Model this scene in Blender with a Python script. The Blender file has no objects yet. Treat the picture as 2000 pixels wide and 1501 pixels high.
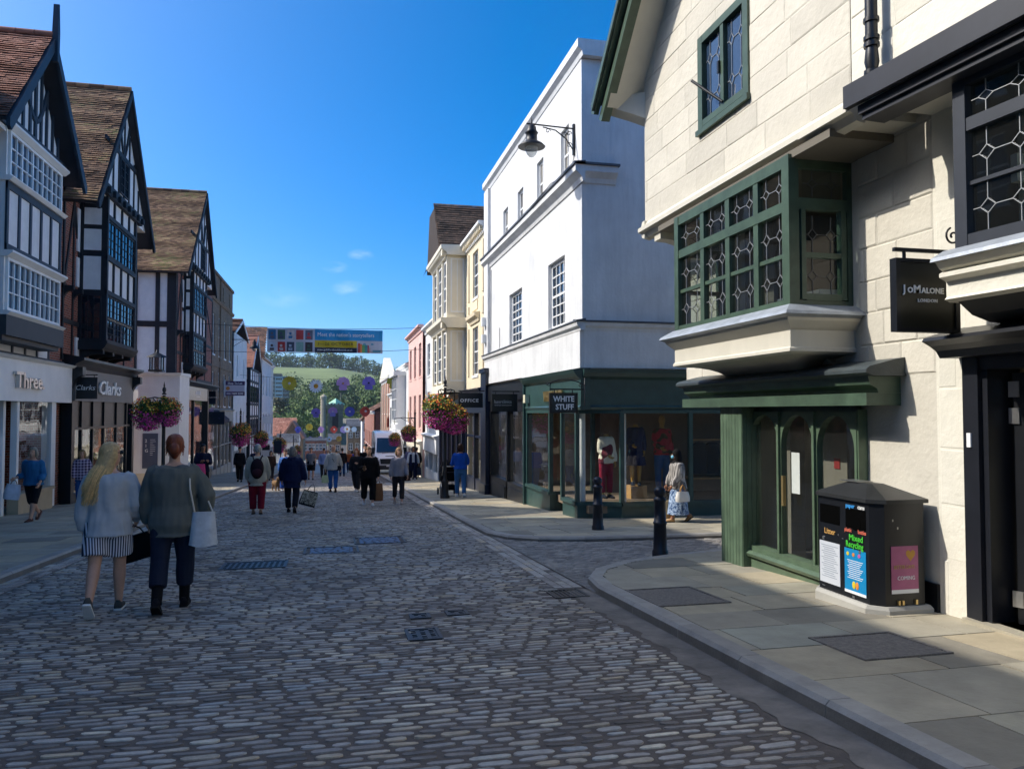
import bpy, math, random
from mathutils import Vector, Matrix, Quaternion, noise
RND = random.Random(11)
SC = bpy.context.scene
COL = SC.collection
V = Vector
PI = math.pi
SLOPE = 0.051

OCC_H, OCC_H2 = 12.5, 11.3
CLOUDS = [(-.001, 1.02, .187, .018, .55), (.031, 1.012, .203, .018, .35), (.019, 1.017, .159, .026, .28), (-.065, 1.036, .148, .035, .15)]
def gz(y):
    """street falls away from the camera, then levels out in the valley"""
    if y < 215: return -SLOPE * y
    return -SLOPE * 215

# ------------------------------------------------------------------ mesh builder
class Fr:
    """facade frame: u along the wall, v up, d out of the wall"""
    def __init__(s, o, u, n):
        s.o = V(o); s.u = V(u).normalized(); s.n = V(n).normalized(); s.z = V((0, 0, 1))
    def p(s, u, v, d=0.0):
        return s.o + s.u * u + s.z * v + s.n * d

WORLD = Fr((0, 0, 0), (1, 0, 0), (0, 1, 0))

class MB:
    def __init__(s):
        s.v = []; s.f = []; s.t = []; s.m = []; s.sm = []
        s.mi = 0; s.tone = 0.5; s.smooth = False
    def face(s, pts, tone=None):
        b = len(s.v); s.v.extend([tuple(p) for p in pts]); s.f.append(tuple(range(b, b + len(pts))))
        s.t.append(s.tone if tone is None else tone); s.m.append(s.mi); s.sm.append(s.smooth)
    def idx(s, pts, faces, smooth=None, tone=None):
        b = len(s.v); s.v.extend([tuple(p) for p in pts])
        for f in faces:
            s.f.append(tuple(b + i for i in f)); s.t.append(s.tone if tone is None else tone)
            s.m.append(s.mi); s.sm.append(s.smooth if smooth is None else smooth)
    def hexa(s, p, tone=None):
        s.idx(p, [(0, 3, 2, 1), (4, 5, 6, 7), (0, 1, 5, 4), (1, 2, 6, 5), (2, 3, 7, 6), (3, 0, 4, 7)], False, tone)
    def box(s, fr, u0, u1, v0, v1, d0, d1, tone=None):
        s.hexa([fr.p(u0, v0, d0), fr.p(u1, v0, d0), fr.p(u1, v0, d1), fr.p(u0, v0, d1),
                fr.p(u0, v1, d0), fr.p(u1, v1, d0), fr.p(u1, v1, d1), fr.p(u0, v1, d1)], tone)
    def bx(s, x0, x1, y0, y1, z0, z1, tone=None):
        s.hexa([(x0, y0, z0), (x1, y0, z0), (x1, y1, z0), (x0, y1, z0),
                (x0, y0, z1), (x1, y0, z1), (x1, y1, z1), (x0, y1, z1)], tone)
    def prism(s, fr, poly, d0, d1, tone=None):
        n = len(poly)
        a = [fr.p(u, v, d0) for u, v in poly]; b = [fr.p(u, v, d1) for u, v in poly]
        s.idx(a + b, [tuple(range(n))[::-1], tuple(range(n, 2 * n))] +
              [(i, (i + 1) % n, n + (i + 1) % n, n + i) for i in range(n)], False, tone)
    def extr(s, pts, vec, tone=None):
        n = len(pts); vec = V(vec); a = [V(p) for p in pts]; b = [p + vec for p in a]
        s.idx(a + b, [tuple(range(n))[::-1], tuple(range(n, 2 * n))] +
              [(i, (i + 1) % n, n + (i + 1) % n, n + i) for i in range(n)], False, tone)
    def prof(s, fr, u0, u1, pts, tone=None):
        """a moulding: profile pts (d, v) swept from u0 to u1"""
        n = len(pts)
        a = [fr.p(u0, v, d) for d, v in pts]; b = [fr.p(u1, v, d) for d, v in pts]
        s.idx(a + b, [tuple(range(n))[::-1], tuple(range(n, 2 * n))] +
              [(i, (i + 1) % n, n + (i + 1) % n, n + i) for i in range(n)], False, tone)
    def beam(s, fr, a, b, w, d0, d1, tone=None):
        """straight timber in the facade plane, from a to b (u, v)"""
        a = V(a); b = V(b); t = (b - a).normalized(); q = V((-t.y, t.x)) * (w / 2)
        s.prism(fr, [a + q, a - q, b - q, b + q], d0, d1, tone)
    def wall(s, fr, u0, u1, v0, v1, holes=(), d=0.0, dep=0.2, tone=None):
        us = sorted({u0, u1} | {h[0] for h in holes} | {h[1] for h in holes})
        vs = sorted({v0, v1} | {h[2] for h in holes} | {h[3] for h in holes})
        for i in range(len(us) - 1):
            for j in range(len(vs) - 1):
                cu = (us[i] + us[i + 1]) / 2; cv = (vs[j] + vs[j + 1]) / 2
                if cu < u0 or cu > u1 or cv < v0 or cv > v1: continue
                if any(h[0] < cu < h[1] and h[2] < cv < h[3] for h in holes): continue
                s.face([fr.p(us[i], vs[j], d), fr.p(us[i + 1], vs[j], d), fr.p(us[i + 1], vs[j + 1], d), fr.p(us[i], vs[j + 1], d)], tone)
        for a, b, c, e in holes:
            q = [(a, c), (b, c), (b, e), (a, e)]
            for k in range(4):
                p, r = q[k], q[(k + 1) % 4]
                s.face([fr.p(*p, d), fr.p(*r, d), fr.p(*r, d - dep), fr.p(*p, d - dep)], tone)
    def tube(s, pts, rad, n=8, cap=True, tone=None, smooth=True):
        pts = [V(p) for p in pts]
        if not hasattr(rad, '__len__'): rad = [rad] * len(pts)
        rings = []; ref = None
        for i, p in enumerate(pts):
            t = (pts[min(i + 1, len(pts) - 1)] - pts[max(i - 1, 0)])
            if t.length < 1e-9: t = V((0, 0, 1))
            t.normalize()
            if ref is None: ref = V((1, 0, 0)) if abs(t.x) < .8 else V((0, 1, 0))
            a = t.cross(ref).normalized(); ref = a.cross(t).normalized()
            rings.append([p + (a * math.cos(2 * PI * k / n) + ref * math.sin(2 * PI * k / n)) * rad[i] for k in range(n)])
        s.loft(rings, cap, tone, smooth)
    def loft(s, rings, cap=True, tone=None, smooth=True):
        n = len(rings[0]); vs = [p for r in rings for p in r]; fs = []
        for i in range(len(rings) - 1):
            for k in range(n):
                a = i * n + k; b = i * n + (k + 1) % n
                fs.append((a, b, b + n, a + n))
        s.idx(vs, fs, smooth, tone)
        if cap:
            s.idx(rings[0], [tuple(range(n))[::-1]], False, tone); s.idx(rings[-1], [tuple(range(n))], False, tone)
    def lathe(s, c, prof, n=16, tone=None, smooth=True, axis=None):
        c = V(c); q = Quaternion() if axis is None else V((0, 0, 1)).rotation_difference(V(axis))
        s.loft([[c + q @ V((r * math.cos(2 * PI * k / n), r * math.sin(2 * PI * k / n), z)) for k in range(n)] for r, z in prof], True, tone, smooth)
    def ball(s, c, r, n=8, m=6, tone=None):
        if not hasattr(r, '__len__'): r = (r, r, r)
        c = V(c)
        s.loft([[c + V((r[0] * math.sin(a) * math.cos(2 * PI * k / n), r[1] * math.sin(a) * math.sin(2 * PI * k / n), r[2] * math.cos(a))) for k in range(n)]
                for a in [max(.02, min(PI - .02, PI * i / m)) for i in range(m + 1)]], True, tone)
    def mesh(s, name):
        me = bpy.data.meshes.new(name)
        me.from_pydata(s.v, [], s.f)
        at = me.attributes.new('tone', 'FLOAT', 'FACE'); at.data.foreach_set('value', s.t)
        me.polygons.foreach_set('material_index', s.m)
        me.polygons.foreach_set('use_smooth', s.sm)
        me.update()
        return me

def link(name, me, mats, parent=None, local=False):
    if not isinstance(mats, (list, tuple)): mats = [mats]
    for m in mats: me.materials.append(m)
    o = bpy.data.objects.new(name, me); COL.objects.link(o)
    if parent is not None:
        o.parent = parent
        if not local: o.matrix_parent_inverse = Matrix.Translation(-V(parent.location))
    return o
def part(name, mb, mats, parent, local=False, label=None):
    o = link(name, mb.mesh(name), mats, parent, local)
    if label: o['label'] = label
    return o
def thing(name, label, cat, loc=(0, 0, 0), rz=0.0, group=None):
    """an Empty at the base of a thing; its parts are its children"""
    e = bpy.data.objects.new(name, None); COL.objects.link(e)
    e.location = loc; e.rotation_euler = (0, 0, rz); e.empty_display_size = .3
    e['label'] = label; e['category'] = cat
    if group: e['group'] = group
    return e
def single(name, mb, mats, label, cat, group=None):
    """a thing that is one mesh"""
    o = link(name, mb.mesh(name), mats)
    o['label'] = label; o['category'] = cat
    if group: o['group'] = group
    return o
def struct(name, mb, mats, kind='structure'):
    o = link(name, mb.mesh(name), mats); o['kind'] = kind
    return o
def dup(root, loc, label, rz=None, group=None, deep=True):
    r = root.copy(); COL.objects.link(r); r.location = loc; r['label'] = label
    if rz is not None: r.rotation_euler = (0, 0, rz)
    if group: r['group'] = group
    if deep:
        for ch in list(root.children):
            c = ch.copy(); COL.objects.link(c); c.parent = r
            for g in list(ch.children):
                d = g.copy(); COL.objects.link(d); d.parent = c
    return r

# ------------------------------------------------------------------ materials
def srgb(h):
    h = h.lstrip('#'); h = h if len(h) == 6 else ''.join(q * 2 for q in h); c = [int(h[i:i + 2], 16) / 255 for i in (0, 2, 4)]
    return tuple(x / 12.92 if x <= .04045 else ((x + .055) / 1.055) ** 2.4 for x in c)
class NT:
    def __init__(s, m):
        m.use_nodes = True; s.t = m.node_tree; s.n = s.t.nodes; s.l = s.t.links
        s.n.clear(); s.out = s.n.new('ShaderNodeOutputMaterial')
    def new(s, typ, **k):
        n = s.n.new('ShaderNode' + typ)
        for a, b in k.items():
            if a.startswith('i_'):
                key = a[2:]; key = int(key) if key.isdigit() else key.replace('_', ' ')
                n.inputs[key].default_value = b
            else: setattr(n, a, b)
        return n
    def link(s, a, b): s.l.new(a, b)
    def mix(s, fac, a, b, mode='MIX'):
        n = s.n.new('ShaderNodeMix'); n.data_type = 'RGBA'; n.blend_type = mode
        for sock, val in ((n.inputs[0], fac), (n.inputs[6], a), (n.inputs[7], b)):
            if hasattr(val, 'is_output'): s.l.new(val, sock)
            else: sock.default_value = val if not isinstance(val, tuple) or len(val) == 4 else val + (1,)
        return n.outputs[2]
    def math(s, op, a, b=0.0):
        n = s.n.new('ShaderNodeMath'); n.operation = op
        for sock, val in ((n.inputs[0], a), (n.inputs[1], b)):
            if hasattr(val, 'is_output'): s.l.new(val, sock)
            else: sock.default_value = val
        return n.outputs[0]
    def ramp(s, fac, stops):
        n = s.n.new('ShaderNodeValToRGB'); r = n.color_ramp
        while len(r.elements) < len(stops): r.elements.new(.5)
        for e, (p, c) in zip(r.elements, stops):
            e.position = p; e.color = c if len(c) == 4 else tuple(c) + (1,)
        s.l.new(fac, n.inputs[0]); return n.outputs[0]

def M(name, col, rough=.6, var=.12, vs=3.0, tone=0.0, bump=0.0, bs=20.0, metal=0.0, spec=.5, stain=0.0, ramp=None, brick=None, coat=0.0, streak=0.0, macro=0.0):
    """painted / natural surface: base colour, soft blotches, per-piece tone, grain bump"""
    m = bpy.data.materials.new(name); t = NT(m)
    b = t.new('BsdfPrincipled'); t.link(b.outputs[0], t.out.inputs[0])
    if isinstance(col, str): col = srgb(col)
    geo = t.new('NewGeometry'); pos = geo.outputs['Position']
    c = None
    if ramp:
        at = t.new('Attribute', attribute_name='tone')
        c = t.ramp(at.outputs['Fac'], [(p, srgb(q) if isinstance(q, str) else q) for p, q in ramp])
    if brick:
        sep = t.new('SeparateXYZ'); t.link(pos, sep.inputs[0])
        su = t.math('ADD', sep.outputs[0], sep.outputs[1])
        cmb = t.new('CombineXYZ'); t.link(su, cmb.inputs[0]); t.link(sep.outputs[2], cmb.inputs[1])
        br = t.new('TexBrick'); t.link(cmb.outputs[0], br.inputs['Vector'])
        br.inputs['Color1'].default_value = srgb(brick[0]) + (1,); br.inputs['Color2'].default_value = srgb(brick[1]) + (1,)
        br.inputs['Mortar'].default_value = srgb(brick[2]) + (1,)
        br.inputs['Scale'].default_value = 1.0; br.inputs['Brick Width'].default_value = brick[3]; br.inputs['Row Height'].default_value = brick[4]
        br.inputs['Mortar Size'].default_value = brick[5]
        c = br.outputs['Color']
    if c is None: c = tuple(col) + (1,)
    if var > 0:
        nz = t.new('TexNoise', i_Scale=vs, i_Detail=6.0, i_Roughness=.62); t.link(pos, nz.inputs['Vector'])
        f = t.ramp(nz.outputs[0], [(.3, (1 - var,) * 3), (.7, (1 + var,) * 3)])
        c = t.mix(1.0, c, f, 'MULTIPLY')
    if tone > 0:
        at2 = t.new('Attribute', attribute_name='tone')
        g = t.math('ADD', t.math('MULTIPLY', at2.outputs['Fac'], 2 * tone), 1 - tone)
        cc = t.new('CombineXYZ')
        for k in range(3): t.link(g, cc.inputs[k])
        c = t.mix(1.0, c, cc.outputs[0], 'MULTIPLY')
    if macro > 0:
        n3 = t.new('TexNoise', i_Scale=.55, i_Detail=4.0, i_Roughness=.6); t.link(pos, n3.inputs['Vector'])
        c = t.mix(1.0, c, t.ramp(n3.outputs[0], [(.32, (1 - macro,) * 3), (.68, (1 + macro * .5,) * 3)]), 'MULTIPLY')
    if stain > 0 or streak > 0:
        mp = t.new('Mapping'); mp.inputs['Scale'].default_value = (1, 1, .12 if streak > 0 else 1); t.link(pos, mp.inputs[0])
        n2 = t.new('TexNoise', i_Scale=5.0 if streak > 0 else .9, i_Detail=8.0, i_Roughness=.7); t.link(mp.outputs[0], n2.inputs['Vector'])
        f = t.ramp(n2.outputs[0], [(.42, (0, 0, 0)), (.75, (1, 1, 1))])
        k = t.math('MULTIPLY', f, max(stain, streak))
        c = t.mix(k, c, tuple(x * .35 for x in col) + (1,))
    if hasattr(c, 'is_output'): t.link(c, b.inputs['Base Color'])
    else: b.inputs['Base Color'].default_value = c
    b.inputs['Roughness'].default_value = rough; b.inputs['Metallic'].default_value = metal
    b.inputs['Specular IOR Level'].default_value = spec; b.inputs['Coat Weight'].default_value = coat
    if bump > 0:
        nb = t.new('TexNoise', i_Scale=bs, i_Detail=5.0, i_Roughness=.6); t.link(pos, nb.inputs['Vector'])
        bp = t.new('Bump', i_Strength=bump, i_Distance=.02); t.link(nb.outputs[0], bp.inputs['Height']); t.link(bp.outputs[0], b.inputs['Normal'])
    return m

def glass_dark(name, col='#1a222b', rough=.03, wob=.02):
    """window pane seen from outside: dark room behind, sky mirrored in front"""
    m = bpy.data.materials.new(name); t = NT(m)
    b = t.new('BsdfPrincipled'); t.link(b.outputs[0], t.out.inputs[0])
    geo = t.new('NewGeometry')
    n2 = t.new('TexNoise', i_Scale=.8, i_Detail=3.0); t.link(geo.outputs['Position'], n2.inputs['Vector'])
    c = srgb(col); f = t.ramp(n2.outputs[0], [(.35, tuple(x * .6 for x in c)), (.7, tuple(x * 1.5 for x in c))])
    t.link(f, b.inputs['Base Color'])
    b.inputs['Roughness'].default_value = rough; b.inputs['IOR'].default_value = 1.6; b.inputs['Specular IOR Level'].default_value = .9
    nz = t.new('TexNoise', i_Scale=2.2, i_Detail=2.0); t.link(geo.outputs['Position'], nz.inputs['Vector'])
    bp = t.new('Bump', i_Strength=wob * 4, i_Distance=.05); t.link(nz.outputs[0], bp.inputs['Height']); t.link(bp.outputs[0], b.inputs['Normal'])
    return m
def glass_clear(name, tint=(.8, .86, .84), dirt=.025):
    m = bpy.data.materials.new(name); t = NT(m)
    tr = t.new('BsdfTransparent'); tr.inputs[0].default_value = tint + (1,)
    gl = t.new('BsdfGlossy'); gl.inputs['Roughness'].default_value = .02
    df = t.new('BsdfDiffuse'); df.inputs[0].default_value = (.5, .52, .5, 1)
    geo = t.new('NewGeometry'); nz = t.new('TexNoise', i_Scale=1.6, i_Detail=2.0); t.link(geo.outputs['Position'], nz.inputs['Vector'])
    bp = t.new('Bump', i_Strength=.05, i_Distance=.05); t.link(nz.outputs[0], bp.inputs['Height']); t.link(bp.outputs[0], gl.inputs['Normal'])
    fr = t.new('LayerWeight'); fr.inputs[0].default_value = .5
    k = t.math('ADD', t.math('MULTIPLY', t.math('POWER', fr.outputs['Facing'], 4.0), .92), .06)
    a = t.new('MixShader'); t.link(k, a.inputs[0]); t.link(tr.outputs[0], a.inputs[1]); t.link(gl.outputs[0], a.inputs[2])
    z = t.new('MixShader', i_0=dirt); t.link(a.outputs[0], z.inputs[1]); t.link(df.outputs[0], z.inputs[2])
    t.link(z.outputs[0], t.out.inputs[0]); return m

m_black = M('black_paint', '#14161a', .38, .25, 6, bump=.06, bs=40, stain=.0)
m_timber = M('black_timber', '#181b21', .66, .35, 5, tone=.4, bump=.3, bs=18)
m_navy = M('navy_paint', '#101a30', .3, .2, 3)
m_white = M('white_paint', (.82, .82, .8), .5, .05, 2.0, bump=.05, bs=30, streak=.05)
m_render = M('white_render', (.72, .72, .71), .75, .09, 1.3, bump=.35, bs=14, streak=.26, macro=.06)
m_plaster = M('infill_plaster', (.78, .78, .77), .8, .07, 3, tone=.1, bump=.25, bs=9, streak=.08)
m_cream = M('cream_masonry_paint', (.60, .56, .465), .72, .06, 2.0, tone=.09, bump=.5, bs=12, stain=.05)
m_creamlite = M('pale_cream_masonry_paint', (.72, .685, .575), .7, .05, 2.0, tone=.07, bump=.45, bs=12, stain=.04)
m_creamtrim = M('cream_joinery_paint', (.66, .62, .51), .5, .05, 3, bump=.06, bs=30, streak=.08)
m_green = M('green_joinery_paint', (.058, .095, .06), .42, .24, 5, bump=.06, bs=30, streak=.12)
m_greenlite = M('sage_green_joinery_paint', (.09, .138, .084), .46, .22, 5, tone=.08, bump=.08, bs=30, streak=.12)
m_teal = M('dark_teal_shopfront_paint', (.028, .068, .062), .38, .2, 4, bump=.04, bs=30)
m_lead = M('lead_sheet', (.36, .39, .42), .5, .2, 6, bump=.3, bs=10, metal=.3)
m_came = M('lead_came', (.36, .37, .37), .45, .1, 9, metal=.5)
m_camedark = M('dark_lead_came', (.12, .12, .12), .4, .1, 9, metal=.4)
m_brickred = M('red_brick', '#8a4630', .85, .18, 2.5, bump=.3, bs=30, brick=('#98492f', '#6e3324', '#8f8276', .225, .075, .01))
m_brickbrown = M('brown_brick', '#7a6648', .85, .2, 1.5, bump=.3, bs=30, brick=('#8a7052', '#65503c', '#85796a', .225, .075, .009))
m_brickpale = M('orange_brick', '#b06a4a', .85, .15, 1.5, bump=.2, bs=30, brick=('#b8694a', '#93503a', '#b5a48e', .225, .075, .01))
TILE_RAMP = [(0, '#3a2a1e'), (.3, '#5c4030'), (.55, '#7a5440'), (.8, '#8d6248'), (1, '#6b5c38')]
m_tile = M('clay_roof_tile', '#70503c', .85, .25, 1.2, ramp=TILE_RAMP, bump=.3, bs=25)
m_tilered = M('red_clay_roof_tile', '#84523e', .85, .2, 1.2, ramp=[(0, '#6a4236'), (.35, '#976450'), (.7, '#ac7560'), (1, '#ba8f78')], bump=.3, bs=25)
m_tilemoss = M('mossy_clay_roof_tile', '#6a543a', .9, .3, 1.0, ramp=[(0, '#423022'), (.3, '#6c503c'), (.6, '#8a6a4e'), (.82, '#967c58'), (1, '#7a7044')], bump=.4, bs=25)
m_soffit = M('dark_soffit_board', '#3a3a40', .7, .15, 3)
m_slate = M('slate_roof', '#4a4c52', .7, .2, 2, ramp=[(0, '#33353a'), (1, '#62646a')])
m_creamwall = M('cream_stucco', (.74, .64, .45), .75, .06, 1.5, bump=.15, bs=20, streak=.08)
m_ivory = M('ivory_stucco', (.78, .72, .58), .7, .06, 1.5, bump=.1, bs=20, streak=.1)
m_pink = M('pink_stucco', (.76, .50, .44), .75, .06, 1.5, bump=.1, bs=20, streak=.08)
m_stonegrey = M('grey_stone', '#8b8678', .85, .2, 1.6, bump=.5, bs=6, stain=.3)
m_stoneflint = M('flint_church_stone', '#77725f', .9, .25, 1.2, bump=.5, bs=4, stain=.3)
m_concrete = M('pale_concrete', '#a9a69c', .8, .1, 1.5, bump=.2, bs=20)
m_glass = glass_dark('window_glass')
m_glassblue = glass_dark('upper_window_glass', '#2a3a4e', .04)
m_glasscurtain = glass_dark('curtained_window_glass', '#8a8478', .06)
m_shopglass = glass_clear('shop_window_glass', (.92, .95, .94), .015)
m_bayglass = glass_clear('old_bay_glass', (.62, .68, .66), .012)
m_dark = M('shop_interior_dark', '#241f1b', .8, .2, 1)
m_interior = M('shop_interior_warm', '#5a4c3c', .8, .2, 1)
m_pale = M('shop_interior_pale', '#a39b8c', .7, .1, 1)
m_grey = M('grey_fascia', '#6c6a68', .5, .06, 2)
m_steel = M('brushed_steel', (.55, .54, .52), .3, .1, 8, metal=.9)
m_iron = M('cast_iron', '#17181b', .45, .3, 8, bump=.15, bs=40)
m_letter = M('white_lettering', (.85, .85, .83), .5, .02)
m_letterdim = M('grey_lettering', (.5, .5, .5), .5, .02)
m_gold = M('brass', (.62, .46, .2), .3, .08, 8, metal=.8)
m_wood = M('pale_wood', '#b08a58', .5, .15, 4)

# ------------------------------------------------------------------ shared building pieces
def text_mb(mb, txt, fr, u, v, size, d, thick=.01, align='LEFT', sx=1.0, shear=0.0, bold=0.0, space=1.0):
    """lettering as solid letters standing on a facade frame"""
    cu = bpy.data.curves.new('lettering', 'FONT'); cu.body = txt; cu.size = size; cu.align_x = align
    cu.extrude = thick / 2; cu.offset = bold; cu.shear = shear; cu.space_character = space; cu.resolution_u = 2
    ob = bpy.data.objects.new('lettering', cu); COL.objects.link(ob)
    dg = bpy.context.evaluated_depsgraph_get(); dg.update()
    me = bpy.data.meshes.new_from_object(ob.evaluated_get(dg))
    pts = [fr.p(u + p.co.x * sx, v + p.co.y, d + p.co.z) for p in me.vertices]
    mb.idx(pts, [tuple(f.vertices) for f in me.polygons], False)
    bpy.data.objects.remove(ob); bpy.data.curves.remove(cu); bpy.data.meshes.remove(me)

def window(parent, fr, u0, u1, v0, v1, nx, ny, d, fm, gm, fw=.06, bw=.03, dep=.05, name='window', sash=False, sill=None, local=False, cols=None):
    mb = MB()
    mb.box(fr, u0, u0 + fw, v0, v1, d - dep, d); mb.box(fr, u1 - fw, u1, v0, v1, d - dep, d)
    mb.box(fr, u0 + fw, u1 - fw, v0, v0 + fw, d - dep, d); mb.box(fr, u0 + fw, u1 - fw, v1 - fw, v1, d - dep, d)
    a, b, c, e = u0 + fw, u1 - fw, v0 + fw, v1 - fw
    for i in range(1, nx):
        w = bw * (2.2 if cols and i % cols == 0 else 1); x = a + (b - a) * i / nx
        mb.box(fr, x - w / 2, x + w / 2, c, e, d - dep * .8, d - dep * .12)
    for j in range(1, ny):
        w = bw * (1.8 if sash and j * 2 == ny else 1); y = c + (e - c) * j / ny
        mb.box(fr, a, b, y - w / 2, y + w / 2, d - dep * .75, d - dep * .18)
    if sill: mb.box(fr, u0 - .06, u1 + .06, v0 - sill, v0 - .002, d - dep, d + .1)
    o = part(name, mb, fm, parent, local)
    g = MB(); g.face([fr.p(a - .01, c - .01, d - dep * .6), fr.p(b + .01, c - .01, d - dep * .6), fr.p(b + .01, e + .01, d - dep * .6), fr.p(a - .01, e + .01, d - dep * .6)])
    part('pane', g, gm, o, True)
    return o

def tiles(mb, p0, e, s, rows, cols, lift=.035, moss=.0):
    """plain tiles laid in courses on a slope: p0 eave corner, e along the eave, s up to the ridge"""
    p0 = V(p0); e = V(e); s = V(s); n = e.cross(s).normalized()
    if n.z < 0: n = -n
    off = RND.random() * 99
    for i in range(rows):
        a = i / rows; b = min(1.0, (i + 1.25) / rows); sag = .012 * math.sin(i * .7)
        for j in range(cols):
            u0 = (j - (.5 if i % 2 else 0)) / cols; u1 = u0 + .985 / cols
            u0 = max(0, u0); u1 = min(1, u1)
            if u1 <= u0: continue
            q = RND.uniform(-.008, .012) + sag
            t = .5 + .42 * noise.noise(V((u0 * 7 + off, a * 9, 1.3))) + RND.uniform(-.26, .26) + moss * max(0, noise.noise(V((u0 * 3 + off, a * 4, 7))))
            A = p0 + e * u0 + s * a + n * (lift + q); B = p0 + e * u1 + s * a + n * (lift + q + RND.uniform(-.004, .004))
            Cc = p0 + e * u1 + s * b + n * .004; D = p0 + e * u0 + s * b + n * .004
            A2 = A - n * .016; B2 = B - n * .016
            t = max(0, min(1, t))
            mb.idx([A, B, Cc, D, A2, B2], [(0, 1, 2, 3), (4, 5, 1, 0)], False, t)

def gable_roof(parent, fr, u0, u1, ua, v0, v1, va, d0, d1, mat, bargemat, moss=0.0, gauge=.11, tw=.17, barge=.2, finial=0.0, plain=False):
    """roof with its gable to the street; u0/v0 and u1/v1 the eaves, ua/va the ridge"""
    r = MB()
    r.smooth = False
    for (ue, ve) in ((u0, v0), (u1, v1)):
        p0 = fr.p(ue, ve, d0); e = fr.p(ue, ve, d1) - p0; s = fr.p(ua, va, d0) - p0
        rows = max(6, int(s.length / gauge)); cols = max(4, int(e.length / tw))
        if plain: rows, cols = max(5, rows // 2), max(4, cols // 3)
        tiles(r, p0, e, s, rows, cols, moss=moss)
        # underside board
        nn = e.cross(s).normalized(); nn = nn if nn.z > 0 else -nn
        q = [p0, p0 + e, p0 + e + s, p0 + s]
        r.mi = 1; r.idx([x - nn * .02 for x in q] + [x - nn * .1 for x in q], [(0, 1, 2, 3), (4, 5, 6, 7), (0, 1, 5, 4), (1, 2, 6, 5), (3, 0, 4, 7)], False, .05); r.mi = 0
    k = 0; L = abs(d1 - d0); nseg = max(3, int(L / .45))
    for k in range(nseg):
        a = d0 + (d1 - d0) * k / nseg; b = d0 + (d1 - d0) * (k + .96) / nseg
        r.tube([fr.p(ua, va + .02, a), fr.p(ua, va + .02, b)], .1, 8, True, RND.uniform(.2, .7))
    o = part('roof', r, [mat, m_soffit], parent)
    b = MB(); sg = 1 if d0 > d1 else -1
    for (ue, ve) in ((u0, v0), (u1, v1)):
        dv = V((ua - ue, va - ve)); L2 = dv.length
        b.prism(fr, [(ue, ve - .02), (ua, va - .02), (ua, va - .02 - barge * 1.35), (ue + (.12 if ue < ua else -.12), ve - .02 - barge * .95), (ue, ve - barge * .8)], d0 - .02 * sg, d0 + .06 * sg)
    if finial:
        b.prism(fr, [(ua - .07, va - .7), (ua + .07, va - .7), (ua + .09, va + .1), (ua + .02, va + finial), (ua - .02, va + finial), (ua - .09, va + .1)], d0 - .02 * sg, d0 + .12 * sg)
    part('bargeboard', b, bargemat, o, True)
    return o
# ------------------------------------------------------------------ camera, sun, sky
F_PX = 1505.0
cam = bpy.data.cameras.new('camera'); co = bpy.data.objects.new('camera', cam); COL.objects.link(co)
cam.sensor_width = 36; cam.lens = 36 * F_PX / 2000; cam.clip_start = .05; cam.clip_end = 6000
yaw = math.radians(12.9396); pit = math.radians(2.0169)
co.location = (0, 0, 1.6)
fw = V((math.sin(yaw) * math.cos(pit), math.cos(yaw) * math.cos(pit), math.sin(pit)))
co.rotation_euler = fw.to_track_quat('-Z', 'Y').to_euler()
SC.camera = co

EL = math.radians(42.0); SAZ = V((-.9635, .2675, 0))
sun_dir = V((SAZ.x * math.cos(EL), SAZ.y * math.cos(EL), math.sin(EL)))
sd = bpy.data.lights.new('sun', 'SUN'); sd.energy = 2.05; sd.angle = math.radians(.55); sd.color = (1, .945, .86)
so = bpy.data.objects.new('sun', sd); COL.objects.link(so); so.rotation_euler = sun_dir.to_track_quat('Z', 'Y').to_euler(); so.location = (-40, 20, 60)

w = bpy.data.worlds.new('World'); SC.world = w; w.use_nodes = True
wt = w.node_tree; wt.nodes.clear()
def wn(t, **k):
    n = wt.nodes.new('ShaderNode' + t)
    for a, b in k.items(): setattr(n, a, b)
    return n
wo = wn('OutputWorld'); bg = wn('Background'); sky = wn('TexSky', sky_type='NISHITA')
sky.sun_disc = False; sky.sun_elevation = EL; sky.sun_rotation = math.atan2(SAZ.x, SAZ.y)
sky.altitude = 0; sky.air_density = .55; sky.dust_density = 2.2; sky.ozone_density = 2.6
hs = wn('HueSaturation'); hs.inputs['Saturation'].default_value = 1.5; hs.inputs['Value'].default_value = 1.0
tint = wn('Mix'); tint.data_type = 'RGBA'; tint.blend_type = 'MULTIPLY'; tint.inputs[0].default_value = 1; tint.inputs[7].default_value = (.88, .95, .97, 1)
wt.links.new(sky.outputs[0], tint.inputs[6]); wt.links.new(tint.outputs[2], hs.inputs['Color'])
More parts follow.
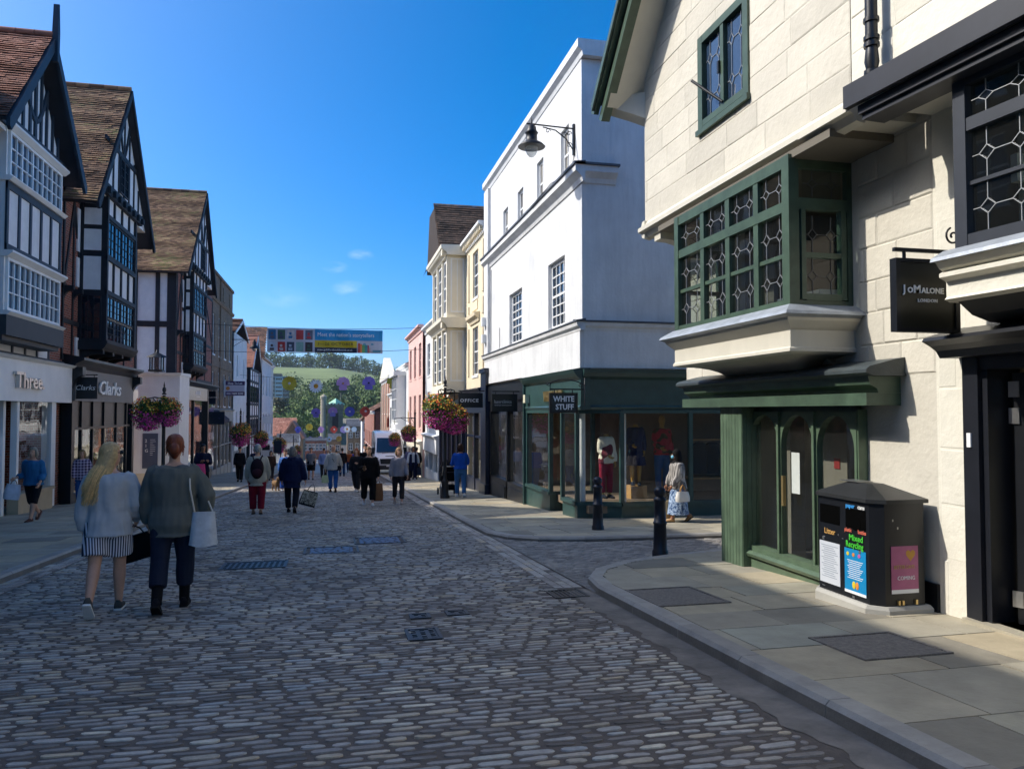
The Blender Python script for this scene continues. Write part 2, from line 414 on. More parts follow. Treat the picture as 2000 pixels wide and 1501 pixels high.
# three faint fair-weather wisps low in the west
tc = wn('TexCoord'); nz = wn('TexNoise'); nz.inputs['Scale'].default_value = 22; nz.inputs['Detail'].default_value = 7; nz.inputs['Roughness'].default_value = .6
mp = wn('Mapping'); mp.inputs['Scale'].default_value = (1, 1, 2.6)
wt.links.new(tc.outputs['Generated'], mp.inputs[0]); wt.links.new(mp.outputs[0], nz.inputs['Vector'])
acc = None
for (dx, dy, dz, rad, amp) in CLOUDS:
    dv = V((dx, dy, dz)).normalized()
    sub = wn('VectorMath', operation='SUBTRACT'); wt.links.new(tc.outputs['Generated'], sub.inputs[0]); sub.inputs[1].default_value = dv
    sc = wn('VectorMath', operation='MULTIPLY'); wt.links.new(sub.outputs[0], sc.inputs[0]); sc.inputs[1].default_value = (1, 1, 2.3)
    ln = wn('VectorMath', operation='LENGTH'); wt.links.new(sc.outputs[0], ln.inputs[0])
    mr = wn('MapRange'); mr.inputs[1].default_value = 0; mr.inputs[2].default_value = rad; mr.inputs[3].default_value = amp; mr.inputs[4].default_value = 0
    wt.links.new(ln.outputs['Value'], mr.inputs[0])
    if acc is None: acc = mr.outputs[0]
    else:
        ad = wn('Math', operation='MAXIMUM'); wt.links.new(acc, ad.inputs[0]); wt.links.new(mr.outputs[0], ad.inputs[1]); acc = ad.outputs[0]
rp = wn('MapRange'); rp.inputs[1].default_value = .42; rp.inputs[2].default_value = .72; wt.links.new(nz.outputs[0], rp.inputs[0])
mu = wn('Math', operation='MULTIPLY'); wt.links.new(acc, mu.inputs[0]); wt.links.new(rp.outputs[0], mu.inputs[1])
mx = wn('Mix'); mx.data_type = 'RGBA'; wt.links.new(mu.outputs[0], mx.inputs[0]); wt.links.new(hs.outputs[0], mx.inputs[6]); mx.inputs[7].default_value = (5, 5.2, 5.5, 1)
wt.links.new(mx.outputs[2], bg.inputs[0]); bg.inputs[1].default_value = .13
wt.links.new(bg.outputs[0], wo.inputs[0])

SC.view_settings.view_transform = 'Standard'; SC.view_settings.look = 'None'; SC.view_settings.gamma = 1; SC.view_settings.exposure = 1.22
try:
    SC.cycles.max_bounces = 8; SC.cycles.transparent_max_bounces = 12; SC.cycles.caustics_reflective = False; SC.cycles.caustics_refractive = False
    SC.cycles.sample_clamp_indirect = 4
except Exception: pass

# ------------------------------------------------------------------ ground, road, pavements
KL, KR = -4.05, 2.83
m_earth = M('mortar_and_earth', '#4b4540', .9, .2, 6, bump=.4, bs=40)
m_sett = M('granite_sett', '#6a6a6c', .62, .2, 16, macro=.28, ramp=[(0, '#645b52'), (.18, '#82796f'), (.42, '#a0978d'), (.66, '#bab2a7'), (.8, '#c0ad90'), (.9, '#a9a9a6'), (1, '#ddd0b6')], bump=.5, bs=45, spec=.4)
m_mortar = M('sett_mortar', '#61574e', .9, .2, 9, bump=.4, bs=50)
m_york = M('york_stone_flag', '#7f7a6c', .7, .16, 2.5, ramp=[(0, '#7f796b'), (.25, '#9f9784'), (.5, '#aca48f'), (.75, '#b7a88a'), (1, '#a0a192')], bump=.4, bs=25, stain=.3, macro=.2)
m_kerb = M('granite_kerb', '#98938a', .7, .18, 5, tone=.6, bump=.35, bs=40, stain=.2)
m_tarmac = M('tarmac_patch', '#6a6866', .9, .25, 30, bump=.8, bs=90)
m_farroad = M('distant_setts', '#7f7a73', .6, .15, 1.2)
m_grass = M('downland_grass', (.15, .19, .055), .9, .22, .02, bump=0)

g = MB()
ys = [-60, -20, 0, 40, 80, 120, 160, 215, 400]
for a, b in zip(ys, ys[1:]):
    for xa, xb in ((-1500, -30), (-30, 30), (30, 1500)):
        g.face([(xa, a, gz(a) - .03), (xb, a, gz(a) - .03), (xb, b, gz(b) - .03), (xa, b, gz(b) - .03)])
struct('ground', g, m_earth)

def sett_patch(mb, x0, x1, y0, y1, L, W, gap, zf, dome=.012, keep=None, along=False, jit=1.0, skew=0.0):
    """rows of rounded setts; along=True lays the long side down the street"""
    y = y0; r = 0
    while y < y1:
        w = W * RND.uniform(.92, 1.08); x = x0 - RND.random() * L; r += 1
        while x < x1:
            l = L * RND.uniform(.68, 1.28)
            a, b = max(x, x0), min(x + l, x1)
            if b - a > L * .3 and (keep is None or keep((a + b) / 2, y + w / 2)):
                j = lambda s=.1: RND.uniform(-s, s) * w * jit
                h = dome * RND.uniform(.6, 1.25); ga, gb = gap * RND.uniform(.25, .6), gap * RND.uniform(.34, .64)
                oc = [(a + ga + j(), y + gb + j()), (b - ga + j(), y + gb + j()), (b - ga + j(), y + w - gb + j()), (a + ga + j(), y + w - gb + j())]
                cx = sum(p[0] for p in oc) / 4; cy = sum(p[1] for p in oc) / 4
                # octagon outline so corners are rounded
                o8 = []
                for k in range(4):
                    p, q = V(oc[k]), V(oc[(k + 1) % 4]); t = min(.32, .3 * w / max((q - p).length, 1e-4))
                    o8 += [p.lerp(q, t), p.lerp(q, 1 - t)]
                lo = [(p.x, p.y) for p in o8]; hi = [(cx + (p.x - cx) * (1 - .16 * w / max(b - a, .05)), cy + (p.y - cy) * .76) for p in o8]
                P = [(px, py + skew * px, zf(py) - .012) for px, py in lo]
                tl = RND.uniform(-.004, .004)
                P += [(px, py + skew * px, zf(py) + h + tl * (px - cx) / l * 2) for px, py in hi]
                t = RND.betavariate(1.5, 1.5)
                if RND.random() < .05: t = RND.uniform(.85, 1)
                mb.idx(P, [(0, 1, 9, 8), (1, 2, 10, 9), (2, 3, 11, 10), (3, 4, 12, 11), (4, 5, 13, 12), (5, 6, 14, 13), (6, 7, 15, 14), (7, 0, 8, 15)], True, t)
                mb.idx(P[8:], [(0, 1, 2, 3, 4, 5, 6, 7)], False, t)
            x += l
        y += w
road = MB(); road.mi = 1
for a, b in ((-8, 30), (30, 70)):
    road.face([(KL - .02, a, gz(a)), (KR + .02, a, gz(a)), (KR + .02, b, gz(b)), (KL - .02, b, gz(b))])
road.mi = 0
COVERS = [(.35, 1.25, 13.7, 14.7), (-.47, .4, 12.6, 13.45), (.62, .92, 6.6, 7.02), (.72, .92, 7.45, 7.68), (1.08, 1.3, 7.5, 7.72), (2.33, 2.72, 8.05, 8.5), (-1.55, -.65, 11.3, 12.0), (-3.0, -2.4, 14.2, 14.8)]
def on_road(x, y): return not any(a - .03 < x < b + .03 and c - .03 < y < d + .03 for a, b, c, d in COVERS)
sett_patch(road, KL + .3, KR - .3, 1.6, 26, .195, .076, .026, gz, .0065, on_road)
sett_patch(road, KL + .3, KR - .36, 26, 62, .24, .1, .026, gz, .004, on_road)
# channels: three long courses running along each kerb
for (xa, xb) in ((KL, KL + .29), (KR - .35, KR - .01)):
    n = 3
    for i in range(n):
        a = xa + (xb - xa) * i / n; b = xa + (xb - xa) * (i + 1) / n; y = 1.0 if xa < 0 else 8.6
        while y < 40:
            l = RND.uniform(.2, .34)
            if on_road((a + b) / 2, y + l / 2):
                t = RND.betavariate(2.2, 2.2)
                q = [(a + .006, y + .008), (b - .006, y + .008), (b - .006, y + l - .008), (a + .006, y + l - .008)]
                road.idx([(px, py, gz(py)) for px, py in q] + [(px * .94 + (a + b) / 2 * .06, py, gz(py) + .011) for px, py in q],
                         [(4, 5, 6, 7), (0, 1, 5, 4), (1, 2, 6, 5), (2, 3, 7, 6), (3, 0, 4, 7)], False, t)
            y += l
road.mi = 3
for k in range(160):   # worn mortar haunch along the near right kerb
    a, b = -2 + 10.5 * k / 160, -2 + 10.5 * (k + 1) / 160; wob = lambda y: 2.56 + .03 * math.sin(y * 2.3) + .03 * math.sin(y * 9) + .02 * math.sin(y * 23)
    road.face([(wob(a), a, gz(a) + .004), (KR + .01, a, gz(a) + .008), (KR + .01, b, gz(b) + .008), (wob(b), b, gz(b) + .004)])
road.mi = 2
for a, b in ((61.8, 120), (120, 214)):
    road.face([(KL, a, gz(a) + .006), (KR + .6, a, gz(a) + .006), (KR + 3, b, gz(b) + .006), (KL + 1, b, gz(b) + .006)])
struct('road', road, [m_sett, m_mortar, m_farroad, M('mortar_haunch', '#7d756b', .85, .35, 3.5, bump=.7, bs=14, stain=.5)])

# side street between the two corners: smaller grey setts
side = MB(); side.mi = 1
side.face([(KR - .01, 8.2, gz(8.2) + .02), (16, 8.2, gz(8.2) + .02), (16, 16.5, gz(16.5) + .02), (KR - .01, 16.5, gz(16.5) + .02)])
side.mi = 0
def arc(c, r, a0, a1, n=8): return [(c[0] + r * math.cos(math.radians(a0 + (a1 - a0) * i / n)), c[1] + r * math.sin(math.radians(a0 + (a1 - a0) * i / n))) for i in range(n + 1)]
NEAR_EDGE = [(KR, -6), (KR, 8.1)] + [(2.93, 8.75), (3.2, 9.3), (3.8, 9.85), (4.7, 10.25), (5.5, 10.5), (9, 10.9)]
FAR_EDGE = [(9, 12.35), (5.5, 12.5), (4.2, 12.65), (3.45, 12.9), (3.0, 13.4), (2.78, 14.2), (2.76, 16), (2.8, 30), (2.9, 64)]
def inside(poly, x, y):
    c = False
    for i in range(len(poly)):
        (x1, y1), (x2, y2) = poly[i], poly[i - 1]
        if (y1 > y) != (y2 > y) and x < (x2 - x1) * (y - y1) / (y2 - y1) + x1: c = not c
    return c
POLY_NEAR = NEAR_EDGE + [(9, -6)]
POLY_FAR = FAR_EDGE + [(9, 64)]
sett_patch(side, KR, 9, 8.2, 16, .16, .1, .016, lambda y: gz(y) + .022, .005, lambda x, y: not inside(POLY_NEAR, x, y) and not inside(POLY_FAR, x, y))
m_sidesett = M('side_street_sett', '#6c6a68', .7, .2, 12, ramp=[(0, '#736d66'), (.5, '#8f8981'), (1, '#a69f95')], bump=.4, bs=45, macro=.2)
struct('side_street', side, [m_sidesett, m_farroad])

def flags(mb, poly, y0, y1, x0, x1, lift, rmin=.5, rmax=.85, patches=()):
    y = y0
    while y < y1:
        h = RND.uniform(rmin, rmax); x = x0 - RND.random() * .6
        while x < x1:
            l = RND.uniform(.55, 1.35)
            # split big flags that leave the polygon into small pieces
            n = 1 if all(inside(poly, px, py) for px in (x, x + l) for py in (y, y + h)) and not any(p[0] < x + l and x < p[1] and p[2] < y + h and y < p[3] for p in patches) else 12
            t = RND.betavariate(2, 2) if RND.random() < .8 else RND.random(); t = max(0, min(1, t)); dz = RND.uniform(-.002, .003)
            for i in range(n):
                for k in range(n):
                    a, b = x + l * i / n, x + l * (i + 1) / n; c, d = y + h * k / n, y + h * (k + 1) / n
                    if not inside(poly, (a + b) / 2, (c + d) / 2): continue
                    if any(p[0] < (a + b) / 2 < p[1] and p[2] < (c + d) / 2 < p[3] for p in patches): continue
                    g1 = .006
                    a2 = a + (g1 if i == 0 else 0); b2 = b - (g1 if i == n - 1 else 0); c2 = c + (g1 if k == 0 else 0); d2 = d - (g1 if k == n - 1 else 0)
                    P = [(a2, c2), (b2, c2), (b2, d2), (a2, d2)]
                    mb.idx([(px, py, gz(py) + lift + dz) for px, py in P] + [(px, py, gz(py) + lift - .02) for px, py in P],
                           [(0, 1, 2, 3), (4, 5, 1, 0), (5, 6, 2, 1), (6, 7, 3, 2), (7, 4, 0, 3)], False, t)
            x += l
        y += h
def pave(name, edge, back, lift, y0, y1, x0, x1, patches=(), kin=.2):
    poly = edge + back
    # shrink towards the kerb by kin so the kerb stones fit
    mb = MB(); mb.mi = 1
    n = len(poly)
    mb.face([(x, y, gz(y) + lift - .012) for x, y in poly])
    mb.mi = 0
    flags(mb, poly, y0, y1, x0, x1, lift, patches=patches)
    struct(name, mb, [m_york, m_mortar])
def kerb(edge, side_sign, lift, name='kerb'):
    mb = MB(); W = .17
    for (a, b) in zip(edge, edge[1:]):
        a = V(a); b = V(b); L = (b - a).length; t = (b - a) / L; nrm = V((t.y, -t.x)) * side_sign; n = max(1, int(L / .95))
        for i in range(n):
            p = a + t * (L * i / n + .004); q = a + t * (L * (i + 1) / n - .004); tone = RND.random()
            bev = .025
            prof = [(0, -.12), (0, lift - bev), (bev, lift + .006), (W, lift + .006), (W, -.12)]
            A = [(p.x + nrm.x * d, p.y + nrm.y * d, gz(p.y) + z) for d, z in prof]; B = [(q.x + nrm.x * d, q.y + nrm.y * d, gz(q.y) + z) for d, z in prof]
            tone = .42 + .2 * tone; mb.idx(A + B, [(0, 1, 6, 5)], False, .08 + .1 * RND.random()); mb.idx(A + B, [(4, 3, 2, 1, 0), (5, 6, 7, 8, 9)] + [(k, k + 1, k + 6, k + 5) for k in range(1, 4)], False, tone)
    struct(name, mb, m_kerb)
PATCH = [(3.62, 4.35, 4.75, 5.42), (3.0, 3.75, 6.85, 7.75)]
pave('pavement', [(KR + .17, -6), (KR + .17, 8.1), (3.09, 8.68), (3.32, 9.18), (3.9, 9.7), (4.76, 10.09), (5.5, 10.33), (7, 10.6)], [(7, -6)], .105, -6, 11, KR, 7, PATCH)
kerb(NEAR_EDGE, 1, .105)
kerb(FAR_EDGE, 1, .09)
pave('pavement', [(7, 12.6), (5.5, 12.67), (4.25, 12.82), (3.58, 13.03), (3.16, 13.5), (2.95, 14.25), (2.93, 16), (2.97, 30), (3.07, 64)], [(8.5, 64), (8.5, 12.6)], .09, 12.6, 64, KR, 8.5)
LEFT_EDGE = [(KL, -6), (KL, 64)]
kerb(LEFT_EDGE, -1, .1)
pave('pavement', [(KL - .17, -6), (KL - .17, 64)], [(-11, 64), (-11, -6)], .1, -6, 64, -11, KL)
tar = MB(); tar.face([(3.05, .2, gz(.2) + .112), (4.7, .2, gz(.2) + .112), (4.5, 3.25, gz(3.25) + .112), (3.05, 3.0, gz(3.0) + .112)])
struct('tarmac_patch', tar, m_tarmac)
# far pavements down the hill
fp = MB()
for xa, xb, xc, xd in ((KR + .6, 12, KR + 3, 22), (-14, KL, -20, KL + 1)):
    fp.hexa([(xa, 63.9, gz(64) - .2), (xb, 63.9, gz(64) - .2), (xd, 214, gz(214) - .2), (xc, 214, gz(214) - .2), (xa, 63.9, gz(64) + .09), (xb, 63.9, gz(64) + .09), (xd, 214, gz(214) + .09), (xc, 214, gz(214) + .09)], .5)
struct('pavement', fp, m_york)

# ironwork set in the road
def cover(x0, x1, y0, y1, z, kind, label, group=None):
    c = thing('drain_grate' if kind == 'bars' else 'manhole_cover', label, 'drain' if kind == 'bars' else 'manhole cover', ((x0 + x1) / 2, (y0 + y1) / 2, z((y0 + y1) / 2)), 0, group)
    P = lambda x, y, h: (x, y, z(y) + h)
    f = MB()
    def bar(a, b, c_, d, h0, h1, mb): mb.hexa([P(a, c_, h0), P(b, c_, h0), P(b, d, h0), P(a, d, h0), P(a, c_, h1), P(b, c_, h1), P(b, d, h1), P(a, d, h1)])
    w = .03
    bar(x0, x1, y0, y0 + w, -.02, .012, f); bar(x0, x1, y1 - w, y1, -.02, .012, f); bar(x0, x0 + w, y0 + w, y1 - w, -.02, .012, f); bar(x1 - w, x1, y0 + w, y1 - w, -.02, .012, f)
    part('frame', f, m_iron if kind != 'flag' else m_flagdark, c)
    p = MB(); a, b, e, d = x0 + w, x1 - w, y0 + w, y1 - w
    if kind == 'bars':
        n = 7
        for i in range(n): bar(a + (b - a) * (i + .25) / n, a + (b - a) * (i + .7) / n, e, d, -.02, .008, p)
        part('grate', p, m_iron, c)
    elif kind == 'setts':
        sett_patch(p, a + .05, b - .05, e + .05, d - .05, .15, .1, .02, z, .01, jit=.3); part('sett_inlay', p, m_bluesett, c)
    else:
        bar(a, b, e, d, -.02, .004, p)
        nx = max(2, int((b - a) / .07)); ny = max(2, int((d - e) / .07))
        for i in range(nx):
            for k in range(ny):
                cx = a + (b - a) * (i + .5) / nx; cy = e + (d - e) * (k + .5) / ny; r = .02
                if kind == 'flag': continue
                bar(cx - r, cx + r, cy - r * (.4 if (i + k) % 2 else 1.2), cy + r * (.4 if (i + k) % 2 else 1.2), .004, .011, p)
        part('plate', p, m_iron if kind != 'flag' else m_flagdark, c)
m_flagdark = M('gritty_cover_infill', '#7c756c', .9, .3, 30, bump=.8, bs=90)
m_bluesett = M('blue_grey_inlay', '#66728a', .4, .15, 8, tone=.2)
cover(*COVERS[0], gz, 'setts', 'larger cover with blue grey sett inlay in the middle of the street')
cover(*COVERS[1], gz, 'setts', 'smaller cover with blue grey inlay left of the larger inlaid cover')
cover(*COVERS[2], gz, 'iron', 'patterned square iron cover nearest the viewer in the cobbles')
cover(*COVERS[3], gz, 'iron', 'small iron cover just beyond the patterned one, left of a pair')
cover(*COVERS[4], gz, 'iron', 'small iron cover right of its twin beyond the patterned cover')
cover(*COVERS[5], gz, 'bars', 'black barred gully grate beside the curved kerb at the corner')
cover(*COVERS[6], gz, 'iron', 'dark iron cover in the cobbles behind the two walking women')
cover(*COVERS[7], gz, 'iron', 'iron cover in the cobbles near the left kerb')
cover(*PATCH[0], lambda y: gz(y) + .105, 'flag', 'dark tarmac filled cover in the flagstones in front of the bin')
cover(*PATCH[1], lambda y: gz(y) + .105, 'flag', 'dark gritty cover in the flagstones left of the bin near the gully')
# ------------------------------------------------------------------ left hand side
def LF(x): return Fr((x, 0, 0), (0, 1, 0), (1, 0, 0))
def RF(x): return Fr((x, 0, 0), (0, 1, 0), (-1, 0, 0))

def bracket_poly(d0, d1, v0, v1):
    pts = [(d0, v1), (d1, v1), (d1, v1 - (v1 - v0) * .25)]
    for k in range(1, 6):
        a = k / 6 * PI / 2
        pts.append((d0 + (d1 - d0) * (1 - math.sin(a)) * .95, v1 - (v1 - v0) * (.25 + .75 * (1 - math.cos(a)) * .98)))
    pts.append((d0, v0)); return pts

def house(name, label, fr, u0, u1, vb, vt, depth, wm, rows, ncol, ww, shop=None, roof=None, roofmat=None, fm=None, gm=None, nx=2, ny=4, cat='building', corn=True, shopmat=None, group=None, margin=None, trim=None):
    """plain terraced house: wall with real openings, sash windows, shopfront, cornice and roof"""
    t = thing(name, label, cat, tuple(fr.p((u0 + u1) / 2, gz((u0 + u1) / 2) , -depth / 2)), 0, group)
    fm = fm or m_white; gm = gm or m_glass; trim = trim or m_white
    L = u1 - u0; mg = L * .5 / ncol if margin is None else margin
    holes = []
    for (a, b) in rows:
        for i in range(ncol):
            c = u0 + mg + (L - 2 * mg) * (i / (ncol - 1) if ncol > 1 else .5)
            holes.append((c - ww / 2, c + ww / 2, a, b))
    sb = shop[1] if shop else vb
    w = MB(); w.wall(fr, u0, u1, sb, vt, holes, 0, .14)
    w.box(fr, u0 + .003, u1 - .003, sb, vt - .003, -depth, -.16)
    if shop:
        w.box(fr, u0 + .003, u1 - .003, vb, sb - .003, -depth, -2.2)
        w.box(fr, u0, u0 + .25, vb, sb - .003, -2.2, -.02); w.box(fr, u1 - .25, u1, vb, sb - .003, -2.2, -.02)
    part('wall', w, wm, t)
    for (a, b, c, e) in holes: window(t, fr, a, b, c, e, nx, ny, -.07, fm, gm, .06, .03, .05, sash=True, sill=.1)
    if corn:
        c = MB(); c.prof(fr, u0 - .05, u1 + .05, [(-.05, vt - .3), (.06, vt - .3), (.1, vt - .12), (.28, vt - .02), (.28, vt + .08), (-.05, vt + .08)]); part('cornice', c, trim, t)
    if shop:
        f = MB(); v0, v1 = shop; f.box(fr, u0 + .02, u1 - .02, v0 - .75, v0 + .02, -.1, .14); f.prof(fr, u0 - .02, u1 + .02, [(-.02, v0 + .02), (.2, v0 + .02), (.3, v0 + .14), (-.02, v0 + .22)])
        part('fascia', f, shopmat or m_navy, t)
        s = MB(); n = max(2, int(L / 1.8)); top = v0 - .75; base = gz((u0 + u1) / 2) + .1
        for i in range(n + 1):
            x = u0 + .1 + (L - .2) * i / n; s.box(fr, x - .07, x + .07, vb, top, -.12, .05)
        s.box(fr, u0 + .1, u1 - .1, vb, base + .45, -.1, .02); s.box(fr, u0 + .1, u1 - .1, base + 2.0, base + 2.08, -.08, .02) if top > base + 2.3 else None
        fo = part('shopfront', s, shopmat or m_navy, t)
        g = MB(); g.face([fr.p(u0 + .1, base + .4, -.05), fr.p(u1 - .1, base + .4, -.05), fr.p(u1 - .1, top, -.05), fr.p(u0 + .1, top, -.05)]); part('pane', g, m_shopglass, fo, True)
        d = MB()
        for i in range(int(L * 1.6)):
            x = u0 + .4 + RND.random() * (L - .8); hh = RND.uniform(.4, 1.4); ww2 = RND.uniform(.12, .35); dd = RND.uniform(-1.6, -.4)
            d.box(fr, x - ww2, x + ww2, base + .45, base + .45 + hh, dd - .15, dd, RND.random())
        part('window_display', d, m_goods, t)
    if roof:
        kind, rise = roof; o = MB()
        p0 = fr.p(u0 - .1, vt + .08, .15); e = fr.u * (L + .2); s = fr.z * rise - fr.n * (depth / 2)
        tiles(o, p0, e, s, max(6, int(s.length / .22)), max(5, int(L / .4)))
        for ue in (u0, u1):
            o.prism(Fr(fr.p(ue, 0, 0), -fr.n, fr.u), [(-.05, vt), (depth, vt), (depth / 2, vt + rise - .02)], -.06, .06, .3)
        o.face([fr.p(u0, vt, -depth), fr.p(u1, vt, -depth), fr.p(u1, vt + rise, -depth / 2), fr.p(u0, vt + rise, -depth / 2)], .4)
        part('roof', o, roofmat or m_tile, t)
    return t
m_goods = M('shop_goods', '#807468', .7, .2, 4, ramp=[(0, '#2c2a30'), (.2, '#d8d4cc'), (.4, '#7a3a3c'), (.55, '#4b5a6c'), (.75, '#c9b89a'), (.9, '#34343a'), (1, '#efece6')])

# out of the frame beside and behind the camera: unseen row, its heights shaped to shade the street
house('brick_building', 'low brown brick building beyond the left edge of the view', LF(-8.2), 8.2, 13.0, -.8, OCC_H2, 8, m_brickbrown, [(3.6, 5.6), (6.8, 8.6)], 3, 1.1, (2.9, 3.0))
house('brick_building', 'tall brown brick parapeted building just outside the left edge of the view', LF(-8.2), 13.1, 20.2, -1.1, OCC_H, 8, m_brickbrown, [(3.6, 5.6), (6.8, 8.6), (9.6, 11)], 3, 1.1, (2.9, 3.0))
house('brick_building', 'red brick building level with the viewer on the left', LF(-8.2), -2, 8.1, -.4, OCC_H2, 8, m_brickred, [(4.0, 6.0), (7.2, 9.0)], 5, 1.1, (3.3, 3.4))
house('rendered_building', 'white rendered building behind the viewer on the left', LF(-8.2), -22, -2.1, 0, 13.5, 8, m_render, [(4.6, 6.6), (7.8, 9.8)], 8, 1.1, (3.9, 4.0))

# ---- first gabled house: white bays, slate-blue timbers ----
f = LF(-8.2); b = LF(-7.7)
m_bluetimber = M('slate_blue_timber', '#26323f', .6, .2, 4, tone=.2, bump=.2, bs=20)
t = thing('gabled_house', 'nearest gabled house on the left with white bay windows above a white shop', 'building', (-12, 23.4, gz(23.4)))
w = MB(); w.box(f, 20.3, 26.0, 1.9, 9.0, -9, 0); w.box(f, 20.3, 26.0, -1.6, 1.897, -9, -3); w.box(f, 20.3, 20.6, -1.5, 1.897, -3, -.1); w.box(f, 25.8, 26.0, -1.5, 1.897, -3, -.02)
part('wall', w, m_brickred, t)
w = MB(); w.prism(b, [(19.95, 8.3), (24.4, 8.3), (22.2, 11.2)], -9, -.02); part('gable_wall', w, m_plaster, t)
bay = MB(); bay.box(b, 20.5, 24.2, 5.4, 7.15, -.5, 0); bay.box(b, 20.52, 24.18, 3.98, 5.4, -.5, -.12); bay.box(b, 20.52, 24.18, 7.15, 8.4, -.5, -.12)
part('bay', bay, m_plaster, t)
tb = MB()
for u in (20.5, 21.22, 21.95, 22.68, 23.4, 24.13):
    tb.box(b, u - .02, u + .1, 5.5, 7.12, -.01, .035, RND.random())
tb.box(b, 20.48, 24.25, 5.4, 5.62, -.01, .045); tb.box(b, 20.48, 24.25, 6.95, 7.15, -.01, .045)
tb.box(b, 19.9, 24.5, 8.42, 8.72, -.05, .06)
for u in (20.55, 20.95, 21.4, 21.85, 22.6, 23.0, 23.45, 23.9):
    hh = 8.7 + (2.4 if u > 22.2 else 2.4) * (1 - abs(u - 22.2) / 2.3)
    tb.box(b, u - .06, u + .06, 8.72, hh, -.03, .025, RND.random())
tb.beam(b, (22.2, 8.7), (22.2, 11.1), .14, -.03, .03)
for sg in (-1, 1):
    pts = [(22.2 + sg * (.06 + .75 * (k / 6) ** 1.0), 9.2 + 1.1 * (k / 6) ** 1.6) for k in range(7)]
    for p, q in zip(pts, pts[1:]): tb.beam(b, p, q, .12, -.03, .035)
part('timber_frame', tb, m_bluetimber, t)
gable_roof(t, LF(-7.3), 19.4, 25.0, 22.2, 8.3, 8.3, 11.5, 0, -9, m_tilered, m_bluetimber, finial=.85, barge=.26)
for (a, c) in ((7.25, 8.36), (4.02, 5.3)):
    window(t, b, 20.55, 24.15, a, c, 10, 3, .06, m_white, m_glassblue, .07, .028, .1, cols=2, name='bay_window')
    m = MB(); m.prof(b, 20.42, 24.3, [(-.5, a - .12), (.1, a - .12), (.18, a - .04), (.1, a), (-.5, a)]); m.prof(b, 20.42, 24.3, [(-.5, c), (.08, c), (.2, c + .1), (.2, c + .15), (-.5, c + .15)])
    m.box(b, 20.46, 20.54, a, c, -.45, -.0); m.box(b, 24.16, 24.24, a, c, -.45, 0)
    part('bay_moulding', m, m_white, t)
ap = MB(); ap.box(b, 20.35, 24.3, 3.42, 3.9, -.5, .12); ap.box(b, 20.4, 24.2, 3.3, 3.42, -.5, .02); part('bay_apron', ap, M('grey_apron_paint', '#33383c', .6, .15, 3), t)
pn = MB(); pn.box(f, 20.3, 24.9, 3.05, 4.0, .0, .03); part('lower_panels', pn, m_plaster, t)
tb = MB()
for u in (20.5, 21.4, 22.3, 23.15, 24.0, 24.9): tb.box(f, u - .05, u + .05, 3.05, 4.0, .03, .06)
tb.box(f, 20.3, 26.0, 2.98, 3.12, .03, .12); part('lower_timbers', tb, m_bluetimber, t)
fs = MB(); s8 = LF(-8.0); fs.box(s8, 19.6, 26.1, 1.87, 2.93, -.2, .12); fs.prof(s8, 19.6, 26.15, [(-.2, 2.93), (.16, 2.93), (.24, 3.0), (-.2, 3.1)])
fs.box(s8, 24.6, 24.95, gz(24) + .1, 1.87, -.2, .06); fs.box(s8, 22.15, 22.3, -.55, 1.87, -.1, .05); fs.box(s8, 21.7, 21.85, gz(21.8) + .1, 1.87, -.3, -.1)
part('fascia', fs, m_white, t)
rs = MB(); rs.box(s8, 22.15, 24.6, gz(24) + .0, -.6, -.15, .12); rs.box(s8, 22.1, 24.65, -.6, -.52, -.15, .17); part('stall_riser', rs, M('cream_riser_paint', '#b5a68a', .55, .1, 3, streak=.1), t)
gl = MB(); gl.face([s8.p(22.3, -.52, .0), s8.p(24.6, -.52, 0), s8.p(24.6, 1.87, 0), s8.p(22.3, 1.87, 0)]); part('shop_pane', gl, m_shopglass, t)
dr = MB(); dr.box(s8, 20.2, 21.7, -.98, 1.0, -.28, -.2)
d = MB(); d.box(s8, 20.2, 20.32, -.98, 1.05, -.25, -.17); d.box(s8, 21.55, 21.7, -.98, 1.05, -.25, -.17); d.box(s8, 20.32, 21.55, .93, 1.05, -.25, -.17); d.box(s8, 20.32, 21.55, -.98, -.78, -.25, -.17)
do = part('door', d, m_white, t); gl = MB(); gl.face([s8.p(20.3, -.8, -.21), s8.p(21.6, -.8, -.21), s8.p(21.6, .95, -.21), s8.p(20.3, .95, -.21)]); part('pane', gl, m_shopglass, do, True)
it = MB(); it.box(s8, 20.5, 25.6, gz(23) + .1, 1.8, -3.0, -2.9, .5); it.box(s8, 22.4, 24.3, -.5, .2, -1.6, -1.0, .3); it.box(s8, 20.6, 21.6, -.9, 1.2, -1.6, -1.5, .7); part('shop_interior', it, m_interior, t)
lt = MB(); text_mb(lt, 'Three.', s8, 21.62, 2.22, .56, .17, .1, sx=1.28, bold=.012); part('lettering', lt, m_steel, t)

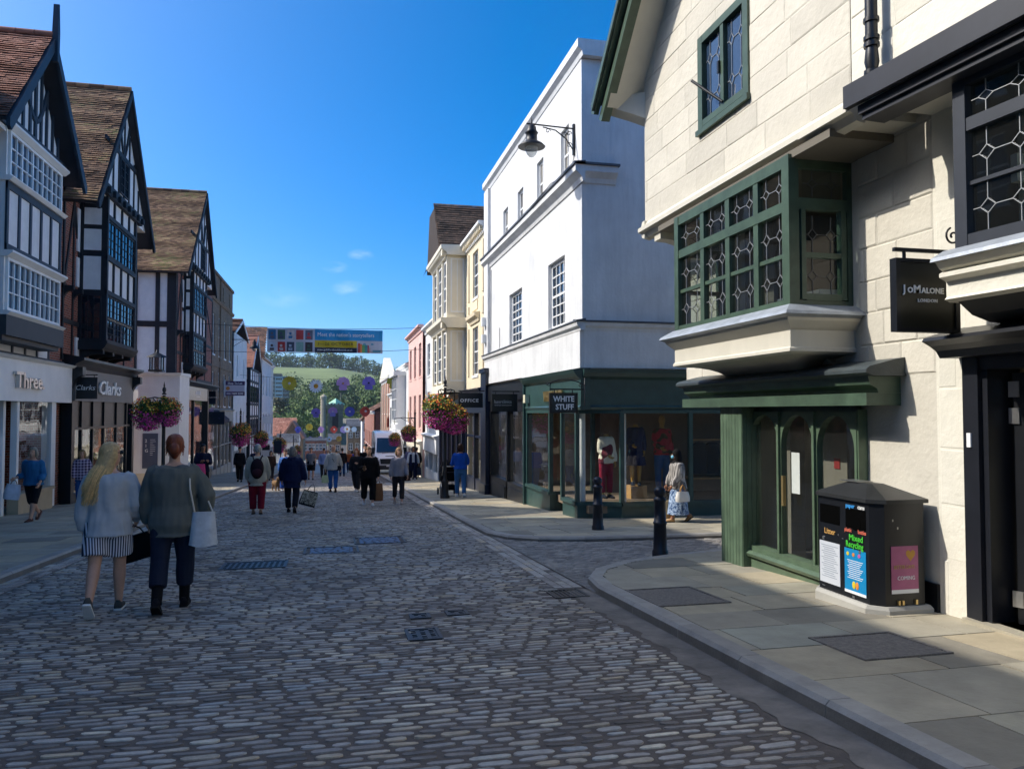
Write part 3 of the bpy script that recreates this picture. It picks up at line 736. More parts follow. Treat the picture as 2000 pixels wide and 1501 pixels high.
# ---- two black timber gabled houses of one pattern ----
def timber_house(label, X, y0, y1, oy0, oy1, k, apex, eL, eR, bargeX, oX, wallz0, dz, sidewall, windowmat, moss):
    f = LF(X); b = LF(oX)
    t = thing('timber_framed_house', label, 'building', (X - 4, (y0 + y1) / 2, gz(y0)))
    w = MB(); w.box(f, y0, y1, wallz0, 8.75 + dz, -9, 0); w.box(f, y0, y1, -3, wallz0 - .003, -9, -2.5); w.box(f, y0, y0 + .3, gz(y0), wallz0 - .003, -2.5, -.05); w.box(f, y1 - .3, y1, gz(y1), wallz0 - .003, -2.5, -.05)
    part('wall', w, m_brickred, t)
    ga = MB(); za = apex[1] - .35; bw = .9
    ga.prism(b, [(eL[0] + bw * .6, 8.7 + dz), (eR[0] - bw * .6, 8.7 + dz), (apex[0], za)], -8, -.02); part('gable_wall', ga, m_plaster, t)
    o = MB(); o.box(b, oy0 + .02, oy1 - .02, 3.9 + dz, 8.7 + dz, -abs(X - oX) - .02, -.03); part('oriel', o, m_plaster, t)
    T = MB()
    def bxs(fr, u0, u1, v0, v1, d=.03): T.box(fr, u0, u1, v0 + dz, v1 + dz, -.03, d, RND.random())
    # oriel front: posts, rails
    for u in (oy0, oy1 - .16): bxs(b, u, u + .16, 3.8, 8.9, .05)
    n = 4
    for i in range(1, n):
        u = oy0 + (oy1 - oy0) * i / n; bxs(b, u - .05, u + .05, 8.05, 8.75); bxs(b, u - .05, u + .05, 5.6, 6.65)
    for v in (5.48, 6.62, 8.0, 3.82): bxs(b, oy0, oy1, v, v + .14, .055)
    bxs(b, oy0 - .5, oy1 + .5, 8.72, 9.08, .12)
    for i in range(8):
        u = oy0 - .3 + (oy1 - oy0 + .6) * i / 7; T.box(b, u - .07, u + .07, 8.75 + dz, 8.95 + dz, .12, .22)
    # gable studs
    def gh(u):
        e = eL if u < apex[0] else eR
        return e[1] + (za - e[1]) * (1 - abs(u - apex[0]) / abs(e[0] - apex[0]))
    for i in range(9):
        u = eL[0] + 1.1 + (eR[0] - eL[0] - 2.2) * i / 8; h = gh(u) - .25
        if h > 9.1 + dz: T.box(b, u - .05, u + .05, 9.05 + dz, h, -.03, .02, RND.random())
    bxs(b, eL[0] + 1.5, eR[0] - 1.5, 10.55, 10.7, .03)
    for sg in (-1, 1):
        pts = [(apex[0] + sg * (.05 + .62 * (q / 5)), 10.7 + dz + 1.2 * (q / 5) ** 1.4) for q in range(6)]
        for p, q in zip(pts, pts[1:]): T.beam(b, p, q, .11, -.03, .035)
    # wall timbers (each side of the oriel) with herringbone brick between
    for (a, c) in ((y0, oy0 + .25), (oy1 - .1, y1)):
        if c - a < .5: continue
        m = (a + c) / 2
        for u in (a, m, c - .12): bxs(f, u, u + .12, 3.3, 8.6, .035)
        for v in (3.2, 4.35, 5.4, 8.4): bxs(f, a, c, v, v + .15, .04)
        T.beam(f, (a + .1, 5.5 + dz), (m + .05, 8.3 + dz), .12, -.02, .037); T.beam(f, (m + .1, 8.2 + dz), (c, 5.6 + dz), .12, -.02, .037)
    part('timber_frame', T, m_timber, t)
    # oriel side towards the street: posts, panels, leaded light
    sf = Fr((X, oy0, 0), (1, 0, 0), (0, -1, 0)); L = abs(oX - X)
    def sp(fr, a, c, v0, v1, d0, d1): S2 = MB(); S2.box(fr, a, c, v0 + dz, v1 + dz, d0, d1); part('side_panel', S2, m_plaster, t)
    for v0, v1 in ((7.75, 8.3), (8.45, 8.68), (6.9, 7.6), (5.6, 6.7)): sp(sf, .14, L - .14, v0, v1, -.02, .015)
    for v0, v1 in ((5.65, 6.6), (6.8, 8.2)): sp(f, oy0 - .3, oy0 - .06, v0, v1, 0, .045)
    sp(f, oy0 - .3, oy0 + .2, 3.35, 4.0, 0, .045)
    S3 = MB(); S3.box(sf, 0, L, 3.85 + dz, 8.72 + dz, -.05, .004); S3.box(sf, -.02, .1, 3.8 + dz, 8.7 + dz, -.05, .04); part('side_frame', S3, m_timber, t)
    window(t, sf, .06, L - .1, 3.95 + dz, 5.45 + dz, 3, 6, .03, m_timber, m_glass, .05, .014, .03, name='leaded_window')
    # windows
    for i in range(4):
        a = oy0 + .16 + (oy1 - oy0 - .32) * i / 4; c = a + (oy1 - oy0 - .32) / 4
        window(t, b, a, c, 4.72 + dz, 5.46 + dz, 2, 3, .02, m_timber, windowmat, .05, .014, .05, name='oriel_window')
        window(t, b, a, c, 3.95 + dz, 4.68 + dz, 2, 3, .02, m_timber, windowmat, .05, .014, .05, name='oriel_window')
        window(t, b, a, c, 6.78 + dz, 7.98 + dz, 2, 4, .02, m_timber, windowmat, .05, .014, .05, name='oriel_window')
    for i in range(2):
        a = apex[0] - .55 + i * .55; window(t, b, a, a + .52, 9.25 + dz, 10.5 + dz, 2, 4, .05, m_timber, windowmat, .05, .014, .05, name='gable_window')
    # bracketed foot of the oriel
    B = MB(); B.prof(b, oy0 - .12, oy1 + .12, [(-L, 3.62 + dz), (-.05, 3.62 + dz), (.04, 3.7 + dz), (.12, 3.84 + dz), (.12, 3.92 + dz), (-L, 3.92 + dz)])
    for i in range(4):
        u = oy0 + .15 + (oy1 - oy0 - .3) * i / 3; B.extr([f.p(u - .1, v + dz, d) for d, v in bracket_poly(0, L - .05, 3.15, 3.62)], f.u * .2)
    for u in (y0 + .15, y0 + 1.0): B.extr([f.p(u - .07, v + dz, d) for d, v in bracket_poly(0, .3, 5.0, 5.5)], f.u * .14)
    part('oriel_brackets', B, m_timber, t)
    gable_roof(t, LF(bargeX), eL[0], eR[0], apex[0], eL[1], eR[1], apex[1], 0, -9, m_tilemoss, m_timber, moss=moss)
    return t
t = timber_house('black timbered gabled house with mossy roof and orange brick, second on the left', -8.2, 26.05, 35.0, 27.6, 31.4, 1, (29.6, 13.1), (25.85, 8.1), (33.5, 8.2), -7.2, -7.4, 3.0, 0, False, m_glass, .6)
f = LF(-8.0)
fs = MB(); fs.box(f, 26.45, 33.6, 1.94, 2.95, -.2, .1); part('fascia', fs, m_grey, t)
c = MB(); c.prof(f, 26.2, 33.9, [(-.2, 2.95), (.12, 2.95), (.2, 3.1), (.42, 3.2), (.42, 3.28), (-.2, 3.4)])
for u in (26.3, 33.55): c.box(f, u - .14, u + .14, gz(u) + .1, 1.9, -.2, .12); c.extr([f.p(u - .16, v, d) for d, v in bracket_poly(0, .4, 1.9, 2.98)], f.u * .32)
part('cornice', c, m_black, t)
sh = MB(); base = gz(30) + .1
for u in (27.5, 28.7, 30.0, 31.6, 33.0): sh.box(f, u - .05, u + .05, base - .2, 1.94, -.15, .02)
sh.box(f, 26.45, 33.5, base - .2, base + .45, -.12, .03); sh.box(f, 26.45, 33.5, 1.1, 1.94, -.14, -.04); sh.box(f, 26.45, 33.5, 1.02, 1.1, -.14, .03)
so_ = part('shopfront', sh, m_black, t); gl = MB(); gl.face([f.p(26.5, base + .45, -.03), f.p(33.4, base + .45, -.03), f.p(33.4, 1.05, -.03), f.p(26.5, 1.05, -.03)]); part('pane', gl, m_shopglass, so_, True)
it = MB(); it.box(f, 26.4, 33.4, base, 1.9, -2.5, -2.4, .5)
for u, d, a, c2 in ((27.9, -.6, -.6, .6), (28.4, -.8, -.9, .9), (29.4, -.5, -.8, .2), (31, -.9, -.9, .7), (32.4, -.6, -.8, .4)): it.box(f, u - .3, u + .3, a, c2, d - .1, d, RND.random())
part('shop_interior', it, m_goods, t)
bl = MB(); bl.box(f, 29.0, 31.5, -.85, 1.0, -.35, -.3); part('window_blind', bl, m_interior, t)
lt = MB(); text_mb(lt, 'ICONS', f, 29.3, -.12, .42, -.27, .02, sx=1.3); text_mb(lt, 'REIMAGINED', f, 29.3, -.45, .24, -.27, .02, sx=1.25); part('window_lettering', lt, M('yellow_green_lettering', '#a5b03a', .5, .02), t)
lt = MB(); text_mb(lt, 'Clarks', f, 28.75, 2.2, .66, .14, .05, sx=1.6, shear=.18, bold=.012); part('lettering', lt, m_letter, t)

t2 = timber_house('black timbered gabled house with white panelled side wall, furthest of the three gables', -7.6, 40.3, 51.5, 42.0, 46.2, 1, (45.0, 13.7), (39.85, 8.4), (48.9, 8.6), -7.0, -7.15, 3.0, .1, True, m_glassblue, .9)
sw = Fr((-7.6, 40.3, 0), (-1, 0, 0), (0, -1, 0))
p = MB(); p.box(sw, .0, 6, -2, 8.6, -.02, .02); part('side_wall', p, m_plaster, t2)
T = MB()
for u in (.0, .75, 1.75, 3.2, 4.6): T.box(sw, u, u + (.42 if u == 0 else .2), 3.2, 8.6, .02, .06, RND.random())
for v in (3.2, 5.72, 8.35): T.box(sw, 0, 6, v, v + .28, .02, .065)
part('side_timbers', T, m_timber, t2)
f = LF(-7.3)
fs = MB(); fs.box(f, 40.4, 47.5, 2.2, 2.9, -.3, .1); part('fascia', fs, m_steel, t2)
c = MB(); c.prof(f, 40.2, 50, [(-.3, 2.9), (.15, 2.9), (.4, 3.08), (.4, 3.15), (-.3, 3.25)]); c.box(f, 40.2, 40.45, gz(40) + .1, 2.9, -.3, .12); c.box(f, 47.5, 47.8, gz(48) + .1, 2.9, -.3, .12)
c.box(f, 40.45, 50, gz(45) - .1, gz(45) + .5, -.2, .0); c.box(f, 43.6, 43.75, gz(45), 2.2, -.2, .02)
part('shopfront', c, m_black, t2)
gl = MB(); gl.face([f.p(40.4, gz(45) + .4, -.05), f.p(51, gz(45) + .4, -.05), f.p(51, 2.2, -.05), f.p(40.4, 2.2, -.05)]); part('shop_pane', gl, m_shopglass, t2)
it = MB(); it.box(f, 40.5, 50, gz(45), 2.6, -2.2, -2.1, .5); it.box(f, 41, 43, gz(45) + .4, .8, -1.2, -1.0, .3); it.box(f, 44.5, 47, gz(45) + .4, .5, -1.0, -.8, .9); part('shop_interior', it, m_goods, t2)
lt = MB()
for u, a in ((43.6, .2), (44.0, .26), (44.4, .2), (44.8, .22)): lt.box(f, u, u + .25, 2.5, 2.5 + a, .1, .115)
lt.box(f, 43.7, 44.9, 2.38, 2.42, .1, .112); part('lettering', lt, m_letter, t2)

# ---- low white passage building with the floor board, in the gap ----
t = thing('passage_building', 'low white building with a floor directory board in the gap between timbered houses', 'building', (-9, 38.5, gz(38)))
q = Fr((-6.9, 37.6, 0), (-1, 0, 0), (0, -1, 0))
w = MB(); w.box(q, .0, 1.75, gz(37.6) + .75, 3.25, -2.4, 0); w.prof(q, -.06, 1.8, [(-2.4, 3.25), (.1, 3.25), (.14, 3.36), (-2.4, 3.42)]); w.box(q, 1.8, 5.5, gz(37.6), 2.6, -2.4, -.5); part('wall', w, m_white, t)
w = MB(); w.box(q, -.03, 1.78, gz(37.6), gz(37.6) + .75, -2.4, .03); part('plinth', w, m_creamwall, t)
bd = MB(); bd.box(q, .88, 1.52, -.95, .62, 0, .05); bo = part('directory_board', bd, M('slate_blue_board', '#4a5366', .5, .05), t)
lt = MB()
qq = Fr((-6.9, 37.6, 0), (1, 0, 0), (0, -1, 0))
for s_, v in (('2', .22), ('1', 0), ('G', -.22)): text_mb(lt, s_, qq, -1.42, v, .2, .06, .01)
for k in range(9): lt.box(qq, -1.2, -1.2 + RND.uniform(.1, .25), .33 - k * .085, .345 - k * .085, .05, .057)
part('lettering', lt, m_letter, bo, True)
t = thing('roof_lantern', 'glass lantern standing on the low white passage building', 'lantern', (-7.95, 37.9, 3.4))
L_ = MB(); cx, cy, z0 = -7.95, 37.9, 3.42
L_.bx(cx - .3, cx + .3, cy - .3, cy + .3, z0, z0 + .08)
for sx in (-1, 1):
    for sy in (-1, 1): L_.bx(cx + sx * .24 - .025, cx + sx * .24 + .025, cy + sy * .24 - .025, cy + sy * .24 + .025, z0 + .08, z0 + .66)
L_.lathe((cx, cy, z0 + .66), [(.45, 0), (.42, .04), (.1, .2), (.05, .22), (.03, .34), (.001, .36)], 4)
part('frame', L_, m_iron, t)
g_ = MB(); g_.bx(cx - .23, cx + .23, cy - .23, cy + .23, z0 + .09, z0 + .65); part('glass', g_, m_shopglass, t)

def hang_sign(label, y, x0, x1, z0, z1, bm, lines, armx, th=.05, name='hanging_sign', frame=None, facing=-1, lm=None):
    """a projecting sign square to the street: board, iron arm, lettering"""
    t = thing(name, label, 'sign', ((x0 + x1) / 2, y, z0))
    q = Fr((0, y, 0), (1, 0, 0), (0, -1, 0))
    m = MB(); m.box(q, x0, x1, z0, z1, -th / 2, th / 2); o = part('board', m, bm, t)
    if frame:
        m = MB(); w = .03
        for a, b, c, d in ((x0 - .01, x0 + w, z0, z1), (x1 - w, x1 + .01, z0, z1), (x0 + w, x1 - w, z0, z0 + w), (x0 + w, x1 - w, z1 - w, z1)): m.box(q, a, b, c, d, -th / 2 - .01, th / 2 + .015)
        part('frame', m, frame, t)
    m = MB(); m.box(q, min(x0, armx), max(x1, armx), z1 + .06, z1 + .09, -.015, .015)
    for x in (x0 + .1, x1 - .1): m.box(q, x - .01, x + .01, z1, z1 + .06, -.01, .01)
    part('bracket', m, m_iron, t)
    if lines:
        l = MB()
        for (s, u, v, size, kw) in lines: text_mb(l, s, q, u, v, size, th / 2 + .006, .008, **kw)
        part('lettering', l, lm or m_letter, o, True)
    return t
hang_sign('black square sign with white script over the second left shopfront', 26.6, -8.02, -7.3, 2.0, 2.68, m_black, [('Clarks', -7.94, 2.28, .22, dict(sx=1.0, shear=.25))], -8.15)

# ---- brown brick building ----
t = house('brick_building', 'brown brick building with tall narrow windows and a parapet on the left', LF(-8.2), 52.2, 66.2, -3.4, 11.2, 9, m_brickbrown, [(2.0, 4.4), (5.6, 8.4)], 5, 1.0, (1.6, 1.7), fm=m_white, gm=m_glass, nx=2, ny=4, corn=False, shopmat=m_concrete)
m = MB(); f = LF(-8.2); m.prof(f, 52.1, 66.3, [(-.3, 9.3), (.08, 9.3), (.16, 9.5), (-.3, 9.55)]); m.box(f, 52.1, 66.3, 11.2, 11.4, -.4, .1); m.box(f, 52.2, 66.2, 4.75, 5.2, 0, .06); m.box(f, 59.0, 59.12, -2, 11.2, 0, .1)
for u in (53.5, 57, 61, 64.5): m.box(f, u - .5, u + .5, 9.8, 10.8, 0, .05)
part('parapet_trim', m, m_brickbrown, t)
hang_sign('small navy projecting sign on the brick building left of the letting board', 50.0, -7.8, -7.1, 2.05, 2.85, m_navy, [('T M LEWIN', -7.7, 2.42, .13, dict())], -8.2)
hang_sign('navy projecting sign with faint lettering beneath the small navy sign', 50.2, -7.55, -6.6, .82, 1.6, m_navy, [('B', -6.95, 1.15, .12, dict())], -8.2, lm=M('faint_blue_lettering', '#3a4668', .5, .02))
t = thing('letting_board', 'purple and white shop to let board standing out from the brick building', 'sign', (-7.4, 62, 2.8))
q = Fr((0, 62, 0), (1, 0, 0), (0, -1, 0)); m_purple = M('purple_board', '#43275a', .5, .05)
m = MB(); m.mi = 0; m.box(q, -8.15, -6.73, 2.82, 3.12, -.03, .03); m.box(q, -8.15, -6.73, 3.62, 3.92, -.03, .03); m.mi = 1; m.box(q, -8.15, -6.73, 3.12, 3.62, -.03, .03)
m.mi = 2; m.lathe(q.p(-7.95, 3.37, .03), [(.14, 0), (.14, .012)], 12, axis=(0, -1, 0)); part('board', m, [m_purple, M('pale_board', '#cfcdd6', .5, .03), M('orange_logo', '#d98a3a', .5)], t)
m = MB(); text_mb(m, 'Shop To Let', q, -7.44, 3.69, .21, .035, .01, align='CENTER', bold=.006); text_mb(m, '020 7409 5399', q, -7.44, 2.9, .2, .035, .01, align='CENTER', bold=.006); part('lettering', m, m_letter, t)
m = MB(); m.box(q, -8.2, -8.12, 2.7, 4.0, -.04, .04); part('post', m, m_white, t)
m_navyawn = M('navy_canvas', '#0e1730', .8, .15, 4)
t = thing('shop_awning', 'navy canvas awning folded over the shop beyond the silver fascia', 'awning', (-7.6, 54, 1))
m = MB(); f = LF(-8.05); m.extr([f.p(52.6, 1.75, .1), f.p(52.6, 1.1, .9), f.p(52.6, .85, .9), f.p(52.6, 1.5, .1)], f.u * 4.2); part('canvas', m, m_navyawn, t)

# ---- further down on the left ----
t = house('rendered_house', 'tall white rendered house with one column of narrow windows on the left', LF(-8.15), 66.8, 76.5, -4.2, 8.2, 9, m_render, [(4.6, 6.4), (-.4, 1.6)], 2, .8, (-.9, -.8), gm=m_glass, corn=False, shopmat=m_white)
gable_roof(t, LF(-8.0), 66.6, 76.8, 71.7, 8.2, 8.2, 9.7, 0, -9, m_tile, m_white, plain=True, barge=.15)
t = thing('timber_framed_house', 'narrow black framed house with leaded windows far down the left side', 'building', (-11, 80, gz(80)))
f = LF(-7.9); m = MB(); m.box(f, 76.9, 85.5, -5, 5.8, -8, 0); part('wall', m, m_plaster, t)
m = MB()
for u in (76.9, 79, 81.2, 83.3, 85.3): m.box(f, u, u + .25, -3.5, 5.8, 0, .05)
for v in (-1.0, 1.0, 2.2, 4.4, 5.6): m.box(f, 76.9, 85.5, v, v + .25, 0, .06)
sd_ = Fr((-7.9, 76.9, 0), (-1, 0, 0), (0, -1, 0)); m.box(sd_, 0, .25, -3, 5.8, -.02, .05); m.box(sd_, 1.4, 1.6, -3, 5.8, -.02, .05)
for v in (-1, 1, 2.2, 4.4, 5.6): m.box(sd_, 0, 3, v, v + .25, -.02, .06)
part('timber_frame', m, m_timber, t)
for u in (77.2, 79.3, 81.5, 83.6):
    for v in (2.5, -.7): window(t, f, u, u + 1.6, v, v + 1.6, 3, 3, .03, m_timber, m_glass, .05, .03, .03)
for v in (2.5, -.7): window(t, sd_, .3, 1.35, v, v + 1.6, 3, 3, .03, m_timber, m_glass, .05, .03, .03)
gable_roof(t, LF(-7.6), 76.6, 85.9, 81.2, 5.8, 5.8, 9.2, 0, -8, m_tilered, m_white, plain=True, barge=.15)
t = house('tiled_house', 'big brown tiled roof house behind the narrow black framed one', LF(-7.6), 86, 97.5, -5.5, 7.4, 9, m_render, [(3.4, 5.6), (-.8, 1.4)], 3, 1.3, (-1.6, -1.5), gm=m_glasscurtain, shopmat=m_white)
r = MB(); q0 = V((-7.3, 85.8, 7.3)); tiles(r, q0 + V((-7, 0, 0)), V((7, 0, 0)), V((0, 4, 3.7)), 26, 30); tiles(r, q0 + V((0, 0, 0)), V((0, 11.9, 0)), V((-4, 0, 3.7)), 20, 40); r.hexa([(-14.3, 86, 7.2), (-7.4, 86, 7.2), (-7.4, 97.6, 7.2), (-14.3, 97.6, 7.2), (-14.3, 89.9, 10.9), (-11.3, 89.9, 10.9), (-11.3, 97.6, 10.9), (-14.3, 97.6, 10.9)], .2); part('roof', r, m_tile, t)
house('bay_house', 'white house with deep white cornice at the far left bend', LF(-8.1), 98, 108, -6.2, 7.6, 9, m_ivory, [(3.2, 5.6), (-1.4, .8)], 3, 1.5, (-2.2, -2.1), roof=('pitch', 3), roofmat=m_tilered, shopmat=m_white)
house('brick_building', 'dark brick building beyond the white cornice on the far left', LF(-9.6), 108.3, 122, -7, 3.4, 9, m_brickbrown, [(-.6, 1.6)], 4, 1.4, (-3.2, -3.1), roof=('pitch', 2.5), shopmat=m_white)
# ------------------------------------------------------------------ right hand side
def ashlar(mb, fr, u0, u1, v0, v1, h, holes=(), clip=None, proud=.007, gap=.006, wmin=.45, wmax=1.05, rough=0.0):
    v = v0
    while v < v1 - .05:
        hh = min(h * RND.uniform(.93, 1.07), v1 - v); u = u0 - RND.random() * .5
        while u < u1:
            l = RND.uniform(wmin, wmax); a, b = max(u, u0), min(u + l, u1); u += l
            if b - a < .04: continue
            if clip and not (clip(a, v + hh) and clip(b, v + hh)): continue
            segs = [(a, b, v, v + hh)]
            for (p, q, r, s_) in holes:
                ns = []
                for (x0, x1, y0, y1) in segs:
                    if x1 <= p or x0 >= q or y1 <= r or y0 >= s_: ns.append((x0, x1, y0, y1)); continue
                    if x0 < p: ns.append((x0, p, y0, y1))
                    if x1 > q: ns.append((q, x1, y0, y1))
                    if y0 < r: ns.append((max(x0, p), min(x1, q), y0, r))
                    if y1 > s_: ns.append((max(x0, p), min(x1, q), s_, y1))
                segs = ns
            t = RND.random()
            for (x0, x1, y0, y1) in segs:
                g = gap * RND.uniform(.3, 1.0); pr = proud * RND.uniform(.6, 1.3); c = .012
                if x1 - x0 < 3 * c or y1 - y0 < 3 * c: continue
                j = lambda: RND.uniform(-.006, .006)
                o = [(x0 + g * .5, y0 + g * .5 + j() * .5), (x1 - g * .5, y0 + g * .5 + j() * .5), (x1 - g * .5, y1 - g * .5), (x0 + g * .5, y1 - g * .5)]
                i4 = [(x0 + g + c + abs(j()), y0 + g + c + j()), (x1 - g - c, y0 + g + c + j()), (x1 - g - c - abs(j()), y1 - g - c + j()), (x0 + g + c, y1 - g - c + j())]
                P = [fr.p(a_, b_, .001) for a_, b_ in o] + [fr.p(a_, b_, pr) for a_, b_ in i4]
                mb.idx(P, [(4, 5, 6, 7), (0, 1, 5, 4), (1, 2, 6, 5), (2, 3, 7, 6), (3, 0, 4, 7)], False, t)
        v += hh

def lead_pattern(mb, fr, u0, u1, v0, v1, d, rows=1, w=.0065, th=.007):
    """old leaded lights: two upright cames carrying diamonds, linked across"""
    W = u1 - u0; H = (v1 - v0) / rows
    def ln(a, b): mb.beam(fr, a, b, w, d - th / 2, d + th / 2)
    ca, cb = u0 + W * .24, u1 - W * .24; dx, dy = W * .125, H * .15
    for r in range(rows):
        m = v0 + H * (r + .5); lo, hi = v0 + H * r, v0 + H * (r + 1)
        for c in (ca, cb):
            ln((c, lo), (c, m - dy)); ln((c, m + dy), (c, hi))
            ln((c, m - dy), (c - dx, m)); ln((c, m - dy), (c + dx, m)); ln((c, m + dy), (c - dx, m)); ln((c, m + dy), (c + dx, m))
        ln((u0, m), (ca - dx, m)); ln((ca + dx, m), (cb - dx, m)); ln((cb + dx, m), (u1, m))
        if r < rows - 1:
            for (a, b) in ((ca, cb),):
                pass

def lead_window(parent, fr, cells, d, fm, gm, name, cm=None, posts=(), rails=(), fw=.05, dep=.07, rows=1):
    """a frame of posts and rails (rects), one pane per cell, leads over each"""
    mb = MB()
    for (a, b, c, e, q) in list(posts) + list(rails): mb.box(fr, a, b, c, e, d - dep, d + q)
    o = part(name, mb, fm, parent)
    for (a, b, c, e) in cells:
        g = MB(); l = MB()
        g.face([fr.p(a - .01, c - .01, d - dep * .5), fr.p(b + .01, c - .01, d - dep * .5), fr.p(b + .01, e + .01, d - dep * .5), fr.p(a - .01, e + .01, d - dep * .5)])
        lead_pattern(l, fr, a, b, c, e, d - dep * .5 + .006, rows)
        part('pane', g, gm, o, True); part('lead_cames', l, cm or m_came, o, True)
    return o

# ================= cream building with the green bay =================
t = thing('cream_building', 'cream painted stone building with a green leaded bay window above a green shopfront', 'building', (8, 8.5, gz(8.5)))
A = RF(5.3); U = RF(4.65); B = RF(4.54)
bayhole = (7.12, 9.72, 2.72, 4.3)
w = MB()
w.wall(A, 5.92, 11.0, 1.9, 4.6, [bayhole], 0, .3); w.wall(A, 5.92, 7.0, -.7, 1.9, (), 0, .3); w.wall(A, 7.0, 9.45, 1.62, 1.9, (), 0, .3)
ashlar(w, A, 5.92, 10.98, 1.95, 4.36, .34, [(6.95, 9.85, 1.9, 4.4)], None, .011, .008, .35, .8)
w.face([A.p(11.0, 1.9, 0), A.p(11.0, 9, 0), A.p(11.0, 9, -7), A.p(11.0, 1.9, -7)]); w.face([A.p(9.45, -1, -.02), A.p(9.45, 1.9, -.02), A.p(9.45, 1.9, -7), A.p(9.45, -1, -7)])
w.face([A.p(9.45, 1.9, -.02), A.p(11, 1.9, -.02), A.p(11, 1.9, -7), A.p(9.45, 1.9, -7)])
w.box(A, 5.92, 11, 4.4, 6.5, -7, -2.6)
part('lower_wall', w, m_cream, t)
m = MB(); m.box(A, 5.93, 6.84, -.5, gz(6) + .36, .0, .03); part('plinth', m, m_black, t)
w = MB(); clip = lambda u, v: v < 9.75 - abs(u - 8.3) * .93 - .02
wh = (8.0, 9.16, 5.3, 6.46)
w.wall(U, 6.17, 11.05, 4.42, 6.75, [wh], 0, .12); w.prism(U, [(6.17, 6.75), (11.05, 6.75), (11.05, 7.15), (8.3, 9.7), (6.17, 7.7)], -.3, 0)
w.face([U.p(11.05, 4.42, 0), U.p(11.05, 7, 0), U.p(11.05, 7, -7), U.p(11.05, 4.42, -7)]); w.box(U, 6.17, 11.04, 4.43, 6.74, -7, -3)
ashlar(w, U, 6.17, 11.03, 4.5, 9.4, .31, [(wh[0] - .05, wh[1] + .05, wh[2] - .05, wh[3] + .05)], clip, .007, .006, .6, 1.5)
part('upper_wall', w, m_cream, t)
# jetty: swept cornice along the foot of the upper wall and the flat soffit behind it
m = MB(); m.prof(U, 6.1, 11.1, [(.0, 4.52), (.05, 4.44), (.1, 4.42), (.1, 4.36), (.04, 4.34), (.0, 4.27), (-.09, 4.25), (-.09, 4.52)])
m.prof(Fr((4.65, 11.05, 0), (1, 0, 0), (0, 1, 0)), -.05, .7, [(.0, 4.52), (.05, 4.44), (.1, 4.42), (.1, 4.36), (.04, 4.34), (.0, 4.27), (-.09, 4.25), (-.09, 4.52)])
m.box(U, 6.1, 11.0, 4.3, 4.4, -.66, -.09)
for k in range(3): m.prof(U, 6.1, 6.85, [(.02 + .03 * k, 4.44 - .035 * k), (.055 + .03 * k, 4.44 - .035 * k), (.055 + .03 * k, 4.41 - .035 * k), (.02 + .03 * k, 4.41 - .035 * k)])
m.extr([A.p(10.55, v, d) for d, v in bracket_poly(0, .62, 3.75, 4.3)], A.u * .22)
part('jetty_cornice', m, m_creamtrim, t)
gable_roof(t, RF(4.08), 4.9, 11.75, 8.3, 6.62, 6.62, 9.85, 0, -8, m_tile, m_green, barge=.24)
m = MB()
for (ue, ve, sg) in ((11.62, 6.55, 1), (5.0, 6.55, -1)):
    m.prism(RF(4.08), [(ue - .1 * sg, ve - .12), (8.3, 9.6), (8.3, 9.5), (ue - .3 * sg, ve - .17)], -.62, -.06)
m.extr([V((4.15 + .0, 11.6, 6.5)), V((4.65, 11.2, 6.5)), V((4.75, 11.0, 6.1)), V((4.7, 11.15, 6.05)), V((4.5, 11.35, 6.2)), V((4.2, 11.6, 6.38))], (0, -.18, .05))
part('gable_soffit', m, m_creamtrim, t)
m = MB(); m.prism(RF(4.08), [(11.62, 6.3), (8.3, 9.4), (8.3, 9.28), (11.5, 6.22)], -.16, -.02); m.prism(RF(4.08), [(11.66, 6.52), (8.3, 9.68), (8.3, 9.6), (11.62, 6.42)], .06, .1)
part('barge_moulding', m, m_green, t)
# upper casement
lw = lead_window(t, U, [(8.63, 9.06, 5.4, 6.38), (8.08, 8.51, 5.4, 6.38)], .0, m_green, m_glassblue, 'casement_window', None,
    [(9.08, 9.2, 5.26, 6.5, .03), (8.53, 8.61, 5.34, 6.42, .02), (7.94, 8.06, 5.26, 6.5, .03)], [(8.06, 9.08, 6.4, 6.5, .028), (8.06, 9.08, 5.3, 5.38, .028), (7.92, 9.22, 5.2, 5.27, .06)], rows=2)
m = MB(); m.tube([U.p(8.52, 5.4, .04), U.p(8.9, 5.8, .26)], .02, 6); m.box(U, 8.6, 8.64, 5.8, 5.95, .02, .05); part('casement_stay', m, m_black, lw, True)
# ---- the bay
us = [7.08, 7.70, 8.34, 8.99, 9.72]
posts = [(7.03, 7.16, 2.68, 4.26, .02), (9.66, 9.78, 2.68, 4.26, .02)] + [(u - .05, u + .05, 2.74, 4.2, .005) for u in us[1:4]]
rails = [(7.16, 9.66, 4.14, 4.26, .012), (7.16, 9.66, 2.66, 2.76, .015), (7.16, 9.66, 3.68, 3.79, .012), (7.16, 9.66, 3.205, 3.25, -.01)]
cells = []
xs = [7.16, 7.65, 7.75, 8.29, 8.39, 8.94, 9.04, 9.66]
for i in range(4):
    a, b = xs[2 * i], xs[2 * i + 1]
    for c, e in ((2.76, 3.205), (3.25, 3.68), (3.79, 4.14)): cells.append((a, b, c, e))
bay = lead_window(t, B, cells, -.02, m_green, m_bayglass, 'bay_window', None, posts, rails)
Sn = Fr((4.54, 7.03, 0), (1, 0, 0), (0, -1, 0)); Sf = Fr((4.54, 9.78, 0), (1, 0, 0), (0, 1, 0))
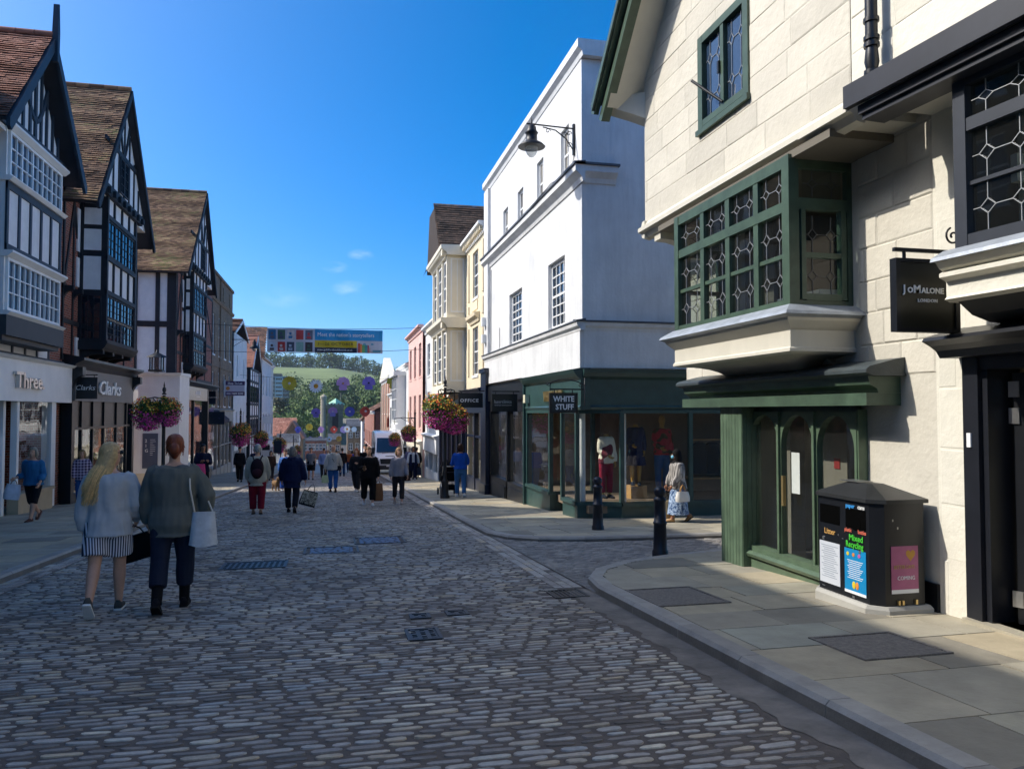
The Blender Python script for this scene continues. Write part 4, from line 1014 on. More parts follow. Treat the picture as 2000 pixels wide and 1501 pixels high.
for Sx in (Sn, Sf):
    lead_window(t, Sx, [(.2, .62, 2.82, 3.2), (.2, .62, 3.25, 3.64), (.2, .64, 3.84, 4.12)], -.02, m_green, m_bayglass, 'bay_side_window', m_camedark,
        [(.02, .13, 2.68, 4.26, .0), (.70, .76, 2.68, 4.26, .0), (.15, .2, 2.76, 3.7, .012), (.62, .68, 2.76, 3.7, .012)], [(.13, .70, 4.13, 4.25, .0), (.13, .70, 3.7, 3.82, .0), (.13, .70, 2.68, 2.75, .0), (.2, .62, 2.75, 2.82, .01), (.2, .62, 3.2, 3.25, .008)])
# room behind the bay
m = MB(); m.box(A, 6.4, 10.4, 2.6, 2.7, -2.6, -.02, .6); m.box(A, 7.1, 9.7, 2.66, 2.72, -.3, .7); m.box(A, 6.4, 10.4, 4.22, 4.3, -2.6, .72); m.box(A, 6.3, 6.4, 2.7, 4.22, -2.6, -.3); m.box(A, 10.4, 10.5, 2.7, 4.22, -2.6, -.3); m.box(A, 6.3, 10.5, 2.6, 4.3, -2.7, -2.6)
m.box(A, 9.0, 9.72, 2.72, 4.2, -.32, -.28); m.box(A, 9.74, 9.76, 2.72, 4.2, -.3, .02)
part('bay_room', m, M('room_plaster', '#6e685c', .8, .08, 2), t)
m = MB(); m.box(A, 7.2, 8.0, 2.72, 2.9, -.25, .3, .6); m.box(A, 8.1, 9.3, 2.74, 2.8, .2, .55); part('window_seat', m, m_white, t)
# lead sill, cream apron, coved foot, console
def ring(d, e, v): return [A.p(7.03 - e, v, 0), A.p(7.03 - e, v, .76 + d), A.p(9.78 + e, v, .76 + d), A.p(9.78 + e, v, 0)]
m = MB(); m.loft([ring(.02, .02, 2.70), ring(.14, .16, 2.62), ring(.16, .18, 2.585), ring(.1, .12, 2.56)], True, smooth=False); part('lead_sill', m, m_lead, t)
m = MB(); m.loft([ring(.1, .11, 2.559), ring(.09, .1, 2.53), ring(.02, .03, 2.46), ring(.0, .0, 2.44), ring(.0, .0, 2.27), ring(.02, .02, 2.25), ring(.02, .02, 2.22), ring(-.04, -.04, 2.2)], True, smooth=False); part('bay_apron', m, m_creamtrim, t)
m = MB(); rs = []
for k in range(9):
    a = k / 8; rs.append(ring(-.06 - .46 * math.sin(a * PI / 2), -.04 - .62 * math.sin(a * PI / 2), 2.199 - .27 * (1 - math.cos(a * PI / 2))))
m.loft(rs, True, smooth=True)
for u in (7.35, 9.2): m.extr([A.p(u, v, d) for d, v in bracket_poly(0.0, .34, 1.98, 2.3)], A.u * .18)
part('coved_foot', m, M('shaded_cove_paint', (.5, .47, .38), .6, .1, 3), t)  # cream trim colour darkened, shade under the bay put into the paint
# fascia roof of the shopfront
m = MB(); m.prof(A, 6.3, 10.45, [(0, 2.12), (.12, 2.1), (.4, 2.03), (.44, 2.0), (.44, 1.97), (.36, 1.94), (.0, 1.94)]); part('shopfront_roof', m, M('dark_lead', '#3c4446', .5, .2, 6, bump=.3, bs=10), t)
m = MB(); m.prof(A, 6.38, 10.38, [(0, 1.939), (.36, 1.939), (.34, 1.86), (.26, 1.82), (.25, 1.78), (0, 1.78)])
m.box(A, 6.38, 10.36, 1.66, 1.779, 0, .38); m.box(A, 6.95, 9.4, 1.58, 1.659, -.1, .06); part('shop_cornice', m, m_green, t)
# pilaster of beaded boards
m = MB(); n = 7
for (q0, q1, dd) in ((8.88, 9.42, .28),):
    m.box(A, q0, q1, gz(9.3) - .05, 1.659, .0, dd - .02)
    for i in range(n):
        a = q0 + (q1 - q0) * i / n; m.box(A, a + .004, a + (q1 - q0) / n - .004, gz(9.3) + .08, 1.655, dd - .02, dd, RND.random())
    for i in range(4): m.box(A, q0 - .012, q0, gz(9.3) + .08, 1.65, .02 + .065 * i, .08 + .065 * i, RND.random())
part('pilaster', m, m_greenlite, t)
# arcaded window
W0, W1 = 6.88, 8.98; nb = 3; z0, z1 = -.08, 1.6
m = MB(); P = RF(5.18); m.box(A, 6.86, 6.89, -.5, 1.62, .002, .11)
def arcade(mb, fr, u0, u1, v0, v1, ring_, d0, d1):
    c = (u0 + u1) / 2; r = (u1 - u0) / 2 - ring_; spring = v1 - r * 1.15 - .04
    mb.box(fr, u0, u0 + ring_, v0, v1, d0, d1); mb.box(fr, u1 - ring_, u1, v0, v1, d0, d1)
    n_ = 14; arcp = [(c + r * math.cos(PI * k / n_), spring + r * 1.15 * math.sin(PI * k / n_)) for k in range(n_ + 1)]
    for (a, b) in zip(arcp, arcp[1:]): mb.prism(fr, [a, (a[0], v1), (b[0], v1), b], d0, d1)
for i in range(nb): arcade(m, P, W0 + (W1 - W0) * i / nb, W0 + (W1 - W0) * (i + 1) / nb, z0, z1, .035, -.08, 0)
for i in range(1, nb): m.box(P, W0 + (W1 - W0) * i / nb - .02, W0 + (W1 - W0) * i / nb + .02, z0, z1, 0.001, .03)
m.box(P, W0 - .03, W1 + .03, z0 - .06, z0, -.1, .05); part('arcaded_window', m, m_greenlite, t)
g = MB(); g.face([P.p(W0, z0, -.05), P.p(W1, z0, -.05), P.p(W1, z1, -.05), P.p(W0, z1, -.05)]); part('shop_pane', g, m_shopglass, t)
m = MB(); m.prof(P, W0 - .04, W1 + .04, [(-.1, z0 - .06), (.08, z0 - .06), (.12, z0 - .09), (.1, z0 - .13), (-.1, z0 - .13)])
n = 26
for i in range(n):
    a = W0 + (W1 - W0) * i / n; m.box(P, a + .004, a + (W1 - W0) / n - .004, -.62, z0 - .13, -.1, .04, RND.random())
m.box(P, W0, W1, -.6, z0 - .13, -.12, .03); m.box(P, W0 - .02, W1 + .02, -.6, gz(8) + .17, -.1, .06); part('stall_riser', m, m_greenlite, t)
m = MB(); m.box(P, 8.1, 8.14, .5, .85, 0.032, .07); part('door_handle', m, m_gold, t)
m = MB(); m.box(A, 6.7, 9.4, gz(8), gz(8) + .14, -3.2, .1, .5); m.box(A, 7.0, 9.4, -.5, 1.9, -3.3, -3.2, .3); m.box(A, 6.9, 7.0, -.6, 1.9, -3.2, -.1, .3); m.box(A, 7, 9.4, 1.66, 1.7, -3.2, -.12, .3)
m.box(A, 7.6, 8.05, -.4, 1.66, -.5, -.3, .7); m.box(A, 8.55, 8.7, -.4, 1.66, -.4, -.2, .7)
part('shop_interior', m, M('dim_shop_wall', '#6f6a5e', .8, .1, 2, tone=.3), t)
m = MB()
for (u, v, s_) in ((7.72, .95, .1), (7.72, .55, .14), (7.72, .2, .09)): m.box(A, u, u + s_, v, v + s_ * 1.2, -.3, -.29)
m.mi = 1; m.box(A, 8.35, 8.52, .6, 1.1, -.2, -.195); m.box(A, 7.7, 7.84, .38, .52, -.3, -.288)
part('notices', m, [M('red_notice', '#8c2b2a', .5, .02), m_letter], t)
m = MB(); m.extr([A.p(7.2, .0, -.9), A.p(7.6, .25, -.9), A.p(8.9, .85, -2.6), A.p(8.9, .6, -2.6)], A.u * .05); part('stair_string', m, m_pale, t)

# ================= white and black corner shop beside the camera =================
t = thing('stone_building', 'pale cream stone building with black doorway and black leaded bay at the right edge', 'building', (8, 2, gz(2)))
w = MB(); w.wall(A, -4, 5.922, -.6, 4.6, [(3.9, 5.42, -.4, 2.02), (2.0, 4.95, 2.9, 4.35)], 0.004, .35)
ashlar(w, A, 5.56, 5.9, -.2, 4.4, .52, (), None, .006, .005, .5, .9); ashlar(w, A, -1, 5.56, 2.1, 4.4, .36, [(1.8, 5.05, 2.5, 4.4), (3.5, 5.56, 2.0, 2.4)], None, .006, .005)
w.wall(U, -4, 6.16, 4.5, 8.2, (), 0.0, .3); ashlar(w, U, -1, 6.15, 4.55, 7, .34, (), None, .007, .005, .6, 1.3)
w.box(U, -4, 6.15, 4.4, 8.2, -7, -.5); w.box(A, -4, 5.9, 4.3, 4.398, -.5, .65); w.box(A, -4, 3.4, -.6, 2.6, -4, -.4)
part('wall', w, m_creamlite, t)
# oblique gutter beam and bay, a few degrees off the street line
an = math.radians(4.5); ud = V((math.sin(an), -math.cos(an), 0)); nd = V((-math.cos(an), -math.sin(an), 0))
G = Fr((4.45, 5.97, 0), ud, nd)
m = MB(); m.box(G, 0, 5, 4.3, 4.5, -.02, .04); m.box(G, .1, 5, 4.22, 4.3, -.3, -.03); m.box(G, .12, 5, 4.17, 4.22, -.3, -.06); m.box(G, 0.02, 5, 4.45, 4.49, -.25, -.02); part('gutter_beam', m, M('slate_black_paint', '#23252c', .5, .2, 4, streak=.1), t)
m = MB(); m.tube([(4.52, 5.72, 4.5), (4.52, 5.72, 4.78)], .045, 10); m.tube([(4.52, 5.72, 4.78), (4.52, 5.72, 9)], .052, 12)
for z in (4.52, 4.76, 4.82, 4.98): m.lathe((4.52, 5.72, z), [(.066, 0), (.066, .035)], 12)
m.lathe((4.52, 5.72, 4.55), [(.045, 0), (.062, .08), (.05, .2)], 12); part('drainpipe', m, m_black, t)
Bq = Fr((4.73, 5.05, 0), ud, nd)
m_char = M('charcoal_joinery_paint', '#30343b', .45, .12, 4, streak=.08)
cells = []; 
for i in range(3):
    a = .13 + i * .62; b = a + .52
    for c, e in ((2.96, 3.34), (3.37, 3.75), (3.87, 4.12)): cells.append((a, b, c, e))
posts = [(0, .11, 2.87, 4.2, .02)] + [(.67 + .62 * i, .74 + .62 * i, 2.94, 4.14, 0) for i in range(3)]
rails = [(.11, 2.1, 4.12, 4.2, .015), (.11, 2.1, 3.76, 3.86, .012), (.11, 2.1, 3.34, 3.37, -.01), (.11, 2.1, 2.87, 2.96, .015)]
lead_window(t, Bq, cells, 0, m_char, m_bayglass, 'bay_window', None, posts, rails)
m = MB(); m.box(Bq, -.04, 2.2, 4.2, 4.32, -.5, .06); m.box(Bq, .0, .08, 2.87, 4.2, -.55, -.07); part('bay_head', m, m_black, t)
m = MB(); m.prof(Bq, -.1, 2.3, [(-.5, 2.87), (.03, 2.87), (.16, 2.80), (.17, 2.77), (-.5, 2.77)]); part('lead_sill', m, m_lead, t)
m = MB(); m.prof(Bq, -.08, 2.3, [(-.5, 2.769), (.14, 2.769), (.1, 2.72), (.06, 2.7), (.1, 2.68), (.1, 2.65), (.03, 2.62), (.03, 2.5), (.05, 2.48), (.0, 2.46), (-.5, 2.46)]); part('bay_apron', m, m_creamlite, t)
m = MB(); m.box(A, 1.5, 5.0, 2.8, 2.87, -2.5, .3); m.box(A, 1.5, 5.2, 4.2, 4.3, -2.5, .3); m.box(A, 4.98, 5.2, 2.87, 4.2, -2.5, -.36); m.box(A, 1.5, 5.2, 2.8, 4.3, -2.6, -2.5); part('bay_room', m, m_creamlite, t)
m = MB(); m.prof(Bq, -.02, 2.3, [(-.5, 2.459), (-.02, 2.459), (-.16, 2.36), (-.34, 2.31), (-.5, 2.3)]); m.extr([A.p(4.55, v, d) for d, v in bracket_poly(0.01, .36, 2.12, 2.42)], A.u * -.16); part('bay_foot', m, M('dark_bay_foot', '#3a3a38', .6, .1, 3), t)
# doorcase
m = MB(); m.prof(A, 2.0, 5.66, [(.01, 2.32), (.1, 2.31), (.36, 2.23), (.38, 2.2), (.3, 2.16), (.24, 2.12), (.2, 2.06), (.01, 2.06)])
m.box(A, 5.40, 5.56, gz(5.5) + .1, 2.059, -.2, .07); m.box(A, 5.34, 5.4, gz(5.5) + .1, 2.059, -.3, .03); m.box(A, 3.6, 5.4, 1.95, 2.059, -.2, .05); m.box(A, 3.6, 3.9, -.3, 2.059, -.2, .07)
part('door_frame', m, M('doorcase_black_paint', '#1c1e24', .38, .15, 5), t)
m = MB(); D = Fr((5.5, 5.3, 0), V((.35, -.94, 0)), V((-.94, -.35, 0)))
gw = (.13, .72)
m.box(D, 0, .13, -.19, 1.92, -.03, .03); m.box(D, .72, .85, -.19, 1.92, -.03, .03); m.box(D, .13, .72, -.19, .16, -.03, .03)
n_ = 8; ac = [(.425 + .295 * math.cos(PI * k / n_), 1.66 + .12 * math.sin(PI * k / n_)) for k in range(n_ + 1)]
for a, b in zip(ac, ac[1:]): m.prism(D, [a, (a[0], 1.92), (b[0], 1.92), b], -.03, .03)
dd = part('door', m, m_black, t)
g = MB(); g.face([D.p(.13, .16, 0), D.p(.72, .16, 0), D.p(.72, 1.8, 0), D.p(.13, 1.8, 0)]); part('pane', g, m_shopglass, dd, True)
m = MB(); m.box(D, .135, .715, .17, 1.76, -.028, -.022); part('glass_backing', m, M('cream_glass_backing', '#cfc6ae', .7, .06, 3), dd, True)  # panel added behind the glass, its cream standing for reflection and pale interior
m = MB(); m.box(D, .24, .7, .62, 1.3, -.02, -.012); m.box(D, .24, .7, 1.28, 1.3, -.012, -.008); part('notice_panel', m, M('cream_notice_panel', '#d8d0ba', .6, .04), dd, True)
m = MB(); m.box(D, .45, .66, 1.08, 1.18, -.011, -.006); part('letter_plate', m, m_black, dd, True)
m = MB()
for v in (0.0, 1.5, 1.72):
    m = MB(); m.box(D, -.03, .05, v, v + .13, .03, .045); part('hinge', m, m_steel, dd, True)
m = MB(); m.box(A, 3.5, 5.4, 2.1, 2.2, -2.8, -.3, .5); m.box(A, 3.5, 5.9, -.6, 2.2, -2.9, -2.8, .5); m.box(A, 5.4, 5.5, -.6, 2.2, -2.8, -.36, .5); m.box(A, 3.5, 5.4, -.5, gz(5) + .12, -2.8, -.02, .6); part('hallway', m, M('hall_plaster', '#9a8f78', .8, .08, 2), t)
m = MB(); m.box(A, 5.47, 5.51, 1.3, 1.42, .07, .085); part('bell_push', m, m_letter, t)
m = MB(); m.box(A, 3.7, 5.56, gz(5) + .02, gz(5) + .12, -.3, .12); part('threshold', m, m_york, t)
m = MB(); m.box(A, 4.92, 4.98, 3.4, 3.62, .02, .12); part('alarm_box', m, m_letter, t)
# sign of the shop at the right edge
sg = hang_sign('black square shop sign with pale capitals hanging beside the black leaded bay', 5.4, 4.44, 5.03, 2.25, 2.85, M('satin_black_board', '#17180f', .35, .1, 5), [('J', 4.5, 2.57, .09, dict(bold=.0015)), ('O', 4.541, 2.57, .064, dict(bold=.0015)), ('M', 4.597, 2.57, .09, dict(bold=.0015)), ('ALONE', 4.674, 2.57, .064, dict(space=1.05, bold=.0015)), ('LONDON', 4.635, 2.495, .04, dict(space=1.15))], 5.25, th=.05, frame=m_black, lm=m_letter)
m = MB(); pts = []
for k in range(20):
    a = k / 19 * 2.6 * PI; r = .075 * (1 - k / 24); pts.append((5.02 + r * math.cos(a + 1.9) * 1.0, 5.4, 3.06 + r * math.sin(a + 1.9)))
m.tube(pts, .009, 5); m.tube([(5.03, 5.4, 2.93), (5.12, 5.4, 2.98), (5.2, 5.4, 3.2), (5.29, 5.4, 3.3)], .01, 5); part('scroll', m, m_iron, sg)

# ================= white building on the far corner =================
t = thing('white_building', 'tall white rendered corner building with dark teal shopfront across the side street', 'building', (10, 21, gz(21)))
X0 = 5.25; Fw = RF(X0); y0, y1 = 16.0, 26.9
h1 = [(17.3, 18.75, 3.64, 5.3), (21.55, 23.2, 3.64, 5.2)]
h2 = [(16.95, 17.6, 7.08, 8.3), (19.2, 19.85, 7.08, 8.25), (21.4, 22.1, 7.05, 8.1), (23.4, 24.1, 7.0, 8.05)]
w = MB(); w.wall(Fw, y0, y1, 2.53, 9.45, h1 + h2, 0, .24); w.box(Fw, y0 + .01, y1, 3.6, 8.4, -9, -.26); w.box(Fw, y0 + .01, y1, 1.75, 3.598, -9, -.3); w.box(Fw, y0 + .01, y1, 8.4, 9.45, -.62, -.26)
Sd = Fr((X0, y0, 0), (1, 0, 0), (0, -1, 0))
w.face([Sd.p(0, 1.7, 0), Sd.p(.66, 1.7, 0), Sd.p(.66, 9.45, 0), Sd.p(0, 9.45, 0)]); w.box(Sd, .66, 9, 1.7, 8.4, -.2, -.09); w.face([Sd.p(.66, 1.7, 0), Sd.p(.66, 9.45, 0), Sd.p(.66, 9.45, -.5), Sd.p(.66, 1.7, -.5)])
part('wall', w, m_render, t)
c = MB()
def corn(z, prof_):
    c.prof(Fw, y0 - prof_[-2][0], y1 + .02, [(d, z + v) for d, v in prof_]); 
corn_p = [(-.02, 0), (.03, 0), (.05, .06), (.14, .16), (.2, .2), (.2, .34), (-.02, .34)]
c.prof(Fw, 15.82, y1 + .1, [(d, 9.4 + v) for d, v in [(-.6, 0), (.02, 0), (.05, .1), (.14, .18), (.14, .36), (-.6, .36)]])
c.prof(Sd, -.0, .76, [(d, 9.4 + v) for d, v in [(-.3, 0), (.02, 0), (.05, .1), (.13, .18), (.13, .355), (-.3, .355)]])
for z, tp in ((6.62, .36),):
    c.prof(Fw, 15.82, y1 + .1, [(-.02, z), (.03, z), (.06, z + .1), (.16, z + .2), (.2, z + .22), (.2, z + tp), (-.02, z + tp)])
    c.prof(Sd, -.02, .78, [(-.02, z), (.03, z), (.06, z + .1), (.16, z + .2), (.178, z + .22), (.178, z + tp - .002), (-.02, z + tp - .002)])
c.prof(Fw, 15.84, y1 + .05, [(-.02, 3.36), (.09, 3.36), (.1, 3.42), (.16, 3.46), (.18, 3.54), (-.02, 3.58)]); c.prof(Sd, -.02, 9, [(-.1, 3.36), (.09, 3.36), (.1, 3.42), (.14, 3.46), (.158, 3.54), (-.1, 3.578)])
c.box(Fw, 15.92, y1 - .01, 2.55, 3.36, .002, .08); c.box(Sd, .002, 9, 2.55, 3.36, -.1, .08)
c.box(Fw, 26.2, y1, 3.58, 9.4, 0, .1)
part('cornice', c, m_render, t)
c = MB(); c.prof(Fw, 15.78, y1 + .1, [(-.02, 6.981), (.24, 6.981), (.24, 7.03), (-.02, 7.06)]); c.prof(Sd, -.2, .82, [(-.02, 6.981), (.22, 6.981), (.22, 7.028), (-.02, 7.058)])
c.prof(Fw, 15.8, y1, [(-.02, 3.581), (.2, 3.55), (.2, 3.58), (-.02, 3.62)]); c.prof(Sd, -.18, 9, [(-.1, 3.579), (.18, 3.55), (.18, 3.58), (-.1, 3.62)]); c.prof(Sd, .6, 9, [(-.25, 8.4), (.0, 8.36), (.02, 8.42), (-.4, 8.6)])
part('lead_flashing', c, M('weathered_lead', '#4f545c', .6, .2, 5, bump=.2, bs=8), t)
for (a, b, c_, e) in h1: window(t, Fw, a, b, c_, e, 4, 6, -.09, m_white, m_glass, .09, .03, .06, name='sash_window', sash=True)
for (a, b, c_, e) in h2: window(t, Fw, a, b, c_, e, 2, 2, -.07, m_white, m_glasscurtain, .07, .03, .05, name='sash_window', sash=True)
for u, v in ((26.55, 4.0), (26.6, 4.6)): m = MB(); m.box(Fw, u - .12, u + .12, v, v + .3, .1, .24); part('junction_box', m, m_white, t)
m = MB(); m.tube([Fw.p(26.0, 3.7, .03), Fw.p(26.02, 6.5, .02)], .02, 6); m.tube([Fw.p(24.6, 3.6, .02), Fw.p(24.6, 4.3, .02), Fw.p(24.5, 4.32, .05)], .012, 5); part('cable_run', m, m_letterdim, t)
m = MB(); m.tube([Fw.p(16.5, 7.4, .02), Fw.p(16.7, 7.1, .02), Fw.p(17.6, 7.05, .25), Fw.p(19.5, 6.99, .26)], .009, 5); part('cable_run', m, m_iron, t)
# shopfront, teal
T = MB(); F5 = RF(5.2)
T.prof(F5, 15.9, 20.92, [(-.2, 1.64), (.02, 1.64), (.05, 1.7), (.02, 1.74), (.02, 2.3), (.1, 2.36), (.16, 2.44), (.2, 2.52), (-.2, 2.54)])
T.prof(Sd, -.02, 9, [(-.2, 1.64), (.06, 1.64), (.09, 1.7), (.06, 1.74), (.06, 2.3), (.14, 2.36), (.18, 2.44), (.2, 2.518), (-.2, 2.538)])
T.box(F5, 18.3, 18.36, 1.76, 2.3, .02, .04); T.box(F5, 20.86, 20.94, -1, 2.5, -.2, .08)
part('fascia', T, m_teal, t)
T = MB(); sill = -.38
cor = [(5.2, 17.35), (5.22, 16.3), (6.12, 15.93), (12, 15.93)]
def along(mb, p, q, v0, v1, d0, d1, tone=None):
    p = V((*p, 0)); q = V((*q, 0)); u = (q - p); L = u.length; u.normalize(); fr = Fr(p, u, V((-u.y, u.x, 0)) * (-1)); mb.box(fr, 0, L, v0, v1, d0, d1, tone)
for p, q in zip(cor, cor[1:]):
    along(T, p, q, -1.3, sill - .08, -.12, 0); along(T, p, q, sill - .08, sill, -.14, .06); along(T, p, q, 1.56, 1.638, -.1, .02)
for p in cor[:3] + [(7.75, 15.93), (9.4, 15.93)]: T.bx(p[0] - .045, p[0] + .045, p[1] - .045, p[1] + .045, sill, 1.6)
# front window beyond the recessed door
T.box(F5, 18.45, 20.85, -1.3, sill - .08, -.12, 0); T.box(F5, 18.42, 20.86, sill - .08, sill, -.14, .05); T.box(F5, 18.45, 20.85, 1.56, 1.638, -.1, .02)
for u in (18.5, 20.8): T.box(F5, u - .05, u + .05, sill, 1.6, -.09, .01)
dr_ = Fr((5.2, 18.5, 0), (1, 0, 0), (0, -1, 0)); T.box(dr_, .05, 1.2, -1.3, sill, -.1, 0); T.box(dr_, 1.1, 1.2, sill, 1.6, -.08, 0)
so2 = part('shopfront', T, m_teal, t)
g = MB()
for p, q in zip(cor, cor[1:]): g.face([(p[0], p[1] + .02, sill), (q[0], q[1] + .02, sill), (q[0], q[1] + .02, 1.58), (p[0], p[1] + .02, 1.58)])
g.face([F5.p(18.5, sill, -.04), F5.p(20.8, sill, -.04), F5.p(20.8, 1.58, -.04), F5.p(18.5, 1.58, -.04)]); g.face([dr_.p(.05, sill, -.04), dr_.p(1.1, sill, -.04), dr_.p(1.1, 1.58, -.04), dr_.p(.05, 1.58, -.04)])
part('pane', g, m_shopglass, so2, True)
m = MB(); m.bx(5.4, 12, 16.05, 20.8, -.62, -.45, .5); m.bx(5.4, 13, 20.8, 20.95, -1.2, 1.7, .3); m.bx(11.9, 12, 16, 20.8, -.6, 1.6, .4); m.bx(6.6, 12, 18.6, 18.7, -.45, 1.6, .35); m.bx(5.4, 12, 16, 20.8, 1.66, 1.72, .6)
part('shop_interior', m, M('dark_stained_shopfitting', '#7c6b58', .7, .2, 2), t)
m = MB(); m.tube([(5.38, 16.42, -.45), (5.38, 16.42, 1.64)], .07, 12); m.tube([(6.3, 16.2, -.45), (6.3, 16.2, 1.64)], .03, 8); part('iron_column', m, m_white, t)
m = MB(); m.tube([(8.3, 17.2, .92), (11.5, 17.2, .92)], .018, 6); m.box(Fr((8.3, 17.3, 0), (1, 0, 0), (0, -1, 0)), 0, 3, -.02, .02, -.3, .3); part('clothes_rail', m, m_wood, t)
lt = MB(); text_mb(lt, 'WHITE STUFF', Fr((5.18, 18.75, 0), (0, -1, 0), (-1, 0, 0)), 0, 1.86, .34, .05, .04, sx=.78, bold=.012); part('lettering', lt, m_gold, t)
m = MB(); m.box(F5, 20.4, 20.62, 1.84, 2.06, .03, .15); part('alarm_box', m, M('cream_plastic', '#d8d2b4', .4, .03), t)
sg = hang_sign('square dark sign with big white serif capitals on a scrolled bracket at the corner shop', 15.75, 4.44, 5.04, 1.57, 2.0, M('dark_slate_board', '#1b2a2e', .4, .05), [('WHITE', 4.51, 1.815, .165, dict(sx=.9, bold=.004)), ('STUFF', 4.56, 1.645, .165, dict(sx=.9, bold=.004))], 5.2, th=.05, frame=m_black)
m = MB()
m.tube([(4.36 + .86 * k / 12, 15.75, 2.17 + .12 * math.sin(PI * k / 12)) for k in range(13)], .012, 5)
for cx, r, s_ in ((4.42, .05, 1), (5.12, .05, -1)):
    m.tube([(cx + r * (1 - k / 22) * math.cos(k / 3), 15.75, 2.17 + s_ * r * (1 - k / 22) * math.sin(k / 3)) for k in range(20)], .009, 5)
m.tube([(5.22, 15.75, 1.72), (5.22, 15.75, 2.32), (5.26, 15.9, 2.32)], .012, 5); part('scroll', m, m_iron, sg)
# black beauty clinic front and navy front
T = MB(); T.box(F5, 20.95, 26.1, 1.95, 2.5, -.2, .05); T.prof(F5, 20.95, 26.1, [(-.2, 2.5), (.1, 2.5), (.16, 2.54), (-.2, 2.56)]); T.box(F5, 20.95, 26.1, 1.6, 1.949, -.2, -.02)
for u in (21.05, 23.4, 26.0): T.box(F5, u - .09, u + .09, -1.6, 1.6, -.25, .0)
T.box(F5, 20.95, 26.1, -1.7, -.55, -.25, .0); T.box(F5, 21.2, 23.2, -1.5, -.7, 0, .025); T.box(F5, 23.6, 25.8, -1.6, -.75, 0, .025)
so3 = part('clinic_shopfront', T, m_black, t); g = MB(); g.face([F5.p(21, -.55, -.1), F5.p(26, -.55, -.1), F5.p(26, 1.6, -.1), F5.p(21, 1.6, -.1)]); part('pane', g, m_shopglass, so3, True)
m = MB(); m.bx(5.4, 9, 20.96, 26.4, -1.3, -1.1, .3); m.bx(8.9, 9, 21, 26.4, -1.2, 1.7, .6); m.bx(5.6, 5.65, 22.1, 22.7, -.1, .95, .9); m.bx(5.6, 5.65, 24.2, 24.9, -.5, 1.3, .7); m.bx(5.4, 9, 26.4, 26.5, -1.6, 1.7, .2); part('clinic_interior', m, m_goods, t)
hang_sign('black projecting sign with grey lettering between the navy shop and the green grey shop', 21.5, 4.36, 5.08, 1.6, 2.1, m_black, [('laserclinics', 4.41, 1.84, .135, dict(sx=.88)), ('UNITED KINGDOM', 4.42, 1.765, .055, dict(sx=1.05))], 5.2, lm=m_letterdim, frame=m_black)
T = MB(); T.box(F5, 26.12, 27.05, -1.6, 2.95, -.4, .14); T.box(F5, 26.05, 27.12, 2.95, 3.1, -.4, .2); T.box(F5, 26.05, 27.12, -1.6, -.9, -.4, .18); part('navy_pilaster', T, m_navy, t)
hang_sign('black rectangular sign with widely spaced white capitals near the navy pilaster', 26.3, 4.15, 5.0, 1.74, 2.24, m_black, [('OFFICE', 4.2, 1.93, .16, dict(space=1.25, sx=1.05, bold=.004))], 5.2)
# wall lamp
t = thing('wall_lamp', 'big lantern on a scrolled iron bracket high on the white corner building', 'street lamp', (4.25, 16.5, 7.3))
m = MB(); m.bx(5.2, 5.25, 16.46, 16.54, 7.4, 8.1); m.tube([(5.24, 16.5, 8.0), (4.12, 16.5, 8.03)], .018, 6)
m.tube([(5.22, 16.5, 7.5), (5.05, 16.5, 7.75), (4.8, 16.5, 7.93), (4.5, 16.5, 7.98)], .014, 6)
for cx, cz, r in ((5.12, 7.62, .07), (5.0, 7.84, .08), (4.62, 7.9, .06), (5.12, 7.88, .06)): m.tube([(cx + r * (1 - k / 26) * math.cos(k / 3), 16.5, cz + r * (1 - k / 26) * math.sin(k / 3)) for k in range(22)], .009, 5)
m.lathe((4.24, 16.5, 8.03), [(.03, 0), (.015, .1), (.001, .18)], 8); part('bracket', m, m_iron, t)
m = MB(); m.lathe((4.24, 16.5, 7.5), [(.3, 0), (.31, .015), (.24, .08), (.13, .14), (.125, .3), (.15, .32), (.11, .38), (.1, .46), (.05, .5), (.02, .54)], 20); part('lamp_hood', m, m_iron, t)
m = MB(); m.lathe((4.24, 16.5, 7.27), [(.005, 0), (.05, .015), (.1, .07), (.14, .16), (.15, .225)], 16); part('lamp_glass', m, glass_clear('lamp_glass', (.9, .92, .92), .35), t)

# ================= cream stucco front and the row beyond =================
t = house('stucco_building', 'narrow cream stucco front with dentilled cornice beside the white corner building', RF(5.25), 27.1, 31.2, -2, 8.4, 9, m_creamwall, [(3.0, 4.85), (6.0, 7.8)], 1, 1.15, (2.3, 2.35), nx=2, ny=4, shopmat=m_navy)
m = MB(); f = RF(5.25)
for i in range(14): u = 27.2 + i * .29; m.box(f, u, u + .13, 8.18, 8.36, .0, .2)
part('dentils', m, m_creamwall, t); m = MB(); m.prof(f, 28.2, 30.2, [(0, 5.0), (.05, 5.0), (.08, 5.1), (.2, 5.2), (.22, 5.32), (0, 5.36)]); part('window_hood', m, m_creamwall, t); m = MB(); m.box(f, 28.6, 29.8, 5.5, 5.85, 0, .03); part('stucco_panel', m, m_creamwall, t)
for u in (27.5, 30.6):
    for a, b in ((3.0, 4.9), (5.2, 5.8), (6.0, 7.9)): m = MB(); m.box(f, u - .12, u + .12, a, b, 0, .05); part('stucco_panel', m, m_creamwall, t)
t = thing('bay_building', 'ivory building with a two storey projecting bay and dark brown tiled roof', 'building', (9, 35, gz(35)))
f = RF(5.25); w = MB(); w.box(f, 31.3, 38.5, 2.3, 8.3, -9, 0); w.box(f, 31.3, 38.5, -3, 2.297, -9, -2); part('wall', w, m_ivory, t)
q = RF(4.5); sn = Fr((4.5, 31.45, 0), (1, 0, 0), (0, -1, 0))
